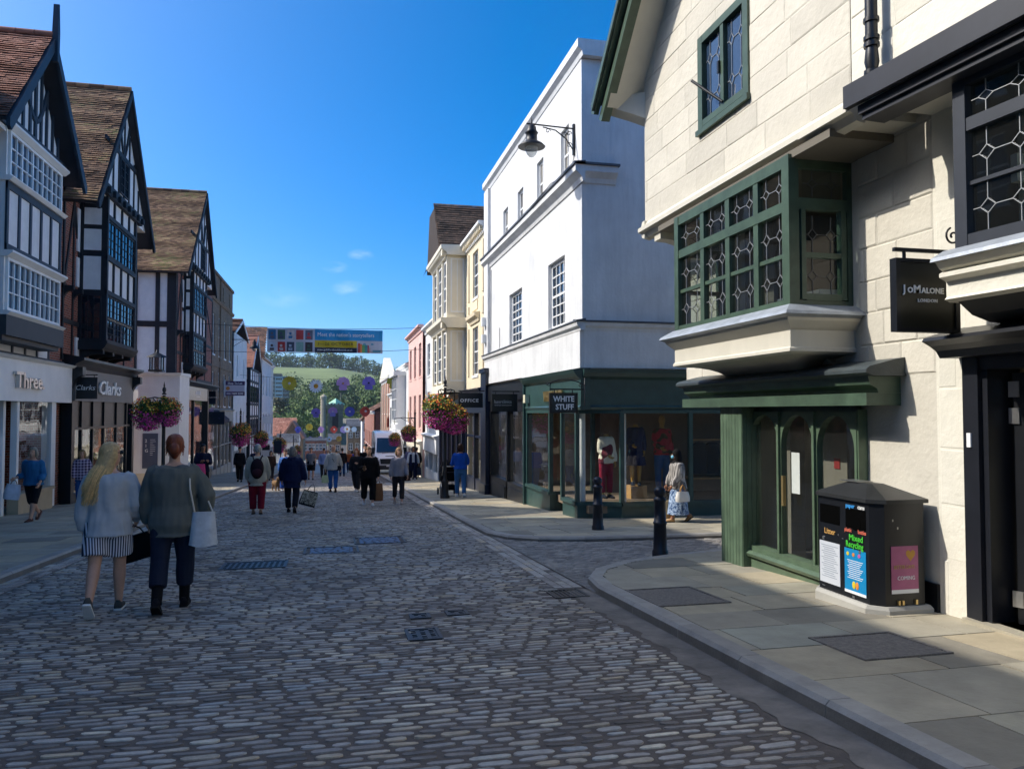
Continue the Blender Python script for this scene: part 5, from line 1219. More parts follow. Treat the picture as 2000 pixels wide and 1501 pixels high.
m = MB(); m.box(q, 31.45, 36.2, 2.4, 8.05, -.75, -.12); part('bay', m, m_ivory, t)
m = MB()
for z in (8.05, 5.05): m.prof(q, 31.2, 36.4, [(-.75, z), (.05, z), (.1, z + .12), (.3, z + .26), (.32, z + .4), (-.75, z + .42)]); m.prof(sn, -.25, .75, [(-.3, z), (.05, z), (.1, z + .12), (.24, z + .26), (.25, z + .398), (-.3, z + .418)])
for i in range(18): m.box(q, 31.3 + i * .28, 31.42 + i * .28, 8.18, 8.3, .1, .26)
m.box(q, 31.4, 36.25, 5.48, 5.62, -.7, .05); m.box(q, 31.4, 36.25, 2.4, 2.75, -.7, .05)
for u in (31.45, 32.85, 34.5, 36.0):
    for (a, b) in ((2.75, 5.05), (5.62, 8.05)): m.box(q, u, u + .2, a, b, -.12, .04)
part('bay_moulding', m, m_ivory, t)
for (a, b) in ((2.85, 4.95), (5.7, 7.95)):
    for (u0, u1) in ((31.7, 32.8), (33.1, 34.45), (34.75, 35.95)): window(t, q, u0, u1, a, b, 2, 4, -.03, m_white, m_glass, .07, .035, .06, name='sash_window', sash=True)
    window(t, sn, .12, .68, a, b, 2, 4, .01, m_white, m_glasscurtain, .06, .035, .06, name='sash_window', sash=True)
m = MB(); tiles(m, V((4.3, 32.6, 8.4)), V((2.6, 0, 0)), V((0, 2.2, 2.7)), 22, 15); tiles(m, V((4.3, 32.6, 8.4)), V((0, 6, 0)), V((1.4, 2.2, 2.7)), 18, 30)
m.hexa([(4.4, 32.7, 8.35), (9, 32.7, 8.35), (9, 38, 8.35), (4.4, 38, 8.35), (4.4, 34.9, 11.0), (9, 34.9, 11.0), (9, 37, 11.0), (4.4, 37, 11.0)], .1); part('roof', m, M('dark_clay_roof_tile', '#43352a', .9, .2, 1.2, ramp=[(0, '#2c221a'), (.5, '#4c3b2f'), (1, '#6a5140')]), t)
f6 = RF(5.1); m = MB(); m.box(f6, 31.3, 38.4, 1.4, 2.1, -.2, .1)
for i in range(6): m.box(f6, 31.3 + i * 1.38, 31.5 + i * 1.38, -2.2, 1.4, -.2, .02)
m.box(f6, 31.3, 38.4, -2.3, -1.4, -.15, 0); so4 = part('shopfront', m, m_navy, t)
g = MB(); g.face([f6.p(31.3, -1.4, -.08), f6.p(38.4, -1.4, -.08), f6.p(38.4, 1.4, -.08), f6.p(31.3, 1.4, -.08)]); part('pane', g, m_shopglass, so4, True)
m = MB(); m.bx(5.6, 6, 32, 37.5, -1.4, .2, .4); m.bx(7, 7.1, 31.4, 38.4, -2, 2, .3); part('shop_interior', m, m_goods, t)
house('white_building', 'white balconied building between the ivory bay and the pink front', RF(5.1), 38.6, 44.5, -2.8, 6.3, 9, m_render, [(.9, 2.7), (3.6, 5.4)], 2, 1.2, (.2, .3), shopmat=m_white)
house('pink_building', 'pink stucco building with columns on the right side of the street', RF(4.95), 44.7, 53.5, -3.2, 6.6, 9, m_pink, [(.6, 2.6), (3.7, 5.7)], 3, 1.3, (-.3, -.2), trim=m_pink, fm=m_pink, gm=m_glasscurtain, shopmat=m_ivory)
t = house('bay_building', 'white building with white square bay window beyond the pink front', RF(5.0), 53.7, 62, -3.6, 4.9, 9, m_render, [(1.0, 2.8)], 1, 1.0, (-1.1, -1.0), shopmat=m_white, roof=('pitch', 2.2), roofmat=m_slate, margin=1.0)
q = RF(4.3); m = MB(); m.box(q, 56, 60.5, .3, 4.3, -.7, -.1); m.box(q, 55.9, 60.6, .3, .7, -.7, .05); m.box(q, 55.9, 60.6, 4.2, 4.5, -.7, .2); part('bay', m, m_white, t)
for u0 in (56.1, 57.6, 59.1): window(t, q, u0, u0 + 1.35, .9, 4.1, 2, 4, 0, m_white, m_glass, .08, .05, .08)
sn = Fr((4.3, 56, 0), (1, 0, 0), (0, -1, 0)); window(t, sn, .08, .66, .9, 4.1, 2, 4, .02, m_white, m_glass, .06, .04, .08)
house('white_building', 'low white terrace with black window frames down the hill', RF(5.2), 62.2, 76, -4.4, 3.2, 9, m_render, [(.2, 2.0)], 4, 1.4, (-1.5, -1.4), fm=m_black, roof=('pitch', 2.0), roofmat=m_slate, shopmat=m_ivory)
t = house('brick_building', 'tall orange brick house with white pilasters and a pediment down the hill', RF(5.4), 76.3, 92, -5.6, 5.0, 9, m_brickpale, [(-1.6, .4), (1.4, 3.6)], 4, 1.5, (-2.4, -2.3), shopmat=m_ivory)
f = RF(5.4); m = MB()
for u in (76.4, 80.2, 84.0, 87.9, 91.4): m.box(f, u, u + .5, -2.3, 4.7, 0, .12)
m.prism(f, [(76, 5.1), (92.3, 5.1), (84, 7.4)], -.4, .3); ss = Fr((5.4, 76.3, 0), (1, 0, 0), (0, -1, 0)); m.box(ss, 0, .5, -3, 4.9, 0, .1); m.box(ss, 2.2, 2.6, -3, 4.9, 0, .1); m.prism(ss, [(-.4, 5.1), (5.4, 5.1), (2.5, 7.0)], -.3, .2)
part('pilasters', m, m_ivory, t)
house('brick_building', 'long red brick building at the foot of the right hand row', RF(4.9), 100, 132, -7, 1.6, 9, m_brickred, [(-3.2, -1.2)], 6, 1.6, (-4.6, -4.5), roof=('pitch', 2.5), roofmat=m_tile, shopmat=m_white)
# ------------------------------------------------------------------ trees, hill, far town
def leafmat(name, ramp, rough=.7):
    m = M(name, '#3c5a24', rough, .15, .6, ramp=ramp, spec=.25)
    nt = m.node_tree; b = nt.nodes['Principled BSDF']
    b.inputs['Subsurface Weight'].default_value = 0.0
    return m
m_leaf = leafmat('broadleaf_foliage', [(0, (.035, .062, .016)), (.4, (.07, .115, .028)), (.75, (.115, .175, .04)), (1, (.18, .23, .055))])
m_leafyel = leafmat('yellow_green_foliage', [(0, (.05, .075, .018)), (.5, (.12, .16, .035)), (1, (.22, .25, .06))])
m_leafdark = leafmat('dark_foliage', [(0, (.022, .042, .015)), (.5, (.045, .085, .026)), (1, (.085, .135, .038))])
m_leafrust = leafmat('rust_tinged_foliage', [(0, (.035, .04, .015)), (.5, (.09, .08, .03)), (1, (.16, .12, .05))])
m_bark = M('bark', '#4a3d30', .9, .2, 5, bump=.4)
def crown_mesh(mb, h, w, lobes, n, size, seed, base=.25):
    r = random.Random(seed)
    L = []
    for i in range(lobes):
        a = r.random() * 2 * PI; q = r.random() ** .6; z = base + (1 - base) * r.random()
        sp = math.sin(min(1, (1.02 - z) / .75 + .1) * PI / 2) * .36 * w
        L.append((V((math.cos(a) * q * sp, math.sin(a) * q * sp, z * h * .88)), r.uniform(.16, .28) * w, r.uniform(-.22, .22)))
    for i in range(n):
        c, rad, dt = L[r.randrange(lobes)]
        d = V((r.gauss(0, 1), r.gauss(0, 1), r.gauss(0, .85))).normalized(); q = r.uniform(.72, 1.08)
        p = c + V((d.x, d.y, d.z * .8)) * rad * q
        nn = (d + V((r.uniform(-.7, .7), r.uniform(-.7, .7), r.uniform(-.2, .9)))).normalized()
        a = nn.orthogonal().normalized(); a.rotate(Quaternion(nn, r.random() * 6.28)); b = nn.cross(a); s = size * r.uniform(.5, 1.25)
        pts = [p + a * s, p + b * s * .7 + a * s * .2, p - a * s * .9, p - b * s * .75]
        mb.face(pts, max(0, min(1, .5 + dt + r.uniform(-.3, .3))))
def tree(loc, h, w, mat, label, seed, n=900, size=None, group=None, trunkh=.3, lobes=22):
    t = thing('tree', label, 'tree', loc, 0, group)
    m = MB(); crown_mesh(m, h, w, lobes, n, size or h * .045, seed); o = part('crown', m, mat, t, True)
    m = MB(); m.tube([(0, 0, -1), (0, 0, h * .2), (.02 * h, 0, h * .45), (0, .02 * h, h * .75)], [h * .03, h * .024, h * .016, h * .006], 7)
    r = random.Random(seed)
    for k in range(5):
        a = r.random() * 6.28; z = h * r.uniform(.3, .5); m.tube([(0, 0, z), (math.cos(a) * w * .18, math.sin(a) * w * .18, z + h * .14), (math.cos(a) * w * .32, math.sin(a) * w * .32, z + h * .22)], [h * .012, h * .008, h * .003], 5)
    part('trunk', m, m_bark, t, True)
    return t
def sstep(a, b, x):
    x = max(0, min(1, (x - a) / (b - a))); return x * x * (3 - 2 * x)
def lerp_tab(tab, x):
    for (x0, y0), (x1, y1) in zip(tab, tab[1:]):
        if x <= x1: return y0 + (y1 - y0) * max(0, min(1, (x - x0) / (x1 - x0)))
    return tab[-1][1]
HT = [(-900, 60), (-300, 72), (-60, 68), (0, 67), (30, 62), (60, 55), (95, 44), (130, 38), (200, 34), (900, 25)]
def hill_z(x, y): return -11.0 + lerp_tab(HT, x) * (.34 * sstep(300, 640, y) + .66 * sstep(560, 1020, y)) + 1.2 * noise.noise(V((x * .012, y * .012, 0)))
hm = MB(); hm.smooth = True
gx = [-1400 + 2800 * i / 70 for i in range(71)]; gy = [290 + 1500 * (j / 60) for j in range(61)]
gx = sorted(set(gx + [-150 + 300 * i / 40 for i in range(41)]))
vs = [(x, y, hill_z(x, y)) for y in gy for x in gx]; nx_ = len(gx)
hm.idx(vs, [(j * nx_ + i, j * nx_ + i + 1, (j + 1) * nx_ + i + 1, (j + 1) * nx_ + i) for j in range(60) for i in range(nx_ - 1)], True)
struct('hill', hm, m_grass)
# ridge wood and the wooded lower slopes: far masses
def wood(name, pts, mat, hmin, hmax, n, size, seed):
    m = MB(); r = random.Random(seed)
    for (x, y) in pts:
        h = r.uniform(hmin, hmax); t = MB(); crown_mesh(t, h, h * r.uniform(1.0, 1.4), 13, n, size * h, r.randrange(9999), .0)
        z = hill_z(x, y) - .6; b = len(m.v); dt = r.uniform(-.16, .16)
        m.v.extend([(p[0] + x, p[1] + y, p[2] + z) for p in t.v]); m.f.extend([tuple(b + i for i in f) for f in t.f]); m.t.extend([max(0, min(1, q + dt)) for q in t.t]); m.m.extend(t.m); m.sm.extend(t.sm)
    return struct(name, m, mat, 'stuff')
r = random.Random(5)
ridge = []
for i in range(90):
    x = -150 + 262 * i / 89 + r.uniform(-2, 2); ridge.append((x, 1002 + r.uniform(0, 30)))
wood('wood', ridge, m_leaf, 16, 24, 300, .055, 3)
wood('wood', [(x, 1015 + r.uniform(0, 40)) for x in [112 + 7 * i for i in range(26)]], m_leafdark, 9, 14, 200, .06, 4)
low = []
for i in range(150):
    x = r.uniform(-75, 85); y = r.uniform(480, 720)
    if y > 690 + (0 if x > 10 else -70) or (x < -22 and y < 560): continue
    low.append((x, y))
wood('wood', low, m_leaf, 12, 18, 330, .052, 8)
wood('wood', [(18 + i * 4.2 + r.uniform(-1, 1), 640 + r.uniform(0, 90)) for i in range(30)], m_leaf, 15, 22, 330, .05, 9)
wood('wood', [(-24 + 36 * r.random(), r.uniform(325, 470)) for i in range(46)], m_leaf, 9, 15, 330, .05, 12)
wood('wood', [(12 + 50 * r.random(), r.uniform(330, 470)) for i in range(40)], m_leafyel, 9, 15, 330, .05, 13)
tree((-4, 1004, hill_z(-4, 1004)), 21, 13, m_leafdark, 'tall dark tree standing above the ridge wood on the hill', 21, 700)
TR = [(-27, 400, 17, 14, m_leafrust, 'rust tinged round tree beside the tower block on the slope'), (-17, 390, 13, 13, m_leaf, 'green tree left of the church tower between tower block and turret'),
      (-26, 330, 11, 14, m_leafyel, 'pale yellow green tree low in front of the tower block'), (-15, 320, 10, 12, m_leafyel, 'yellow green bush like tree just left of the church tower'),
      (-21, 300, 8, 11, m_leaf, 'low green tree behind the brown tiled roofs'), (8, 420, 18, 15, m_leafdark, 'dark tree directly right of the church tower'),
      (17, 400, 17, 15, m_leaf, 'broad green tree right of the church tower by the brick row'), (27, 430, 19, 17, m_leaf, 'large green tree high behind the red flower'),
      (-8, 240, 9, 7, m_leafdark, 'dark tree at the foot of the church tower'), (2, 480, 20, 18, m_leafdark, 'big dark tree rising behind the church tower')]
for k, (x, y, h, w_, mt, lb) in enumerate(TR): tree((x, y, hill_z(x, y) if y > 300 else -11.2), h, w_, mt, lb, 40 + k, 1100)

# tower block
t = thing('tower_block', 'grey and white slab tower block rising behind the street', 'building', (-36, 524, -8))
m = MB(); m.bx(-42, -29.5, 520, 532, -12, 24.5); m.bx(-41.5, -34, 520.5, 531, 24.5, 26.2); part('wall', m, M('brown_panel', '#75695f', .8, .08, .4), t)
m = MB()
for k in range(14):
    z = 24.3 - k * 2.6
    m.bx(-42.1, -29.4, 519.85, 520, z - .3, z); m.bx(-37.6, -33.4, 519.8, 520, z - 1.1, z - .31); m.bx(-37.6, -33.4, 519.8, 520, z - 2.6, z - 2.2)
m.bx(-37.9, -37.5, 519.7, 520, -12, 24.5); m.bx(-33.5, -33.1, 519.7, 520, -12, 24.5); part('white_bands', m, M('pale_blue_panel', '#aab6c2', .6, .05, .4), t)
wn_ = MB()
for k in range(14):
    z = 24.3 - k * 2.6
    for x in (-37.2, -35.8, -34.5): wn_.bx(x, x + 1.0, 519.83, 519.99, z - 2.15, z - 1.15)
    wn_.bx(-32.8, -30, 519.88, 519.99, z - 2.0, z - .7); wn_.bx(-41.4, -38.4, 519.88, 519.99, z - 1.9, z - .9)
part('windows', wn_, m_glass, t)
# church tower
t = thing('church', 'square grey stone church tower with a copper green cap at the foot of the hill', 'church', (0, 300, -12))
m = MB(); m.bx(-2.7, 3.0, 300, 306, -16, 3.2); m.bx(-3.0, 3.3, 299.8, 306.3, 2.6, 3.0); m.bx(-2.9, 3.2, 299.8, 306.2, 3.0, 4.2)
for k in range(5): m.bx(-2.9 + k * 1.3, -2.2 + k * 1.3, 299.75, 300.2, 4.2, 4.8)
m.bx(-1.9, -1.4, 299.7, 300, -12, 2.6); m.bx(1.7, 2.2, 299.7, 300, -12, 2.6); part('tower', m, m_stoneflint, t)
m = MB(); m.lathe((-4.2, 301.5, -15), [(1.1, 0), (1.1, 21.5), (1.25, 21.6), (1.25, 22.4), (.9, 22.6), (.01, 23.4)], 8, smooth=False); part('stair_turret', m, M('pale_limestone', '#a89c84', .85, .12, 1), t)
m = MB(); m.lathe((.3, 303, 4.3), [(3.6, 0), (.05, 2.4)], 4, smooth=False); part('cap', m, M('verdigris_copper', '#8fc0a0', .6, .12, 2), t)
m = MB(); m.bx(-.9, 1.3, 299.9, 300.02, -4.5, 1.2); m.bx(-.8, 1.0, 299.9, 300.02, -11.5, -8.5); part('belfry_louvres', m, m_dark, t)
m = MB(); m.bx(3.0, 12, 301, 318, -16, -6.5); m.prism(Fr((3, 309, 0), (0, 1, 0), (1, 0, 0)), [(-9, -6.5), (9, -6.5), (0, -1.0)], 0, 9.5); m.tube([(2.2, 303, 4), (2.2, 303, 9)], .1, 5); part('nave', m, m_stonegrey, t)

# houses closing the foot of the street, placed from image pixels at chosen depths
def cottage(name, label, x0, x1, y0, y1, zb, zt, ridge, wm, rm, nwin, rows, axis='x', fm=None, ww=1.0):
    t = thing(name, label, 'house', ((x0 + x1) / 2, y0, zb))
    q = Fr((x0, y0, 0), (1, 0, 0), (0, -1, 0)); L = x1 - x0; hs_ = []
    for (a, b) in rows:
        for i in range(nwin):
            c = L * (i + .5) / nwin; hs_.append((c - ww / 2, c + ww / 2, a, b))
    m = MB(); m.wall(q, 0, L, zb, zt, hs_, 0, .15); m.bx(x0, x1, y0 + .16, y1, zb, zt)
    if axis == 'y': m.prism(q, [(0, zt), (L, zt), (L / 2, ridge)], -(y1 - y0), 0)
    else:
        for xx in (x0, x1): m.prism(Fr((xx, y0, 0), (0, 1, 0), (1, 0, 0)), [(0, zt), (y1 - y0, zt), ((y1 - y0) / 2, ridge)], -.1, .1)
    part('wall', m, wm, t)
    for h in hs_: window(t, q, *h[:2], h[2], h[3], 2, 2, -.06, fm or m_white, m_glass, .09, .06, .06)
    m = MB(); W_ = y1 - y0
    if axis == 'x':
        tiles(m, V((x0 - .2, y0 - .2, zt)), V((L + .4, 0, 0)), V((0, W_ / 2 + .2, ridge - zt)), 14, 30); tiles(m, V((x0 - .2, y1 + .2, zt)), V((L + .4, 0, 0)), V((0, -W_ / 2 - .2, ridge - zt)), 8, 12)
    else:
        tiles(m, V((x0 - .3, y0 - .3, zt - .1)), V((0, W_ + .3, 0)), V((L / 2 + .3, 0, ridge - zt + .1)), 14, 16); tiles(m, V((x1 + .3, y0 - .3, zt - .1)), V((0, W_ + .3, 0)), V((-L / 2 - .3, 0, ridge - zt + .1)), 14, 16)
        for sg, xe in ((1, x0 - .3), (-1, x1 + .3)): m.prism(q, [(xe - x0, zt - .1), (L / 2, ridge + .1), (L / 2, ridge - .35), (xe - x0 + .4 * sg, zt - .3)], .2, .32, .9)
    part('roof', m, rm, t)
    return t
cottage('tiled_house', 'house with steep brown tiled roof and gable below the tower block', -13.4, -7.3, 150, 160, -11, -2.9, .4, m_stonegrey, m_tilered, 3, [(-6.6, -5.0)], 'x')
cottage('gabled_house', 'small brown gable fronted house beneath the tower block', -9.4, -5.6, 146, 156, -11, -3.1, -.1, m_brickbrown, m_tilered, 1, [(-5.6, -4.2)], 'y')
cottage('white_cottage', 'white rendered cottage with grey slate roof behind the crowd', -9.3, -5.9, 132, 140, -10, -3.5, -2.1, m_render, m_slate, 3, [(-5.6, -4.4)], 'x', ww=.7)
cottage('brick_shop', 'low brown brick block with a long strip of white windows behind the crowd', -6.2, -1.7, 168, 180, -12, -4.6, -4.0, m_brickred, m_slate, 6, [(-6.6, -5.1)], 'x', ww=.62)
cottage('brick_house', 'brown brick house at the bottom of the street beside the church', -1.6, 1.6, 215, 226, -13, -6.0, -4.5, m_brickbrown, m_slate, 2, [(-9, -7.4)], 'x')
cottage('clock_house', 'dark brick house with a small white clock right of the church tower', 3.2, 6.6, 205, 216, -13, -2.2, -.4, m_brickbrown, m_slate, 2, [(-8.4, -6.6), (-5.2, -3.6)], 'x')
cottage('slate_house', 'slate roofed grey house below the red flower decoration', 6.8, 14, 200, 214, -13, -5.6, -2.0, m_stonegrey, m_slate, 3, [(-8.6, -7.0)], 'x')
cottage('timbered_shop', 'narrow black and white timbered shop end near the van', 4.6, 6.2, 136, 142, -9, .2, 1.4, m_plaster, m_tile, 1, [(-1.8, -.4), (-4.6, -3.0)], 'y', fm=m_timber)
cottage('white_shop', 'narrow sunlit white shop end standing left of the van', 5.2, 7.2, 118, 124, -8, -1.0, -.2, m_render, m_slate, 1, [(-4.4, -2.6)], 'x')
cottage('hillside_house', 'brown hillside house between the trees above the tower block', -22, -12, 640, 652, 6, 22, 28, m_brickbrown, m_tile, 3, [(12, 14), (17, 19)], 'y')
cottage('hillside_house', 'pale hillside house half hidden in trees left of the church turret', -12, -4, 520, 530, -8, 6, 9.5, m_render, m_slate, 2, [(0, 2)], 'x')
# small clock
m = MB(); m.lathe((4.9, 204.8, -3.0), [(.7, 0), (.7, .1)], 14, axis=(0, -1, 0)); single('wall_clock', m, m_white, 'small round white clock on the dark brick house by the church', 'clock')

# ------------------------------------------------------------------ banner and cables
t = thing('street_banner', 'wide book festival banner stretched across the street on two cables', 'banner', (-.5, 45, 4.95))
q = Fr((0, 45, 0), (1, 0, 0), (0, -1, 0))
bx0, bx1, bz0, bz1 = -3.73, 2.66, 4.95, 6.28
def patch(mb, x0, x1, z0, z1, d=0.0, nx=1):
    # follows the billow of the cloth
    bil = lambda x, z: .05 * math.sin(x * 2.1 + z) + .03 * math.sin(x * 5 + z * 4)
    n = max(nx, int((x1 - x0) / .22) + 1); k = max(1, int((z1 - z0) / .2) + 1)
    for i in range(n):
        for j in range(k):
            a, b = x0 + (x1 - x0) * i / n, x0 + (x1 - x0) * (i + 1) / n; c, e = z0 + (z1 - z0) * j / k, z0 + (z1 - z0) * (j + 1) / k
            mb.idx([q.p(x, z, bil(x, z) + d) for x, z in ((a, c), (b, c), (b, e), (a, e))], [(0, 1, 2, 3)], True)
m = MB(); m.smooth = True; patch(m, bx0, bx1, bz0, bz1, 0); patch(m, bx0, bx1, bz0, bz1, -.02)
part('cloth', m, M('pale_banner_cloth', '#b9bcc6', .5, .04, 2), t)
xm = -1.14
cols = [('cyan_cloth', '#1f8fc4', xm, bx1, 5.66, 6.27), ('yellow_cloth', '#c8b01c', xm, 1.2, 5.25, 5.64), ('navy_cloth', '#1b2440', xm, 1.2, 4.96, 5.24)]
for n_, c_, a, b, z0, z1 in cols:
    m = MB(); patch(m, a, b, z0, z1, .012); part('colour_band', m, M(n_, c_, .4, .05, 2), t)
cov = ['#2c6f9a', '#3b5a48', '#c8c4c4', '#b83a36', '#5b5f6e', '#a9b7c4', '#b23434', '#3c3f52', '#7fa8a0', '#3c2c30']
for k, c_ in enumerate(cov):
    i, j = k % 5, k // 5; m = MB(); x = -3.66 + i * .5; z = 5.66 - j * .68
    patch(m, x, x + .4, z, z + .54, .014); o = part('book_cover', m, M('book_cover', c_, .45, .25, 6), t)
    m = MB(); patch(m, x + .08, x + .3, z + .06, z + .2, .02); patch(m, x + .12, x + .25, z + .26, z + .4, .02); part('cover_motif', m, M('cover_motif', cov[(k * 3 + 4) % 10], .5, .1, 9), o, True)
for k, (c_, w_, hh) in enumerate((('#b8473c', .13, .55), ('#d87a3c', .1, .5), ('#5a9a5a', .16, .46), ('#3c8a8a', .16, .46), ('#b03048', .07, .44), ('#c8a080', .06, .3))):
    m = MB(); x = 1.26 + sum((.13, .1, .16, .16, .09, .08)[:k]); patch(m, x, x + w_, 4.97, 4.97 + hh, .014); part('book_spine', m, M('book_spine', c_, .5, .05), t)
m = MB(); patch(m, 2.1, 2.55, 5.0, 5.14, .014); patch(m, 1.55, 1.7, 5.42, 5.52, .014); patch(m, 2.0, 2.14, 5.42, 5.52, .014); part('banner_mark', m, M('teal_mark', '#5a9ab0', .5, .05), t)
m = MB(); text_mb(m, "Meet the nation's storytellers", q, -1.0, 5.87, .31, .1, .01, sx=.86); part('lettering', m, m_letter, t)
m = MB(); text_mb(m, '3\u201426 OCTOBER', q, -1.0, 5.37, .22, .1, .01, sx=1.15, space=1.1); part('lettering', m, M('dark_lettering', '#33371c', .5), t)
m = MB(); text_mb(m, 'www.guildfordbookfestival.co.uk', q, -1.0, 5.06, .145, .1, .01, sx=1.02); part('lettering', m, m_letter, t)
def cable(label, pts, rad=.012, group='cables across the street'):
    m = MB(); m.tube(pts, rad, 5); return single('cable', m, m_iron, label, 'cable', group)
def sag(a, b, s, n=24): return [V(a).lerp(V(b), k / n) - V((0, 0, s * 4 * (k / n) * (1 - k / n))) for k in range(n + 1)]
cable('upper cable carrying the festival banner across the street', sag((-8.2, 45, 6.5), (5.0, 45, 6.5), .2), .014)
cable('lower cable tying the bottom of the festival banner', sag((-8.2, 45, 5.0), (5.0, 45, 5.25), .2), .014)

# ------------------------------------------------------------------ giant paper flowers strung over the street
def flower_mesh(kind):
    """petals with thickness in the x-z plane, facing the viewer's way up the street"""
    pet = MB(); eye = MB()
    def petal(ang, L, w, tip, d, tone):
        pts = []
        for k in range(9):
            s_ = k / 8; ww = w * math.sin(PI * min(.98, s_ * tip + .02)) ** .7; pts.append((s_ * L, ww))
        out = [(a, b) for a, b in pts] + [(a, -b) for a, b in reversed(pts)]
        ca, sa = math.cos(ang), math.sin(ang)
        P = [V((a * ca - b * sa, d - .06 * (a / L) ** 2, a * sa + b * ca)) for a, b in out]
        pet.extr(P, (0, .015, 0), tone)
    if kind == 'daisy':
        for k in range(15): petal(2 * PI * k / 15, .6, .085, .8, 0 if k % 2 else .02, RND.uniform(.6, 1))
        eye.ball((0, -.02, 0), (.2, .05, .2), 14, 6)
    elif kind == 'pansy':
        for k, (a, L, w) in enumerate(((100, .56, .3), (60, .56, .3), (170, .56, .27), (10, .56, .27), (270, .6, .36))): petal(math.radians(a), L, w, .72, -.012 * k, [.75, .75, .6, .6, .3][k])
        eye.ball((0, -.08, 0), (.09, .03, .09), 10, 5)
    elif kind == 'poppy':
        for k in range(4): petal(PI / 4 + PI / 2 * k, .58, .42, .66, -.012 * (k % 2), RND.uniform(.3, .8))
        eye.ball((0.08, -.05, .05), (.17, .05, .15), 10, 5)
    else:
        for k in range(6): petal(2 * PI * k / 6 + .3, .6, .3, .7, -.01 * (k % 2), RND.uniform(.3, .9))
        eye.ball((0, -.04, 0), (.12, .04, .12), 10, 5)
    return pet, eye
def petalmat(n, a, b): return M(n, a, .6, .12, 3, ramp=[(0, a), (1, b)])
PM = dict(yellow=petalmat('yellow_petal', '#b8961c', '#d8bc3c'), white=petalmat('white_petal', '#c4c4c8', '#ececec'), pink=petalmat('pink_petal', '#a878b0', '#cfa0cc'), purple=petalmat('purple_petal', '#5c4a9c', '#9078c8'),
          blue=petalmat('blue_petal', '#3c3f96', '#6468c0'), red=petalmat('red_petal', '#a83020', '#d0503c'), orange=petalmat('orange_petal', '#c07a20', '#e0a040'), lilac=petalmat('lilac_petal', '#8a78b8', '#b8a4d4'), multi=petalmat('pink_blue_petal', '#3c6ab0', '#c888b8'))
m_eyey = M('flower_centre_yellow', '#c88a20', .7, .1, 9); m_eyed = M('flower_centre_dark', '#2c1a30', .7, .1, 9); m_eyew = M('flower_centre_pale', '#d8ccc0', .7, .1, 9)
FL = [  # colour, kind, centre, x, z (from image pixels), distance of the string, label
 ('yellow', 'open', m_eyew, -3.9, 4.06, 70, 'yellow flower with a pink heart, first of the top string'),
 ('white', 'daisy', m_eyey, -1.64, 3.85, 70, 'big white daisy with orange centre on the top string'),
 ('pink', 'pansy', m_eyey, 0.69, 4.1, 70, 'pink pansy with yellow eye on the top string'),
 ('purple', 'pansy', m_eyed, 2.93, 4.16, 70, 'large purple pansy on the top string'),
 ('yellow', 'pansy', m_eyey, 5.1, 4.27, 70, 'plain yellow pansy at the right end of the top string'),
 ('purple', 'pansy', m_eyed, -2.32, 1.47, 100, 'purple pansy left of the church tower'),
 ('multi', 'pansy', m_eyew, -0.25, 1.6, 100, 'pink and blue flower in front of the church tower'),
 ('blue', 'open', m_eyew, 1.84, 1.6, 100, 'blue flower right of the church tower'),
 ('red', 'poppy', m_eyew, 3.75, 1.6, 100, 'red poppy with pale centre by the brick row'),
 ('blue', 'pansy', m_eyed, -6.49, -1.65, 145, 'dark blue flower in front of the brown gable'),
 ('yellow', 'open', m_eyey, -4.51, -1.19, 145, 'pale yellow flower against the yellow green trees'),
 ('pink', 'pansy', m_eyey, -2.43, -1.67, 145, 'pale pink flower left of the church base'),
 ('red', 'poppy', m_eyew, -0.16, -1.68, 145, 'orange red poppy below the church belfry'),
 ('lilac', 'open', m_eyew, 1.58, -1.69, 145, 'lilac flower tucked behind the second white daisy'),
 ('white', 'daisy', m_eyey, 2.21, -1.58, 144, 'white daisy beside the lilac flower below the church'),
 ('red', 'poppy', m_eyed, -7.49, -4.33, 175, 'small red flower above the white cottage'),
 ('lilac', 'pansy', m_eyew, -5.21, -4.46, 175, 'small lilac flower over the white strip of windows'),
 ('pink', 'pansy', m_eyew, -3.14, -4.37, 175, 'small pink flower right of the white strip of windows'),
 ('white', 'daisy', m_eyey, -1.16, -4.5, 175, 'smallest white daisy on the lowest string'),
 ('orange', 'open', m_eyey, 0.93, -4.4, 175, 'orange yellow flower at the right end of the lowest string')]
FPOS = [(q[3], q[4]) for q in FL]
protoF = {}
for (col, kind, eye_m, fx, fz, Y_, lb) in FL:
    t = thing('flower_decoration', lb, 'flower decoration', (fx, Y_, fz), 0, 'giant flowers strung above the street')
    key = (col, kind)
    if key not in protoF:
        p_, e_ = flower_mesh(kind); protoF[key] = (p_.mesh('petals'), e_.mesh('flower_centre')); protoF[key][0].materials.append(PM[col])
    pe = bpy.data.objects.new('petals', protoF[key][0]); COL.objects.link(pe); pe.parent = t
    em = protoF[key][1].copy(); em.materials.append(eye_m); eo = bpy.data.objects.new('flower_centre', em); COL.objects.link(eo); eo.parent = t
for Y_, z_, lb in ((70, FPOS[0][1] + .5, 'cable of the nearest flower string'), (100, FPOS[5][1] + .5, 'cable of the second flower string before the church tower'), (145, FPOS[9][1] + .5, 'cable of the third flower string'), (175, FPOS[15][1] + .5, 'cable of the lowest and farthest flower string')):
    cable(lb, sag((-8.0, Y_, z_ + .2), (8.0, Y_, z_ + .2), .3), .012, 'cables of the flower strings')
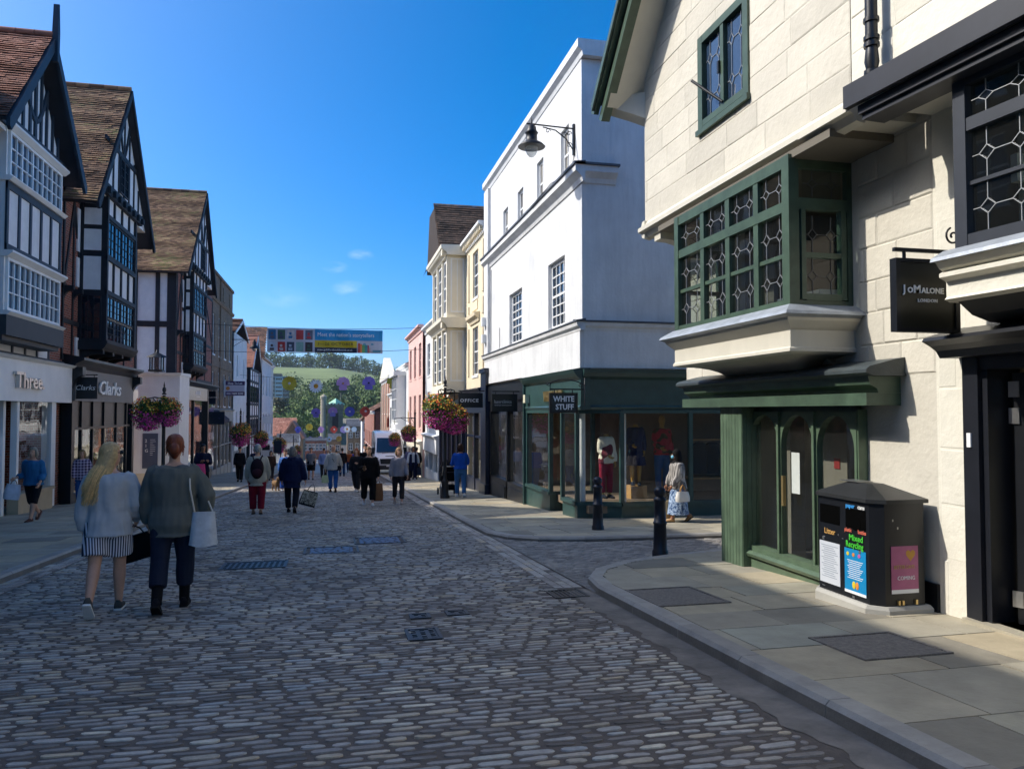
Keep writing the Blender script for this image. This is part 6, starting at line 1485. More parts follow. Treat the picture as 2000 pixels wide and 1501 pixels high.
# ------------------------------------------------------------------ street furniture
m_navyiron = M('navy_cast_iron', '#10131f', .42, .25, 8, bump=.12, bs=40)
def bollard(loc, label, group):
    t = thing('bollard', label, 'bollard', loc, 0, group)
    m = MB(); m.lathe((0, 0, -.05), [(.115, 0), (.115, .12), (.1, .14), (.088, .5), (.098, .505), (.098, .535), (.086, .54), (.08, .82), (.09, .83), (.09, .86), (.07, .88), (.055, .9)], 18); part('shaft', m, m_navyiron, t, True)
    m = MB(); m.lathe((0, 0, .84), [(.05, 0), (.075, .03), (.085, .07), (.075, .115), (.045, .145), (.005, .155)], 18); part('cap', m, m_navyiron, t, True)
    return t
b1 = bollard((4.83, 13.82, gz(13.82) + .09), 'dark cast iron bollard in front of the corner shop display window', 'bollards at the side street')
dup(b1, (4.59, 10.43, gz(10.43) + .06), 'dark cast iron bollard nearer the green shopfront corner')

# double litter bin
t = thing('litter_bin', 'big black double litter and recycling bin with posters against the cream wall', 'bin', (4.95, 6.45, gz(6.45) + .105))
zb = gz(6.45) + .105; Q = lambda x, y, z: V((x, y, zb + z))
x0, x1, y0, y1, ch = 4.70, 5.2, 6.0, 6.92, .09
def outline(e): return [(x0 - e, y0 + ch), (x0 + ch, y0 - e), (x1 + e, y0 - e), (x1 + e, y1 + e), (x0 + ch, y1 + e), (x0 - e, y1 - ch)]
m = MB(); m.loft([[Q(x, y, z) for x, y in outline(e)] for z, e in ((.09, .0), (1.0, .0))], True, smooth=False); part('body', m, m_black, t)
m = MB(); R = [[Q(x, y, 1.0) for x, y in outline(.03)], [Q(x, y, 1.035) for x, y in outline(.03)]]; cx, cy = (x0 + x1) / 2, (y0 + y1) / 2
R.append([Q(cx + (x - cx) * .3, cy + (y - cy) * .35, 1.15) for x, y in outline(.0)]); m.loft(R, True, smooth=False); part('lid', m, M('worn_black_lid', '#2a2b2b', .4, .2, 6, bump=.1, bs=30), t)
m = MB()
for u, v, a, b in ((.3, .64, .012, .018), (.36, .62, .02, .008), (.05, .12, .04, .01), (.5, .1, .03, .02), (.68, .3, .012, .05)):
    m = MB(); m.box(Fr((x0, y1 - ch, zb), (0, -1, 0), (-1, 0, 0)), u, u + a, v, v + b, .001, .0025); part('scuff', m, m_steel, t)
for u, v in ((.08, .84), (.13, .77)):
    m = MB(); m.box(Fr((x0 + ch, y0, zb), (1, 0, 0), (0, -1, 0)), u, u + .012, v, v + .02, .001, .0025); part('scuff', m, m_steel, t)
m = MB(); m.bx(cx - .1, cx + .08, cy - .02, cy + .24, zb + 1.152, zb + 1.158); part('stub_plate', m, m_steel, t)
m = MB(); m.loft([[Q(x, y, z) for x, y in outline(e)] for z, e in ((-.1, .05), (.06, .05), (.09, .03))], True, smooth=False); part('plinth', m, m_concrete, t)
K = Fr((x0, y1 - ch, zb), (0, -1, 0), (-1, 0, 0)); KW = y1 - y0 - 2 * ch
m = MB(); m.box(K, .03, .33, .74, .92, -.01, .004); m.box(K, .42, .70, .74, .92, -.01, .004); m.lathe(K.p(.56, .8, .0), [(.075, 0), (.075, .006)], 16, axis=(-1, 0, 0)); part('opening', m, M('bin_mouth', (.003, .003, .003), 1, 0, spec=0), t)
def poster(name, fr, u0, u1, v0, v1, mat):
    m = MB(); m.box(fr, u0, u1, v0, v1, .002, .006); return part(name, m, mat, t)
p = poster('white_notice', K, .02, .33, .16, .56, M('white_poster', '#c9cdd2', .35, .03))
m = MB()
for k in range(16): m.box(K, .05 + .02 * (k % 3), .3 - .02 * ((k * 7) % 4), .52 - k * .02, .525 - k * .02, .006, .007)
part('print', m, M('grey_print', '#7c8694', .5), p, True)
p = poster('blue_poster', K, .40, .70, .14, .55, M('blue_poster', '#1a84b8', .3, .05))
m = MB()
for k in range(10): m.box(K, .44 + .012 * (k % 3), .66 - .015 * ((k * 5) % 4), .44 - k * .018, .445 - k * .018, .006, .0075)
part('print', m, m_letter, p, True)
m = MB(); m.mi = 0
mot = [M('yellow_dot', '#d8c030', .5), M('orange_dot', '#d8883c', .5), M('pink_dot', '#c05aa0', .5)]
for u, c_ in ((.45, 0), (.53, 1), (.61, 2)): m = MB(); m.lathe(K.p(u, .5, .006), [(.018, 0), (.018, .003)], 10, axis=(-1, 0, 0)); part('poster_motif', m, mot[c_], p, True)
for u, c_ in ((.53, 0), (.575, 1)): m = MB(); m.ball(K.p(u, .22, .006), (.003, .026, .036), 8, 5); part('poster_motif', m, mot[c_], p, True)
m = MB(); m.box(K, .40, .70, .14, .165, .006, .008); part('footer_strip', m, m_letter, p, True)
J = Fr((x0 + ch, y0, zb), (1, 0, 0), (0, -1, 0))
p = poster('pink_poster', J, .06, .34, .2, .62, M('faded_pink_poster', '#a8587c', .4, .15, 6))
m = MB(); text_mb(m, 'BETTER DAYS', J, .085, .42, .045, .008, .002, sx=.78); part('lettering', m, M('faded_yellow_print', '#b89a4c', .5), p, True)
m = MB(); text_mb(m, 'COMING', J, .12, .32, .05, .008, .002, sx=.9); m.box(J, .06, .34, .2, .235, .006, .008); part('lettering', m, m_letter, p, True)
m = MB(); hp = [(math.sin(a) ** 3 * .048, (13 * math.cos(a) - 5 * math.cos(2 * a) - 2 * math.cos(3 * a) - math.cos(4 * a)) * .0036) for a in [2 * PI * k / 24 for k in range(24)]]
m.prism(J, [(.26 + a, .54 + b) for a, b in hp], .006, .008); part('heart', m, M('gold_heart', '#c08a30', .5), p, True)
def bintext(s, u, v, size, col, sx=1.0):
    m = MB(); text_mb(m, s, K, u, v, size, .008, .003, sx=sx, bold=.001); part('lettering', m, M('bin_lettering', col, .5, .03), t)
bintext('Litter', .1, .64, .075, '#c89a58'); bintext('Mixed', .47, .63, .08, '#4cc83c'); bintext('Recycling', .425, .565, .08, '#4cc83c', .82)
bintext('paper', .43, .93, .055, '#3c9ae0'); bintext('cans', .6, .93, .055, '#e4e4e0'); bintext('plastic', .41, .705, .05, '#d87058', .8); bintext('bottles', .6, .705, .05, '#d87058', .8)
for u, v in ((.08, .59), (.62, .54)): m = MB(); m.lathe(K.p(u, v, 0), [(.016, 0), (.016, .008)], 12, axis=(-1, 0, 0)); part('lock', m, m_steel, t)
for u in (.12, .16, .3): m = MB(); m.box(J, u, u + .02, .1, .14, 0, .02); part('catch', m, m_gold, t)

# ---- lamp posts with hanging baskets
m_flow = M('basket_flowers', '#c04878', .6, .1, 20, ramp=[(0, '#8a1858'), (.2, '#d03090'), (.42, '#f060ac'), (.55, '#dc3838'), (.68, '#f07c30'), (.84, '#f4c034'), (1, '#f8e668')])
m_bask = leafmat('basket_foliage', [(0, (.025, .05, .012)), (.5, (.075, .125, .025)), (1, (.17, .21, .045))])
def basket_mesh(seed, R_=.62):
    r = random.Random(seed); fo, fl = MB(), MB()
    def leaf(mb, p, n, s, t):
        a = n.orthogonal().normalized(); a.rotate(Quaternion(n, r.random() * 6.28)); b = n.cross(a)
        mb.face([p + a * s, p + b * s * .75, p - a * s, p - b * s * .75], max(0, min(1, t)))
    lobes = [(V((r.uniform(-.3, .3), r.uniform(-.3, .3), r.uniform(-.2, .3))) * R_, r.uniform(.5, .72) * R_) for _ in range(9)]
    for i in range(2600):
        c, q = lobes[r.randrange(9)]; d = V((r.gauss(0, 1), r.gauss(0, 1), r.gauss(0, 1))).normalized()
        p = c + d * q * r.uniform(.7, 1.06)
        leaf(fo, p, (d + V((r.uniform(-.6, .6), r.uniform(-.6, .6), r.uniform(-.3, .7)))).normalized(), r.uniform(.025, .05), r.random())
    for i in range(900):
        a = r.random() * 2 * PI; zz = r.uniform(-1, 1); d = V((math.cos(a) * math.sqrt(1 - zz * zz), math.sin(a) * math.sqrt(1 - zz * zz), zz)); c, q = lobes[r.randrange(9)]
        p = c + d * q * r.uniform(.95, 1.12); h = p.z / R_
        t = .1 + .3 * r.random() if h < -.05 + r.uniform(-.2, .25) else .55 + .45 * r.random()
        if h > -.1 and r.random() < .45: continue
        for k in range(3): leaf(fl, p + V((r.uniform(-.02, .02), r.uniform(-.02, .02), r.uniform(-.02, .02))), (d + V((r.uniform(-.8, .8), r.uniform(-.8, .8), r.uniform(-.5, .8)))).normalized(), r.uniform(.022, .042), t)
    for i in range(900):   # trailing petunias below the bowl
        a = r.random() * 2 * PI; q = r.uniform(.1, .85) * R_; z = -R_ * r.uniform(.45, 1.15) * (1.05 - .25 * q / R_)
        p = V((math.cos(a) * q, math.sin(a) * q, z)); n = V((math.cos(a), math.sin(a), r.uniform(-.4, .6))).normalized(); leaf(fl, p, n, r.uniform(.022, .044), r.uniform(.05, .45))
        if i % 3 == 0: leaf(fo, p * 1.0 + V((0, 0, .05)), n, .04, r.random())
    return fo, fl
bm = []
for s_ in (3, 8):
    fo, fl = basket_mesh(s_); a = fo.mesh('foliage'); a.materials.append(m_bask); b = fl.mesh('flowers'); b.materials.append(m_flow)
    bw = MB(); bw.lathe((0, 0, -.36), [(.03, 0), (.2, .05), (.32, .2), (.36, .36)], 14); c = bw.mesh('bowl'); c.materials.append(m_iron); bm.append((a, b, c))
def basket(loc, label, k, rz=0.0, sc=1.0):
    t = thing('flower_basket', label, 'flower basket', loc, 0, 'hanging flower baskets'); t.rotation_euler = (0, 0, rz); t.scale = (sc,) * 3
    for me, nm in zip(bm[k], ('foliage', 'flowers', 'bowl')):
        o = bpy.data.objects.new(nm, me); COL.objects.link(o); o.parent = t
def lamp_post(x, y, h, label, arms, z0=.1):
    t = thing('lamp_post', label, 'lamp post', (x, y, gz(y) + z0))
    m = MB(); m.lathe((0, 0, -.02), [(.15, 0), (.15, .08), (.12, .12), (.11, .5), (.13, .53), (.07, .6), (.055, .7), (.05, h - .3), (.045, h)], 14); part('post', m, m_iron, t, True)
    m = MB(); m.lathe((0, 0, h), [(.06, 0), (.07, .03), (.035, .06), (.06, .14), (.05, .2), (.02, .24), (.025, .28), (.003, .4)], 10); part('finial', m, m_iron, t, True)
    for ax in arms:
        m = MB(); m.tube([(0, 0, h - .12), (ax * .6, 0, h - .08), (ax, 0, h - .12), (ax, 0, h - .45)], .02, 6); m.tube([(0, 0, h - .5), (ax * .35, 0, h - .3), (ax * .7, 0, h - .1)], .014, 5); part('arm', m, m_iron, t, True)
    return t
def posted(x, y, h, lab, bs):
    lamp_post(x, y, h, lab, [b[0] for b in bs])
    for (ax, dz, k, sc, lb) in bs: basket((x + ax, y, gz(y) + .1 + h + dz), lb, k, RND.random() * 6, sc)
posted(3.45, 24.6, 3.55, 'dark lamp post with flower baskets on the right pavement beside the pram', [(-.22, -.72, 0, .92, 'big bright basket of pink and orange flowers left of the right hand post'), (.3, -.95, 1, .82, 'lower pink trailing basket tucked right of the same near post')])
posted(4.25, 42, 3.4, 'thin dark lamp post on the right pavement behind the van side', [(-.3, -.85, 1, .8, 'shaded green and pink basket on the farther right hand post'), (-1.1, -1.2, 0, .6, 'small orange topped basket beside the white van roof')])
posted(-5.06, 25.2, 3.3, 'dark lamp post with flower baskets on the left pavement by the white passage', [(-.46, -.5, 1, .84, 'large yellow topped basket left of the nearest left hand post'), (.12, -.46, 0, .72, 'green and yellow basket right of the nearest left hand post')])
posted(-5.25, 46.5, 3.7, 'lamp post with a full basket further down the left kerb', [(.0, -1.05, 0, 1.1, 'deep pink and yellow basket on the second left hand post')])
posted(-4.75, 53, 3.6, 'third lamp post along the left kerb', [(.0, -1.1, 1, .95, 'reddish basket just behind the deep pink one')])
posted(-4.7, 72, 3.2, 'fourth lamp post along the left kerb', [(-.1, -.95, 0, 1.15, 'wide small looking basket before the slate roofed white cottage')])
posted(-4.2, 84, 3.0, 'last lamp post along the left kerb', [(.3, -1.2, 1, 1.0, 'farthest dull green basket on the left')])
# bracket lamp on the rendered house
t = thing('wall_lamp', 'black bracket lantern on the white house far down the left side', 'street lamp', (-7.2, 66, 6.3))
m = MB(); m.tube([(-8.2, 66, 7.45), (-6.3, 66, 7.5)], .03, 6); m.tube([(-8.1, 66, 6.9), (-7.4, 66, 7.35), (-6.8, 66, 7.45)], .02, 5); part('bracket', m, m_iron, t)
m = MB(); m.lathe((-6.45, 66, 6.75), [(.42, 0), (.4, .04), (.15, .3), (.16, .5), (.05, .7), (.03, .75)], 12); part('lamp_hood', m, m_iron, t)
m = MB(); m.lathe((-6.45, 66, 6.5), [(.02, 0), (.15, .08), (.2, .25)], 10); part('lamp_glass', m, m_steel, t)
# projecting signs in the distance
hang_sign('white projecting sign board beyond the baskets on the left', 88, -7.9, -6.6, .3, 1.1, m_white, [], -8.6)
hang_sign('dark red hanging sign on the right hand row down the hill', 78, 5.1, 5.75, .05, .98, M('oxblood_board', '#7a2f2c', .5, .1), [], 6.0)
hang_sign('yellow estate board above the farther right hand basket', 53.4, 4.9, 5.48, .93, 1.6, M('yellow_board', '#c8b818', .5, .05), [], 5.0)
hang_sign('black shop sign low on the left beyond the lamp posts', 62, -5.4, -4.85, -1.35, -.95, m_black, [], -8.0)
hang_sign('navy and white shop sign next to the low black sign', 64, -4.7, -4.1, -1.7, -.7, m_navy, [], -8.0)

# ---- white delivery van
def van():
    bx, by = 3.62, 52; zb = gz(by) + .1
    t = thing('delivery_van', 'white high roofed delivery van facing up the street on the right', 'van', (bx, by, zb))
    P = lambda x, y, z: V((x, y, z))
    W = 1.0
    # cross sections front to back: (y, list of half outline) lofted as rounded boxes
    def sec(y, zlo, zhi, w, r=.12, tuck=0.0):
        pts = []
        for sx, sz, a0 in ((1, 1, 0), (-1, 1, 90), (-1, -1, 180), (1, -1, 270)):
            for k in range(4):
                a = math.radians(a0 + 30 * k); ww = w - (tuck if sz > 0 else 0)
                pts.append(P(sx * (ww - r) + r * math.cos(a), y, (zhi - r if sz > 0 else zlo + r) + r * math.sin(a)))
        return pts
    m = MB(); m.loft([sec(0.0, .35, .95, .86, .1), sec(.06, .3, 1.05, .95, .12), sec(.5, .28, 1.22, 1.0), sec(.72, .28, 1.34, 1.0), sec(1.3, .28, 2.1, 1.0, .12, .08), sec(1.62, .28, 2.5, 1.0, .14, .08), sec(2.0, .28, 2.72, 1.0, .16, .07), sec(3.0, .28, 2.78, 1.0, .16, .06), sec(5.8, .28, 2.78, 1.0, .16, .06), sec(5.9, .32, 2.7, .96, .16, .06)], True); part('body', m, M('van_white_paint', (.78, .79, .8), .25, .04, 2, coat=.5), t, True)
    m = MB()
    a, b = V((0, .76, 1.4)), V((0, 1.5, 2.33)); n = (b - a).cross(V((1, 0, 0))).normalized(); n = -n if n.y > 0 else n; o = n * .035
    m.extr([V((-.86, a.y, a.z)) + o, V((.86, a.y, a.z)) + o, V((.8, b.y, b.z)) + o, V((-.8, b.y, b.z)) + o], n * .012); part('windscreen', m, glass_dark('van_glass', '#16202c', .03), t, True)
    m = MB(); m.extr([V((-.62, -.01, .68)), V((.62, -.01, .68)), V((.68, .04, 1.02)), V((-.68, .04, 1.02))], (0, -.04, 0))
    for k in range(4): m.bx(-.6, .6, -.07, -.045, .72 + k * .075, .745 + k * .075)
    part('grille', m, m_black, t, True)
    m = MB(); m.bx(-.93, .93, -.06, .12, .3, .58); m.bx(-.5, .5, -.08, -.06, .34, .5); part('bumper', m, M('grey_plastic', '#2c2e31', .6, .1, 5), t, True)
    m = MB(); m.bx(-.26, .26, -.1, -.08, .5, .61); part('number_plate', m, m_letter, t, True)
    for sx in (-1, 1):
        m = MB(); m.extr([V((sx * .7, 0.0, .78)), V((sx * .94, .12, .8)), V((sx * .97, .3, 1.12)), V((sx * .76, .12, 1.1))], (0, -.05, .0)); part('headlight', m, glass_clear('headlamp_glass', (.9, .9, .92), .5), t, True)
        m = MB(); m.bx(sx * 1.06 - .11, sx * 1.06 + .11, .95, 1.08, 1.3, 1.72); m.bx(min(sx * .95, sx * 1.0), max(sx * .95, sx * 1.0), .98, 1.05, 1.36, 1.46); part('wing_mirror', m, m_black, t, True)
        for yy in (.95, 4.75):
            m = MB(); m.lathe((sx * .98, yy, .34), [(.2, -.12), (.34, -.11), (.345, 0), (.34, .03), (.2, .04)], 22, axis=(sx, 0, 0)); wo_ = part('wheel', m, M('tyre_rubber', '#17171a', .85, .1, 9), t, True)
            m = MB(); m.lathe((sx * 1.0, yy, .34), [(.21, 0), (.2, .03), (.05, .035)], 16, axis=(sx, 0, 0)); part('rim', m, m_steel, wo_, True)
        m = MB(); m.extr([V((sx * 1.005, 1.15, 1.4)), V((sx * 1.005, 2.1, 1.4)), V((sx * .975, 2.1, 2.1)), V((sx * .975, 1.6, 2.1))], (sx * .01, 0, 0)); part('side_window', m, m_glass, t, True)
    m = MB(); m.bx(-.3, .3, .3, .34, 1.17, 1.2); m.tube([(-.5, .68, 1.36), (.1, .82, 1.44)], .012, 5); m.tube([(.4, .68, 1.36), (.75, .8, 1.43)], .012, 5); part('wiper', m, m_black, t, True)
van()

# ---- mannequins and clothes in the corner window
m_skinwood = M('mannequin_cream', '#c09a5c', .5, .08, 4)
# ------------------------------------------------------------------ people
def blob(mb, vox, it=3, name='blob', fold=None, seed=0):
    """overlapping closed shapes fused into one continuous skin; fold adds cloth creases"""
    ob = bpy.data.objects.new('tmp', mb.mesh('tmp')); COL.objects.link(ob)
    md = ob.modifiers.new('r', 'REMESH'); md.mode = 'VOXEL'; md.voxel_size = vox; md.use_smooth_shade = True
    sm = ob.modifiers.new('s', 'SMOOTH'); sm.factor = .5; sm.iterations = it
    dg = bpy.context.evaluated_depsgraph_get(); me = bpy.data.meshes.new_from_object(ob.evaluated_get(dg)); me.name = name
    old = ob.data; bpy.data.objects.remove(ob); bpy.data.meshes.remove(old)
    if fold:
        amp, sc, squash = fold
        ns = [v.normal.copy() for v in me.vertices]
        for v, n in zip(me.vertices, ns):
            p = v.co
            f = noise.noise(V((p.x * sc + seed, p.y * sc, p.z * sc * squash))) + .5 * noise.noise(V((p.x * sc * 2.3, p.y * sc * 2.3 + seed, p.z * sc * squash * 1.6)))
            v.co = p + n * f * amp
    me.materials.clear()
    for p in me.polygons: p.material_index = 0
    me.polygons.foreach_set('use_smooth', [True] * len(me.polygons))
    return me
def oring(c, rx, ry, n=16, yaw=0.0, tilt=0.0):
    c = V(c); out = []
    for k in range(n):
        a = 2 * PI * k / n; x, y = rx * math.cos(a), ry * math.sin(a)
        out.append(c + V((x * math.cos(yaw) - y * math.sin(yaw), x * math.sin(yaw) + y * math.cos(yaw), -y * tilt)))
    return out
_cm = {}
def cloth(name, col, var=.1, rough=.85, **k):
    key = (name, str(col))
    if key not in _cm: _cm[key] = M(name, col, rough, var, 9, bump=.15, bs=120, spec=.2, **k)
    return _cm[key]
def patterned(name, kind, a, b, sc=1.0):
    m = bpy.data.materials.new(name); t = NT(m); bs = t.new('BsdfPrincipled'); t.link(bs.outputs[0], t.out.inputs[0]); bs.inputs['Roughness'].default_value = .85
    tc = t.new('TexCoord'); A, B = srgb(a) + (1,), srgb(b) + (1,)
    if kind == 'stripe':
        sep = t.new('SeparateXYZ'); t.link(tc.outputs['Object'], sep.inputs[0])
        an = t.math('ADD', t.math('MULTIPLY', sep.outputs[0], 330 * sc), t.math('MULTIPLY', sep.outputs[1], 140 * sc))
        f = t.math('GREATER_THAN', t.math('SINE', an), .15); t.link(t.mix(f, A, B), bs.inputs['Base Color'])
    elif kind == 'plaid':
        sep = t.new('SeparateXYZ'); t.link(tc.outputs['Object'], sep.inputs[0])
        f1 = t.math('GREATER_THAN', t.math('SINE', t.math('MULTIPLY', sep.outputs[0], 75 * sc)), .3); f2 = t.math('GREATER_THAN', t.math('SINE', t.math('MULTIPLY', sep.outputs[2], 75 * sc)), .3)
        t.link(t.mix(t.math('MULTIPLY', t.math('ADD', f1, f2), .5), A, B), bs.inputs['Base Color'])
    elif kind == 'patch':
        nz = t.new('TexNoise', i_Scale=3.2 * sc, i_Detail=0.0); t.link(tc.outputs['Object'], nz.inputs['Vector'])
        t.link(t.mix(t.math('GREATER_THAN', nz.outputs[0], .52), A, B), bs.inputs['Base Color'])
    else:
        nz = t.new('TexNoise', i_Scale=22.0 * sc, i_Detail=2.0); t.link(tc.outputs['Object'], nz.inputs['Vector'])
        t.link(t.ramp(nz.outputs[0], [(.44, A), (.5, B), (.56, A), (.62, B)]), bs.inputs['Base Color'])
    return m
def skinmat(c): return M('skin', c, .5, .06, 20, spec=.35)
SKIN = dict(fair=skinmat('#c89a80'), tan=skinmat('#a8765a'), brown=skinmat('#6e4632'))
def hairmat(c): return M('hair', c, .5, .25, 40, tone=.3, spec=.4)

def person(label, loc, rz, h=1.7, wide=1.0, legs=((.3, .08), (-.22, .4)), arms=None, lean=.03, top=None, bottom=None, shoe='#1c1c1e', hair=('short', '#3a2a1e'), skin='fair', vox=.02, look=0.0, sole=None, neck=0.0, belly=0.0, dbl=True, sleeve=1.0):
    """top=(material, hem z, looseness, sleeve 0..1), bottom=(kind, material, length z)"""
    s = h / 1.7
    t = thing('person', label, 'person', loc, rz)
    t['label'] = label; w = wide
    S = lambda x, y, z: V((x * s, y * s, z * s))
    hipz = .9; J = {}
    for sd_, (a, b) in zip((-1, 1), legs):
        hp = V((sd_ * .092 * w, 0, hipz)); kn = hp + V((sd_ * .008, math.sin(a) * .42, -math.cos(a) * .42)); an_ = kn + V((-sd_ * .012, math.sin(a - b) * .41, -math.cos(a - b) * .41))
        J[sd_] = (hp, kn, an_, a - b)
    def sole_low(q): return q[2].z - .075 - (.09 * abs(math.sin(q[3])) if q[3] < -.3 else 0) * 0
    drop = min(J[-1][2].z - .08, J[1][2].z - .08)
    off = V((0, 0, -drop))
    for k in J: J[k] = tuple(q + off for q in J[k][:3]) + (J[k][3],)
    hz = hipz - drop
    L = lambda z: lean * (z - hz)      # forward lean above the hips
    tors = [(-.13, .135 * w, .1), (-.05, .172 * w, .122 * (.6 + .4 * w)), (.04, .168 * w, .118), (.14, .146 * w, .105 + belly), (.26, .152 * w, .11 + belly * .6), (.38, .172 * w, .115), (.46, .178 * w, .105), (.52, .14 * w, .082), (.56, .066, .064)]
    tors = [(V((0, L(hz + dz), hz + dz)), a, b) for dz, a, b in tors]
    ctop = tors[-1][0]; headc = ctop + V((0, .015 + neck * .06, .165 - neck * .05))
    sh = {}
    arms = arms or ((None, None), (None, None))
    for sd_, (u, f) in zip((-1, 1), arms):
        u = V(u) if u else V((sd_ * .16, -.1 * sd_, -1)); f = V(f) if f else V((sd_ * .02, .28, -1)); u.normalize(); f.normalize()
        S0 = V((sd_ * .178 * w, L(hz + .5), hz + .485)); E0 = S0 + u * .285; W0 = E0 + f * .255
        sh[sd_] = (S0, E0, W0, f)
    # ---- body: torso, neck, head, limbs fused
    b = MB()
    b.loft([[p * s for p in oring(c, rx, ry)] for c, rx, ry in tors])
    b.tube([ctop * s - V((0, 0, .05)), (ctop + V((0, .01, .1))) * s], [.058 * s, .05 * s], 12)
    hd = [(-.118, .03, .035, .045), (-.1, .05, .055, .03), (-.06, .064, .078, .012), (0, .073, .094, 0), (.05, .074, .097, -.004), (.09, .062, .08, -.006), (.115, .035, .045, -.006), (.122, .01, .01, -.006)]
    ca, sa = math.cos(look), math.sin(look)
    def HP(x, y, z): return (headc + V((x * ca - y * sa, x * sa + y * ca, z))) * s
    b.loft([[HP(rx * math.cos(2 * PI * k / 14), cy + ry * math.sin(2 * PI * k / 14), z) for k in range(14)] for z, rx, ry, cy in hd])
    b.tube([HP(0, .09, .02), HP(0, .112, -.02), HP(0, .108, -.032)], [.011 * s, .017 * s, .012 * s], 6)
    for e in (-1, 1): b.ball(HP(e * .074, -.005, -.005), (.012 * s, .022 * s, .032 * s), 8, 5)
    b.ball(HP(0, .088, -.062), (.026 * s, .014 * s, .012 * s), 8, 5)
    for sd_ in (-1, 1):
        hp, kn, an_, fa = J[sd_]
        b.tube([hp * s + V((0, 0, .04)), hp.lerp(kn, .35) * s, hp.lerp(kn, .8) * s, kn * s, kn.lerp(an_, .28) * s, kn.lerp(an_, .7) * s, an_ * s, (an_ - V((0, 0, .03))) * s], [q * s * (.55 + .45 * w) for q in (.098, .092, .068, .06, .063, .046, .037, .037)], 12)
        S0, E0, W0, f = sh[sd_]
        b.tube([S0 * s, S0.lerp(E0, .5) * s, E0 * s, E0.lerp(W0, .35) * s, W0 * s], [q * s * (.7 + .3 * w) for q in (.05, .045, .036, .037, .025)], 10)
        b.ball((W0 + f * .045) * s, (.03 * s, .035 * s, .045 * s), 8, 6)
        ft = V((0, math.cos(min(0, fa) * 1.2), math.sin(min(0, fa) * 1.2)))
        b.tube([an_ * s - ft * .03 * s, an_ * s + ft * .1 * s - V((0, 0, .045 * s))], [.036 * s, .026 * s], 8)
    me = blob(b, vox * .8, 2, 'body')
    # hands: palm already fused, five fingers bent round a grip
    tmp = MB()
    for sd_ in (-1, 1):
        S0, E0, W0, f = sh[sd_]; side = f.cross(V((0, 0, 1)) if abs(f.z) < .9 else V((0, 1, 0))).normalized(); pal = side.cross(f).normalized()
        inn = V((-sd_, 0, 0)); inn = (inn - f * inn.dot(f)).normalized(); fw_ = f.cross(inn).normalized()
        if fw_.y < 0: fw_ = -fw_
        k0 = W0 + f * .075
        for i, ln in enumerate((.07, .078, .073, .058)):
            q = k0 + fw_ * (.024 - .016 * i); tmp.tube([q * s, (q + f * ln * .5) * s, (q + f * ln * .85 + inn * ln * .35) * s, (q + f * ln * .9 + inn * ln * .62) * s], [.0085 * s, .0082 * s, .0075 * s, .006 * s], 6)
        q = W0 + f * .03 + fw_ * .026; tmp.tube([q * s, (q + fw_ * .022 + f * .03 + inn * .012) * s, (q + fw_ * .024 + f * .06 + inn * .022) * s], [.011 * s, .0095 * s, .007 * s], 6)
    hm_ = tmp.mesh('h'); nv = [tuple(v.co) for v in me.vertices] + [tuple(v.co) for v in hm_.vertices]; o_ = len(me.vertices)
    fc = [tuple(p.vertices) for p in me.polygons] + [tuple(o_ + i for i in p.vertices) for p in hm_.polygons]
    bpy.data.meshes.remove(me); bpy.data.meshes.remove(hm_)
    me = bpy.data.meshes.new('body'); me.from_pydata(nv, [], fc); me.polygons.foreach_set('use_smooth', [True] * len(fc))
    link('body', me, SKIN[skin], t, True)
    # eyes, mouth
    e_ = MB()
    for e in (-1, 1): e_.ball(HP(e * .03, .083, .012), (.011 * s, .006 * s, .006 * s), 8, 5); e_.ball(HP(e * .032, .086, .034), (.018 * s, .005 * s, .004 * s), 8, 4)
    part('eyes', e_, m_dark, t, True)
    # ---- upper garment
    if top:
        tm, hem, loose, slv = top[:4]; b = MB(); il = .014 + loose * .03
        rr = [(c, rx + il + loose * .01, ry + il + loose * .014) for c, rx, ry in tors if c.z > hem - .02]
        rr[-1] = (rr[-1][0] - V((0, 0, .012)), .074, .072)
        rr = [(V((0, L(hem) - .004, hem)), rr[0][1] + loose * .012, rr[0][2] + loose * .014)] + rr[1 if rr[0][0].z < hem + .03 else 0:]
        b.loft([[p * s for p in oring(c, rx, ry)] for c, rx, ry in rr])
        for sd_ in (-1, 1):
            S0, E0, W0, f = sh[sd_]; pts = [S0 + V((-sd_ * .05, 0, .012)), S0 + V((-sd_ * .008, 0, -.012)), S0.lerp(E0, .5), E0]
            rad = [.056 + il * .5, .05 + il * .62, .048 + il * .72, .043 + il * .85]
            if slv > .5: pts += [E0.lerp(W0, .5), E0.lerp(W0, min(1, slv))]; rad += [.044 + il, .034 + il * .6]
            else: pts = pts[:3] + [S0.lerp(E0, slv * 2)]
            b.tube([p * s for p in pts], [q * s * (.75 + .25 * w) for q in rad[:len(pts)]], 10)
        if len(top) > 4 and top[4] == 'hood':
            b.tube([(ctop + V((-.09, -.04, .0))) * s, (ctop + V((-.05, -.11, -.02))) * s, (ctop + V((0, -.13, -.04))) * s, (ctop + V((.05, -.11, -.02))) * s, (ctop + V((.09, -.04, .0))) * s], [.03 * s, .05 * s, .06 * s, .05 * s, .03 * s], 8)
        link('top', blob(b, vox * .72, 2, 'top', (.006 + .011 * loose, 8.5, .4), RND.random() * 50), tm, t, True)
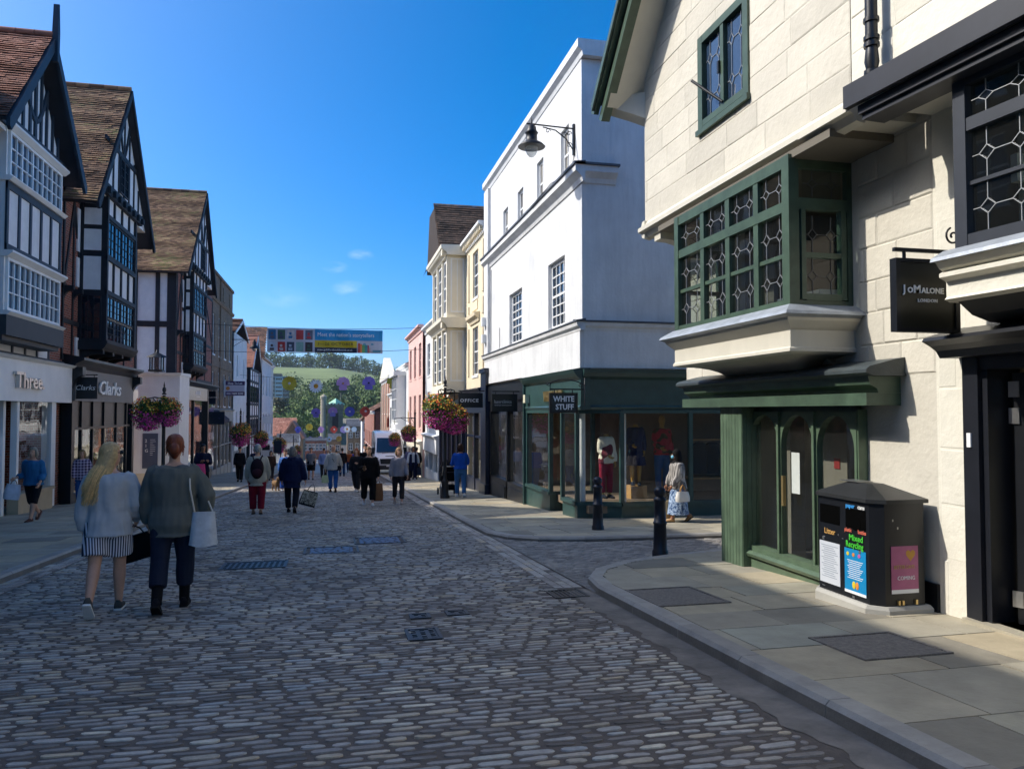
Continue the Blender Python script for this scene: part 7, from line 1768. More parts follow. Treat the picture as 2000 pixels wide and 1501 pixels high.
    # ---- lower garment
    if bottom:
        kind, bm_, ln = bottom[:3]; b = MB(); il = .014 + (bottom[3] if len(bottom) > 3 else 0)
        wr = [(c, rx + il, ry + il) for c, rx, ry in tors[:4]]
        if kind != 'dress': b.loft([[p * s for p in oring(c, rx, ry)] for c, rx, ry in wr[:4]])
        if kind in ('trousers', 'shorts'):
            for sd_ in (-1, 1):
                hp, kn, an_, fa = J[sd_]; pts = [hp + V((0, 0, .03)), hp.lerp(kn, .4), hp.lerp(kn, .85), kn, kn.lerp(an_, .5), kn.lerp(an_, .95)]; rad = [.098, .092 , .076, .07, .064, .056]
                frac = max(.0, min(1, ln)); keep = [pts[0]]; kr = [rad[0]]
                tot = len(pts) - 1
                for i in range(1, tot + 1):
                    if i / tot <= frac + 1e-6: keep.append(pts[i]); kr.append(rad[i])
                    else:
                        q = frac * tot - (i - 1)
                        if q > 0: keep.append(pts[i - 1].lerp(pts[i], q)); kr.append(rad[i - 1] + (rad[i] - rad[i - 1]) * q)
                        break
                fl = bottom[4] if len(bottom) > 4 else 0
                b.tube([p * s for p in keep], [(q * (.55 + .45 * w) + il * .8 + fl * i / tot) * s for i, q in enumerate(kr)], 12)
        else:   # skirt or dress: one bell
            z1 = ln; rs = [(wr[2][0], wr[2][1], wr[2][2]), (wr[1][0], wr[1][1] + .01, wr[1][2] + .015)]
            n_ = 6
            for i in range(1, n_ + 1):
                q = i / n_; z = wr[1][0].z + (z1 - wr[1][0].z) * q; rs.append((V((0, .02 * q, z)), wr[1][1] + .01 + .07 * q, wr[1][2] + .015 + .09 * q))
            b.loft([[p * s for p in oring(c, rx, ry)] for c, rx, ry in rs[::-1]])
        link(kind if kind != 'dress' else 'skirt', blob(b, vox * .72, 2, kind, (.007, 10, .4), RND.random() * 50), bm_, t, True)
    # ---- shoes
    for sd_ in (-1, 1):
        hp, kn, an_, fa = J[sd_]; pitch = min(0, fa) * 1.15 if fa < -.12 else 0
        q = Quaternion((1, 0, 0), pitch); b = MB(); base = an_ * s
        def sp(x, y, z): return base + q @ V((x * s, y * s, (z - .08) * s))
        b.loft([[sp(x * wd, y, z0 + (z1 - z0) * zz) for x, zz in ((-1, 0), (-.9, .6), (-.45, 1), (.45, 1), (.9, .6), (1, 0))] for y, wd, z0, z1 in ((-.065, .02, .02, .06), (-.06, .034, .018, .1), (-.01, .04, .018, .11), (.05, .042, .018, .085), (.12, .046, .018, .062), (.17, .038, .018, .05), (.19, .018, .02, .035))])
        so_ = part('shoe', b, cloth('shoe_leather', shoe), t, True)
        b = MB(); b.loft([[sp(x * wd, y, z) for x, z in ((-1, 0), (-1, .022), (1, .022), (1, 0))] for y, wd in ((-.068, .025), (-.06, .038), (.05, .044), (.13, .049), (.18, .038), (.198, .018))], smooth=False); part('sole', b, cloth('shoe_sole', sole or '#1a1a1a'), so_, True)
    # ---- hair
    hk, hc = hair[:2]
    if hk != 'bald':
        hmat = hairmat(hc); b = MB(); vx = .012
        if hk == 'scarf':
            b.ball(HP(0, -.012, .02), (.094 * s, .112 * s, .125 * s), 14, 10); b.tube([HP(0, -.03, .0), HP(0, -.04, -.14), HP(0, -.01, -.24)], [.1 * s, .1 * s, .15 * s], 12); hmat = cloth('black_headscarf', hc)
        else:
            b.loft([[HP(rx * math.cos(2 * PI * k / 14), cy + ry * math.sin(2 * PI * k / 14), z) for k in range(14)] for z, rx, ry, cy in ((-.07, .05, .04, -.06), (-.03, .078, .062, -.05), (.03, .084, .085, -.03), (.06, .084, .104, -.012), (.1, .07, .09, -.008), (.128, .04, .052, -.008), (.137, .012, .012, -.008))])
            if hk in ('bob', 'long', 'curly'):
                z1 = {'bob': -.13, 'curly': -.1, 'long': -.42}[hk]
                for k in range(13):
                    a = PI + (k - 6) / 6 * 1.75 + PI / 2 * 0; x, y = .078 * math.sin((k - 6) / 6 * 1.75), -.078 * math.cos((k - 6) / 6 * 1.75) - .0
                    fl = 1.12 if hk == 'curly' else 1.05
                    b.tube([HP(x * .9, y * .85, .06), HP(x * fl, y * 1.08, -.02), HP(x * fl, y * 1.1 - (.085 if hk == 'long' else 0), z1 * .55), HP(x * .97, y * 1.05 - (.16 if hk == 'long' else 0), z1 - .02 * RND.random())], [.026 * s, .03 * s, .03 * s, .014 * s], 7)
            if hk == 'bun': b.ball(HP(0, -.115, -.02), (.058 * s, .05 * s, .058 * s), 10, 7); b.tube([HP(0, -.06, -.07), HP(0, -.055, -.12)], [.05 * s, .02 * s], 8)
            if hk == 'tail': b.tube([HP(0, -.1, .03), HP(0, -.14, -.02), HP(0, -.13, -.16)], [.03 * s, .032 * s, .014 * s], 8)
            if hk == 'cap': hmat = cloth('cap_cloth', hc); b.tube([HP(0, .05, .06), HP(0, .15, .05)], [.06 * s, .03 * s], 8)
        me = blob(b, vx * s, 1, 'hair', (.006, 26, .25), RND.random() * 30); ho = link('hair', me, hmat, t, True)
        if hk == 'long' and dbl:
            st = MB(); 
            for k in range(420):
                a = (RND.random() - .5) * 3.3; x, y = .086 * math.sin(a), -.09 * math.cos(a); e = RND.uniform(-.52, -.32); st.tone = RND.random()
                w_ = RND.uniform(-.012, .012); st.tube([HP(x * .6, y * .75, .112), HP(x * 1.03, y * 1.05, .05), HP(x * 1.12, y * 1.15, -.05), HP(x * 1.12 + w_, y * 1.15 - .095, e * .5), HP(x * 1.1 + 2 * w_, y * 1.1 - .175, e)], [.0045 * s, .0055 * s, .0055 * s, .0045 * s, .0015 * s], 4, False)
            part('hair_strands', st, hmat, ho, True)
        if hk in ('short', 'bun', 'bob') and dbl:
            st = MB()
            for k in range(160):
                a = RND.uniform(0, 6.28); zz = RND.uniform(-.05, .12); rr_ = math.sqrt(max(.05, 1 - ((zz - .02) / .13) ** 2)); x, y = .084 * rr_ * math.cos(a), -.012 + .1 * rr_ * math.sin(a)
                if y > .06 and zz < .06: continue
                st.tone = RND.random(); st.tube([HP(x, y, zz), HP(x * 1.05 + RND.uniform(-.01, .01), y * 1.04 - .01, zz - .02), HP(x * 1.04 + RND.uniform(-.012, .012), y * 1.06 - .016, zz - .045)], [.003, .003, .001], 3, False)
            part('hair_strands', st, hmat, ho, True)
    return t, dict(sh=sh, J=J, head=headc, s=s, hz=hz, HP=HP, tors=tors)
def world(t, p, s=1.0):
    p = V(p) * s; c, q = math.cos(t.rotation_euler.z), math.sin(t.rotation_euler.z)
    return V(t.location) + V((p.x * c - p.y * q, p.x * q + p.y * c, p.z))
def hand_of(t, d, side): S0, E0, W0, f = d['sh'][side]; return world(t, W0 + f * .1, d['s'])
def carrier(label, hand, w, h, d, mat, rz=0.0, drop=.22, tilt=0.0, name='shopping_bag', loose=.15, handle='#2a2a2a', extra=None):
    """a bag hanging from a hand on two handles"""
    t = thing(name, label, 'bag', tuple(hand - V((0, 0, drop + h)) if tilt == 0 else hand - V((0, 0, drop + h))), rz)
    m = MB(); n = 6
    rings = []
    for k in range(n + 1):
        q = k / n; e = 1 + loose * math.sin(q * PI) * (1 - q * .4); ww, dd = w / 2 * e * (1 - .12 * q), d / 2 * e * (1 - .55 * q)
        rings.append([V((x * ww, y * dd, q * h)) for x, y in ((-1, -.7), (-.6, -1), (.6, -1), (1, -.7), (1, .7), (.6, 1), (-.6, 1), (-1, .7))])
    m.loft(rings, True); part('bag_body', m, mat, t, True)
    m = MB()
    for sg in (-1, 1): m.tube([(-w * .22, sg * d * .2, h * .98), (-w * .14, sg * d * .1, h + drop * .6), (0, 0, h + drop), (w * .14, sg * d * .1, h + drop * .6), (w * .22, sg * d * .2, h * .98)], .007, 5)
    part('handle', m, cloth('bag_handle', handle), t, True)
    if tilt: t.rotation_euler = (0, tilt, rz)
    return t
def shoulder_bag(label, t, d, side, x, z, w, h, mat, strapcol, cross=False, dy=-.05):
    """bag slung on a strap; stays a thing of its own"""
    s = d['s']; S0 = d['sh'][side][0]; top_ = world(t, d['sh'][-side if cross else side][0] * 1.0 + V((-(-side if cross else side) * .05, -.02, .07)), s); bc = world(t, V((x, dy, z)), s)
    b = thing('shoulder_bag', label, 'bag', tuple(bc)); m = MB(); rz = t.rotation_euler.z
    rg = []
    for q in range(6):
        k = q / 5; e = math.sin((.25 + .75 * k) * PI * .62) ; rg.append([V(bc) + V((math.cos(rz) * a * w / 2 * (1.1 - .25 * k) - math.sin(rz) * c * .06 * (1.25 - k), math.sin(rz) * a * w / 2 * (1.1 - .25 * k) + math.cos(rz) * c * .06 * (1.25 - k), -h / 2 + h * k + (.03 * abs(a) if q == 0 else 0) )) for a, c in ((-1, -.5), (-.5, -1), (.5, -1), (1, -.5), (1, .5), (.5, 1), (-.5, 1), (-1, .5))])
    m.loft(rg, True); part('bag_body', m, mat, b)
    m = MB(); up = V((0, 0, .012))
    for a, dyl in ((-.35, -.1), (.35, .1)):
        p0 = V(bc) + V((math.cos(rz) * a * w, math.sin(rz) * a * w, h * .48)); back = world(t, V((0, -.16 if dyl < 0 else .14, 0)), s) - world(t, V((0, 0, 0)), s)
        m.tube([p0, p0.lerp(top_, .5) + back * .75, top_ + back * .15 + up, top_ + up], .009, 5)
    part('strap', m, cloth('bag_strap', strapcol), b)
    return b
def at(x, y, dz=0.0): return (x, y, gz(y) + dz + .008)
AW, TO = 0.0, PI   # walking away down the street / towards the camera
dn = lambda x=.12, y=.05: (x, y, -1)

# --- the two women in front
t, d = person('woman in grey blue sweatshirt and striped shorts walking away, long blonde hair', at(-2.24, 8.62), AW + .06, 1.66, 1.03, ((-.26, .46), (.14, .04)),
    ((((-.2), -.12, -1), (.06, .1, -1)), ((.26, .02, -1), (-.1, .75, -.75))), .04, (cloth('grey_blue_sweatshirt', '#b2b4b6'), .8, .95, 1.0), ('shorts', patterned('navy_white_stripe', 'stripe', '#2c3248', '#dcdce2', .75), .36, .02, .06), '#4a4a46', ('long', '#d9b67e'), 'fair', .016, -.95, '#d8d8d4')
s_ = d['s']; HP = d['HP']
m = MB()
for e in (-1, 1): m.ball(HP(e * .032, .098, .02), (.028 * s_, .01 * s_, .02 * s_), 10, 6)
m.tube([HP(-.078, .0, .02), HP(-.06, .08, .022), HP(.06, .08, .022), HP(.078, .0, .02)], .004, 5); part('sunglasses', m, m_black, t, True)
carrier('black leather tote carried on the arm of the blonde woman', hand_of(t, d, 1) + V((.06, 0, .0)), .36, .26, .14, cloth('black_leather', '#0c0c10'), .3, .1, -.25, 'tote_bag', .1, '#0c0c10')
t, d = person('red haired woman in dark olive shirt, cropped jeans and ankle boots walking away', at(-1.62, 8.6), AW + .03, 1.74, 1.08, ((-.2, .34), (.17, .04)),
    ((((-.22), .1, -1), (.0, .35, -1)), ((.46, .02, -1), (-.18, .42, -.9))), .03, (cloth('dark_olive_linen', '#62645e'), .74, 1.0, 1.0), ('trousers', cloth('dark_indigo_denim', '#1f2536'), .86, .004, .004), '#15151a', ('bun', '#8a4224'), 'fair', .016, .1)
for sd_ in (-1, 1):
    hp, kn, an_, fa = d['J'][sd_]; m = MB(); m.tube([(kn.lerp(an_, .62)) * d['s'], (an_ - V((0, 0, .02))) * d['s']], [.054 * d['s'], .05 * d['s']], 12); part('boot_shaft', m, cloth('black_boot', '#101014'), t, True)
hp, kn, an_, fa = d['J'][-1]; m = MB(); m.tube([kn.lerp(an_, .54) * d['s'], kn.lerp(an_, .68) * d['s']], [.05, .051], 12); part('sock', m, cloth('pale_pink_sock', '#d8c4bc'), t, True)
shoulder_bag('crumpled white cotton tote hanging from the red haired woman right shoulder', t, d, 1, .3, .8, .25, .36, cloth('white_cotton', '#c8c8c8', .2), '#cfc8bc', dy=-.1)

# --- left pavement
t, d = person('woman in teal blue jumper and black cropped leggings striding towards the camera', at(-6.74, 19.8, .1), TO - .25, 1.66, 1.08, ((.32, .08), (-.2, .55)), (((-.2, .0, -1), (-.1, .6, -.6)), ((.2, -.2, -1), (.25, .95, -.3))), .04,
    (cloth('teal_blue_jumper', '#2f6a94'), .84, .8, .75), ('trousers', cloth('black_leggings', '#15151c'), .66), '#5a3c34', ('curly', '#a89a84'), 'fair', .02, 0, '#888')
carrier('pair of white plastic carrier bags in the teal jumper woman hand', hand_of(t, d, 1), .3, .34, .2, cloth('white_plastic', '#b9c0cc', .15, .4), .4, .1, .15)
t, d = person('person with fair bobbed hair in a purple and white plaid shirt by the grey shopfront', at(-7.35, 25.4, .1), TO + .2, 1.6, 1.0, ((.1, .05), (-.05, .1)), (((-.25, .0, -1), (-.2, .4, -1)), ((.15, .1, -1), (-.05, .3, -1))), .02, (patterned('purple_plaid', 'plaid', '#3a2a50', '#c4b8cc', 1.0), .8, .8, 1.0), ('trousers', cloth('blue_denim', '#27518c'), 1.0), '#1a1a1e', ('bob', '#b08a54'), 'fair', .02)
t, d = person('dark haired man in navy jumper looking down at his phone with a pink bag', at(-4.3, 27.5, .1), TO + .35, 1.78, 1.05, ((.05, .05), (-.04, .08)), (((-.12, .25, -1), (.35, .75, .25)), ((.12, .25, -1), (-.35, .75, .25))), .05, (cloth('navy_jumper', '#141a34'), .84, .6, 1.0), ('trousers', cloth('black_trousers', '#13131a'), 1.0), '#111', ('short', '#15100e'), 'tan', .022, 0, None, .6)
carrier('bright pink carrier bag hanging from the wrists of the man in navy', hand_of(t, d, 1) + V((-.05, -.08, 0)), .3, .5, .12, cloth('hot_pink_plastic', '#d8487c', .1, .4), .2, .1)
# --- middle of the street
t, d = person('white haired man in cream jacket and crimson trousers with a dark rucksack', at(-1.97, 21.3), AW + .05, 1.76, 1.05, ((.06, .02), (-.08, .12)), (((-.16, .0, -1), (.0, .3, -1)), ((.18, .05, -1), (.0, .4, -1))), .05, (cloth('cream_jacket', '#aaa595'), .72, .9, 1.0), ('trousers', cloth('crimson_trousers', '#7a1428'), .97, .02), '#8a6a54', ('short', '#b8b4ac'), 'fair', .02)
b = thing('rucksack', 'dark maroon rucksack on the back of the man in crimson trousers', 'bag', tuple(world(t, (0, -.2, 1.1))))
m = MB(); m.ball(world(t, (0, -.22, 1.2)), (.17, .12, .27), 14, 10); part('bag_body', m, cloth('maroon_nylon', '#22161f'), b); m = MB(); m.ball(world(t, (0, -.31, 1.1)), (.12, .06, .12), 12, 8); part('pocket', m, cloth('maroon_pocket', '#3a1c26'), b)
m = MB()
for sd_ in (-1, 1): m.tube([world(t, (sd_ * .08, -.2, 1.42)), world(t, (sd_ * .12, -.05, 1.53)), world(t, (sd_ * .13, .12, 1.4)), world(t, (sd_ * .14, .06, 1.1))], .018, 6)
part('strap', m, cloth('maroon_nylon', '#22161f'), b)
t, d = person('grey haired woman in a long navy hooded coat walking away with a printed tote', at(-1.1, 21.5), AW - .06, 1.7, 1.16, ((.16, .05), (-.16, .4)), (((-.22, -.05, -1), (-.05, .3, -1)), ((.28, -.1, -1), (.2, .1, -1))), .05, (cloth('navy_coat', '#141d3c'), .66, 1.1, 1.0, 'hood'), ('trousers', cloth('dark_navy_trousers', '#10131f'), .98), '#1a1a22', ('bob', '#8e8a84'), 'fair', .02)
bg_ = carrier('cream tote printed with dark leaves held by the woman in the navy coat', hand_of(t, d, 1) + V((.02, 0, 0)), .42, .4, .16, cloth('black_canvas', '#101014'), .15, .2, .3, 'tote_bag', .05, '#101014')
m = MB(); m.bx(-.2, .2, -.105, -.098, .05, .38); part('printed_panel', m, patterned('leaf_print', 'noise', '#b8b09c', '#2a2622', .6), bg_, True)
t, d = person('bald man in white hooded top and blue jeans carrying a pale green bag', at(-.05, 31.9), AW, 1.8, 1.06, ((.1, .04), (-.14, .36)), (((-.24, -.1, -1), (-.08, .1, -1)), ((.26, .05, -1), (.1, .25, -1))), .03, (cloth('white_hoodie', '#b4b2ac'), .84, 1.0, 1.0, 'hood'), ('trousers', cloth('mid_blue_denim', '#2f5f9c'), .98), '#6a4020', ('bald', '#000'), 'fair', .022)
carrier('small pale green and white paper bag in the bald man left hand', hand_of(t, d, -1), .28, .3, .14, cloth('pale_green_paper', '#c4cc9a', .1), .1, .14)
b = shoulder_bag('black crossbody bag on the bald man right hip', t, d, 1, .2, .9, .22, .2, cloth('black_nylon', '#141418'), '#141418', True, -.1)
t, d = person('woman all in black with blonde tied hair walking towards the camera', at(1.0, 23.6), TO + .08, 1.7, 1.14, ((.24, .06), (-.16, .42)), (((-.2, .05, -1), (-.05, .15, -1)), ((.16, .15, -1), (-.2, .9, .05))), .03, (cloth('black_sweatshirt', '#0e0e11'), .82, 1.0, 1.0), ('trousers', cloth('black_joggers', '#0d0d10'), .93, .02), '#d0d4d8', ('tail', '#8a6a44'), 'fair', .02, 0, '#d8d8d8')
carrier('brown paper bag in the hand of the woman all in black', hand_of(t, d, -1), .28, .52, .14, cloth('brown_paper', '#7a5438', .1), .1, .1)
m = MB(); hd_ = hand_of(t, d, 1); m.lathe(hd_ + V((0, -.02, -.06)), [(.03, 0), (.042, .13), (.045, .14), (.03, .15)], 10); m.tube([hd_ + V((0, -.02, .08)), hd_ + V((.02, -.02, .17))], .004, 4); single('drink_cup', m, cloth('iced_coffee', '#6a5038'), 'iced coffee cup with a straw held by the woman in black', 'cup')
t, d = person('woman in grey jumper and dark leggings with a crossbody bag walking towards the camera', at(1.91, 23.8), TO + .05, 1.66, .98, ((.2, .06), (-.18, .4)), (((-.18, .12, -1), (-.1, .5, -.8)), ((.18, -.05, -1), (.05, .15, -1))), .03, (cloth('pale_grey_jumper', '#8a8890'), .86, .6, 1.0), ('trousers', cloth('dark_grey_leggings', '#2f2c2e'), .93), '#a89a90', ('bob', '#b08a5c'), 'fair', .02)
shoulder_bag('dark brown crossbody bag on the hip of the woman in grey', t, d, -1, -.24, .84, .24, .28, cloth('brown_leather', '#241a1a'), '#241a22', True, .05)
# --- right pavement
t, d = person('woman in bright blue top and jeans pushing a pram away on the right pavement', at(4.0, 24.9, .09), AW - .02, 1.68, 1.04, ((.16, .05), (-.12, .3)), (((-.2, .25, -1), (-.05, .95, -.25)), ((.2, .25, -1), (.05, .95, -.25))), .05, (cloth('cobalt_blue_top', '#1450b4'), .92, .9, .8), ('trousers', cloth('light_blue_denim', '#3a6a9c'), .98), '#d4d4d0', ('bob', '#3a1c16'), 'fair', .02, 0, '#ddd')
pr = thing('pram', 'black pram on big wheels in front of the woman in the bright blue top', 'pram', at(3.72, 25.75, .09))
m = MB(); m.loft([[V((a * .26, .1 + c * .42 * k, .5 + .3 * q)) for a, c in ((-1, -.8), (-.6, -1), (.6, -1), (1, -.8), (1, .8), (.6, 1), (-.6, 1), (-1, .8))] for q, k in ((0, .75), (.4, 1), (1, 1.05))]); part('carrycot', m, cloth('black_pram_cloth', '#121216'), pr, True)
m = MB(); m.ball((0, .3, .84), (.27, .3, .34), 14, 8); part('hood', m, cloth('black_pram_cloth', '#121216'), pr, True)
m = MB()
for a in (-.24, .24): m.tube([(a, -.55, 1.02), (a, -.3, .75), (a, .2, .3), (a, .5, .16)], .016, 6); m.tube([(a, -.3, .16), (a, .1, .5)], .016, 6)
m.tube([(-.24, -.55, 1.02), (.24, -.55, 1.02)], .02, 6); part('chassis', m, m_steel, pr, True)
m = MB(); m.bx(-.22, .22, -.2, .35, .2, .36); part('basket', m, cloth('black_pram_cloth', '#121216'), pr, True)
for a in (-.28, .28):
    for yy, r_ in ((-.32, .17), (.5, .12)): m = MB(); m.lathe((a, yy, r_), [(r_ * .4, -.015), (r_, -.02), (r_, .02), (r_ * .4, .015)], 16, axis=(1, 0, 0)); part('wheel', m, m_black, pr, True)
t, d = person('woman in navy gilet over a white shirt carrying shopping bags towards the camera', at(4.05, 41.0, .09), TO, 1.7, 1.05, ((.14, .05), (-.1, .2)), (((-.25, .0, -1), (-.15, .2, -1)), ((.25, .0, -1), (.12, .2, -1))), .03, (cloth('white_shirt', '#b8bcc4'), .9, .5, 1.0), ('trousers', cloth('navy_trousers', '#131a34'), .98, .02), '#ccc', ('bob', '#5a3626'), 'tan', .022)
m = MB(); s2 = d['s']
for sg in (-1, 1): m.loft([[V((sg * (x * r_), yy * q_, z)) * s2 for x, yy in ((.35, 1), (.8, .8), (1.05, 0), (.8, -.9), (.0, -1.05), (.0, -.9), (.75, -.75), (.95, 0), (.72, .7), (.33, .88))] for z, r_, q_ in ((d['hz'] - .12, .23, .2), (d['hz'] + .15, .21, .17), (d['hz'] + .4, .22, .17), (d['hz'] + .54, .14, .12))])
part('gilet', m, cloth('navy_gilet', '#10183a'), t, True)
carrier('black shopping bag in the hand of the woman in the navy gilet', hand_of(t, d, 1), .36, .36, .14, cloth('black_bag', '#101014'), 0, .3)
carrier('grey blue bag in the other hand of the woman in the navy gilet', hand_of(t, d, -1), .22, .42, .14, cloth('slate_bag', '#2a3040'), 0, .12)
t, d = person('woman in black headscarf, face mask and blue patterned dress walking left past the corner window', at(6.9, 14.75, .09), PI / 2 - .15, 1.44, 1.12, ((.26, .06), (-.22, .3)), (((-.1, .15, -1), (-.05, .5, -.7)), ((.1, .25, -1), (.1, .35, -.8))), .06, (patterned('grey_stripe_cardigan', 'stripe', '#6a6664', '#b0aaa2', .3), .8, 1.1, 1.0), ('skirt', patterned('blue_leaf_dress', 'noise', '#2c4a74', '#a8bcd4', .9), .18, .015), '#b08a60', ('scarf', '#141214'), 'tan', .018)
m = MB(); HP = d['HP']; m.ball(HP(0, .085, -.05), (.05, .035, .04), 10, 6); part('face_mask', m, cloth('pale_blue_mask', '#7fc0d8'), t, True)
carrier('white handbag on the arm of the woman in the headscarf', hand_of(t, d, -1) + V((.22, -.12, .1)), .27, .2, .13, cloth('white_leather', '#d8d4cc', .05, .35), .1, .14, 0, 'handbag', .15, '#b88a50')
carrier('cream shopping bag in the front hand of the woman in the headscarf', hand_of(t, d, 1) + V((-.02, -.12, -.12)), .3, .36, .14, cloth('cream_canvas', '#c8a878', .1), .1, .12)
# --- further walkers
far = [
 ('woman in light blue top and wide blue trousers walking a small dog', -2.0, 33.6, TO, 1.66, cloth('sky_blue_top', '#4a78c0'), .84, ('trousers', cloth('royal_blue_trousers', '#244a94'), .97, .03), ('short', '#6a4a34'), '#ccc', 1.05),
 ('man in grey t shirt and black shorts walking towards the camera', -1.34, 46.8, TO, 1.82, cloth('grey_tshirt', '#6e7278'), .82, ('shorts', cloth('black_shorts', '#121216'), .55, .03), ('short', '#3a2a20'), '#16161a', 1.08),
 ('man in open dark jacket over a pale blue shirt in mid street', -0.62, 47.3, TO, 1.76, cloth('pale_blue_shirt', '#8a9cc4'), .84, ('trousers', cloth('black_trousers', '#14141a'), 1.0), ('cap', '#3a1a1a'), '#222', 1.05),
 ('man in black jacket walking away beyond the white hooded top', 0.5, 52.6, AW, 1.8, cloth('black_jacket', '#121218'), .78, ('trousers', cloth('dark_blue_denim', '#1f3a60'), 1.0), ('short', '#1a1210'), '#222', 1.08),
 ('woman in a bright royal blue dress far down the street', 1.45, 66, AW, 1.66, cloth('royal_blue_dress', '#26409c'), .8, ('skirt', cloth('royal_blue_dress', '#26409c'), .5, .01), ('bob', '#2a1a14'), '#a87c60', 1.0),
 ('ginger haired woman in a dark jacket and denim looking at her phone', 0.86, 31.5, TO - .3, 1.68, cloth('dark_patterned_jacket', '#1c1e24'), .8, ('trousers', cloth('grey_black_trousers', '#2c2a2c'), .98, .01), ('long', '#b0602a'), '#ddd', 1.02),
 ('tall person in black behind the ginger haired woman', 1.22, 31.9, TO + .2, 1.86, cloth('black_top', '#0c0c10'), .8, ('trousers', cloth('black_trousers', '#14141a'), .98), ('short', '#0e0c0c'), '#ddd', 1.1),
 ('man in grey top behind the grey haired woman in navy', -2.08, 43.9, TO, 1.76, cloth('mid_grey_top', '#5a5f6a'), .82, ('trousers', cloth('charcoal_trousers', '#1e1f24'), 1.0), ('short', '#2a1c16'), '#222', 1.05),
 ('person in long black coat with a tan rucksack on the right pavement', 4.6, 44.5, AW, 1.68, cloth('long_black_coat', '#101014'), .35, ('trousers', cloth('black_trousers', '#14141a'), 1.0), ('short', '#3a261c'), '#222', 1.1),
 ('person in dark coat beside the lamp post on the right pavement', 5.35, 46.5, TO, 1.74, cloth('dark_coat', '#16161c'), .66, ('trousers', cloth('dark_red_trousers', '#3a1c20'), 1.0), ('short', '#2a1c18'), '#222', 1.08),
 ('pale haired person in lilac jacket behind the long black coat', 4.75, 50.5, AW, 1.72, cloth('lilac_grey_jacket', '#5a5c80'), .76, ('trousers', cloth('pale_trousers', '#8a8a80'), 1.0), ('short', '#b8b0a4'), '#222', 1.05),
 ('person in black standing by the left kerb lamp post', -4.85, 42.8, TO, 1.78, cloth('black_jacket', '#121218'), .78, ('trousers', cloth('black_trousers', '#14141a'), 1.0), ('cap', '#1a1a22'), '#222', 1.05),
 ('person in navy jacket on the left pavement behind the white haired man', -4.95, 51.5, AW, 1.74, cloth('navy_jacket', '#1a2444'), .8, ('trousers', cloth('charcoal_trousers', '#1e1f24'), 1.0), ('short', '#2a1410'), '#222', 1.05),
 ('woman in brown jacket beside the left kerb', -3.6, 47.0, TO, 1.66, cloth('brown_jacket', '#4a3428'), .78, ('trousers', cloth('dark_grey_leggings', '#2f2c2e'), 1.0), ('bob', '#3a2418'), '#222', 1.04),
 ('person in white top in the distant crowd left of the ginger hair', 1.9, 72, TO, 1.68, cloth('off_white_top', '#a8a49c'), .82, ('trousers', cloth('stone_trousers', '#7a7468'), 1.0), ('short', '#8a8078'), '#222', 1.05),
 ('person in dark red top in the distant crowd', -.5, 60.0, TO, 1.7, cloth('dark_red_top', '#5a2026'), .82, ('trousers', cloth('charcoal_trousers', '#1e1f24'), 1.0), ('short', '#2a1c16'), '#222', 1.05),
 ('distant walker in pale pink top by the left shops', -2.9, 63.0, AW, 1.66, cloth('pale_pink_top', '#a88c8c'), .84, ('trousers', cloth('navy_trousers', '#131a34'), 1.0), ('bob', '#5a4030'), '#222', 1.03),
 ('distant walker in black top and white trousers in mid street', 0.2, 78, AW, 1.72, cloth('black_top', '#0c0c10'), .82, ('trousers', cloth('white_trousers', '#a8a8a4'), 1.0), ('short', '#1a1210'), '#222', 1.05),
 ('distant walker in blue jacket in front of the church', -.2, 75.0, TO, 1.74, cloth('blue_jacket', '#2c4a80'), .8, ('trousers', cloth('charcoal_trousers', '#1e1f24'), 1.0), ('short', '#3a2a20'), '#222', 1.05),
 ('distant walker in orange top near the front of the van', 1.1, 62, TO, 1.7, cloth('rust_orange_top', '#b0582c'), .82, ('trousers', cloth('dark_blue_denim', '#1f3a60'), 1.0), ('bob', '#7a4a28'), '#222', 1.05),
]
for k, (lb, x, y, rz, h, tm, hem, bt, hr, shc, wd) in enumerate(far):
    a = RND.uniform(.1, .24); lg = ((a, .05), (-a * .9, .35)) if k % 2 else ((-a * .9, .35), (a, .05))
    ar = None if k % 3 else (((-.16, .12, -1), (.0, .5, -.9)), ((.16, -.1, -1), (.0, .3, -1)))
    if 'phone' in lb: ar = (((-.15, .2, -1), (.3, .9, .2)), ((.15, .1, -1), (.0, .4, -1)))
    onp = .1 if (x < -4.06 or x > 2.95) else 0
    t, d = person(lb, at(x, y, onp), rz + RND.uniform(-.12, .12), h, wd, lg, ar, .03, (tm, hem, .7, 1.0 if 'shirt and' not in lb else .4), bt, shc, hr, 'fair', .026, 0, None, 0, 0, False)
    if 'tan rucksack' in lb:
        m = MB(); m.ball(world(t, (0, -.22, 1.18)), (.15, .1, .2), 12, 8); single('rucksack', m, cloth('tan_canvas', '#6a5a4a'), 'tan rucksack worn over the long black coat', 'bag')

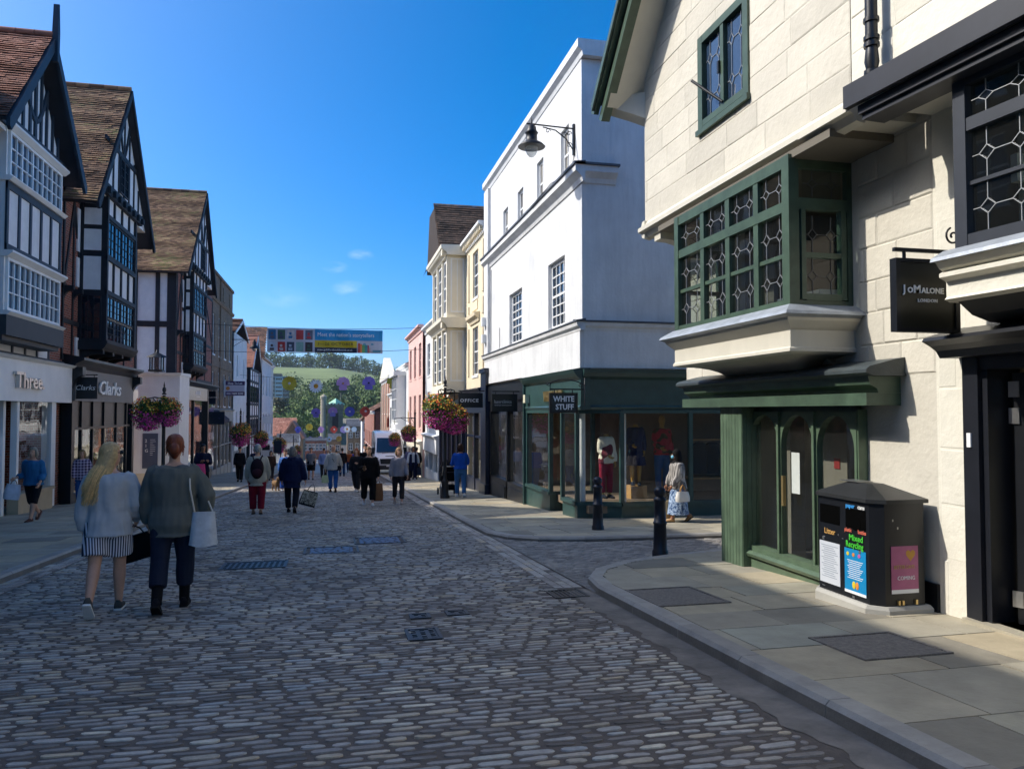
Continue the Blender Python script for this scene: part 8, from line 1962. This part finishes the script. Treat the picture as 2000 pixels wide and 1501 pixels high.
# --- the little dog
dog = thing('dog', 'small curly tan dog standing in the street on its lead', 'dog', at(-2.38, 33.8), TO + .5)
m = MB(); m.loft([oring(V((0, y, z)), rx, rz_) for y, z, rx, rz_ in ()] or [[V((rx * math.cos(2 * PI * k / 12), y, z + rv * math.sin(2 * PI * k / 12))) for k in range(12)] for y, z, rx, rv in ((-.24, .33, .05, .06), (-.2, .33, .1, .11), (-.05, .32, .105, .115), (.1, .33, .115, .135), (.2, .36, .09, .12), (.24, .4, .06, .07))])
m.tube([(0, .18, .4), (0, .25, .5)], [.075, .06], 10); m.ball((0, .28, .54), (.075, .09, .075), 12, 8); m.tube([(0, .34, .525), (0, .41, .51)], [.045, .03], 8)
for sx in (-1, 1):
    m.ball((sx * .075, .26, .53), (.02, .04, .065), 8, 6)
    m.tube([(sx * .06, .14, .3), (sx * .06, .15, .17), (sx * .06, .13, .1), (sx * .06, .15, .02)], [.05, .036, .03, .034], 8)
    m.tube([(sx * .06, -.15, .3), (sx * .065, -.1, .2), (sx * .065, -.2, .13), (sx * .065, -.18, .02)], [.06, .045, .03, .033], 8)
m.tube([(0, -.23, .36), (0, -.29, .44), (0, -.25, .5)], [.03, .035, .03], 8)
link('body', blob(m, .014, 1, 'body', (.016, 40, 1), 4), M('tan_curly_coat', '#8a6a48', .9, .25, 25, bump=.8, bs=60), dog, True)
m = MB(); m.ball((0, .42, .52), (.018, .012, .014), 8, 5); 
for sx in (-1, 1): m.ball((sx * .03, .355, .565), (.01, .008, .01), 6, 4)
part('nose_and_eyes', m, m_black, dog, True)
m = MB(); m.tube([V((-2.36, 33.7, gz(33.7) + .46)), V((-2.28, 33.65, gz(33.6) + .6)), V((-2.2, 33.6, gz(33.6) + .85))], .006, 5); single('dog_lead', m, cloth('dark_lead', '#2a2420'), 'thin dark lead between the tan dog and the woman in light blue', 'lead')

# --- mannequins in the corner window
m_mann = M('mannequin_cream', '#b8924c', .5, .08, 4)
SKIN['mann'] = m_mann
def mannequin(label, x, y, z, rz, h, topm, hem, bottom, headless=True):
    before = set(bpy.data.objects)
    t, d = person(label, (x, y, z), rz, h, .92, ((.04, .02), (-.02, .02)), (((-.14, .05, -1), (.0, .25, -1)), ((.14, .1, -1), (-.35, .7, -.35))), 0, (topm, hem, .5, 1.0), bottom, '#1c2430', ('bald', '#000'), 'mann', .02, 0, None)
    t.name = 'mannequin'; t['category'] = 'mannequin'
    for o in list(t.children):
        if o.name.startswith('eyes'): bpy.data.objects.remove(o)
    if headless:
        bd_ = [o for o in t.children if o.name.startswith('body')][0]; lim = (d['head'].z - .13) * d['s']
        for v in bd_.data.vertices:
            if v.co.z > lim: v.co.z = lim + (v.co.z - lim) * .06; v.co.x *= .75; v.co.y *= .75
    return t
zf = -.45
mannequin('headless mannequin in cream jumper and wine red trousers nearest the shop corner', 6.0, 16.6, zf + .1, PI + .25, 1.62, patterned('cream_wine_knit', 'patch', '#efe4cc', '#6a1a2c', 1.0), .82, ('trousers', cloth('wine_red_trousers', '#8e2238'), .97))
mannequin('headless mannequin in a navy knee length dress', 7.0, 17.3, zf + .3, PI - .3, 1.62, cloth('navy_dress', '#202a52'), .78, ('skirt', cloth('navy_dress', '#202a52'), .5, .01))
mannequin('mannequin with plain yellow head in a dark red jumper and jeans', 7.85, 17.7, zf + .1, PI - .1, 1.8, patterned('red_green_knit', 'patch', '#b42436', '#4a3c20', 2.2), .84, ('trousers', cloth('mid_blue_denim', '#2f5f9c'), 1.0), False)
m = MB(); m.bx(6.8, 7.2, 17.1, 17.5, zf, zf + .3); single('display_plinth', m, m_wood, 'pale wooden plinth under the navy dressed mannequin', 'plinth')
for k, (x, c_, lb) in enumerate(((8.6, '#23262c', 'dark trousers'), (8.95, '#15161c', 'black trousers'), (9.3, '#b0a49c', 'pale linen shirt'), (9.7, '#9a9088', 'stone coloured shirt'), (10.1, '#6a5a4c', 'brown shirt'))):
    m = MB(); m.loft([[V((x + a * w_, 17.2 + c * dd, z_)) for a, c in ((-1, -1), (1, -1), (1, 1), (-1, 1))] for z_, w_, dd in ((.1, .17, .05), (.5, .16, .05), (.78, .2, .05), (.86, .08, .03))], smooth=False); m.tube([(x, 17.2, .86), (x, 17.2, .94)], .006, 4)
    single('hanging_garment', m, cloth('garment', c_), lb + ' on the clothes rail inside the corner shop', 'clothes', 'clothes on the rail')
# ------------------------------------------------------------------ the air between here and the hill
hz = MB(); hz.bx(-1390, 1390, -70, 1720, -14, 130)
hmz = bpy.data.materials.new('hazy_air'); ht = NT(hmz); hv = ht.new('VolumePrincipled'); hv.inputs['Color'].default_value = (.78, .86, 1, 1); hv.inputs['Density'].default_value = .00009; hv.inputs['Anisotropy'].default_value = .2
ht.link(hv.outputs[0], ht.out.inputs['Volume'])
struct('haze', hz, hmz, 'stuff')
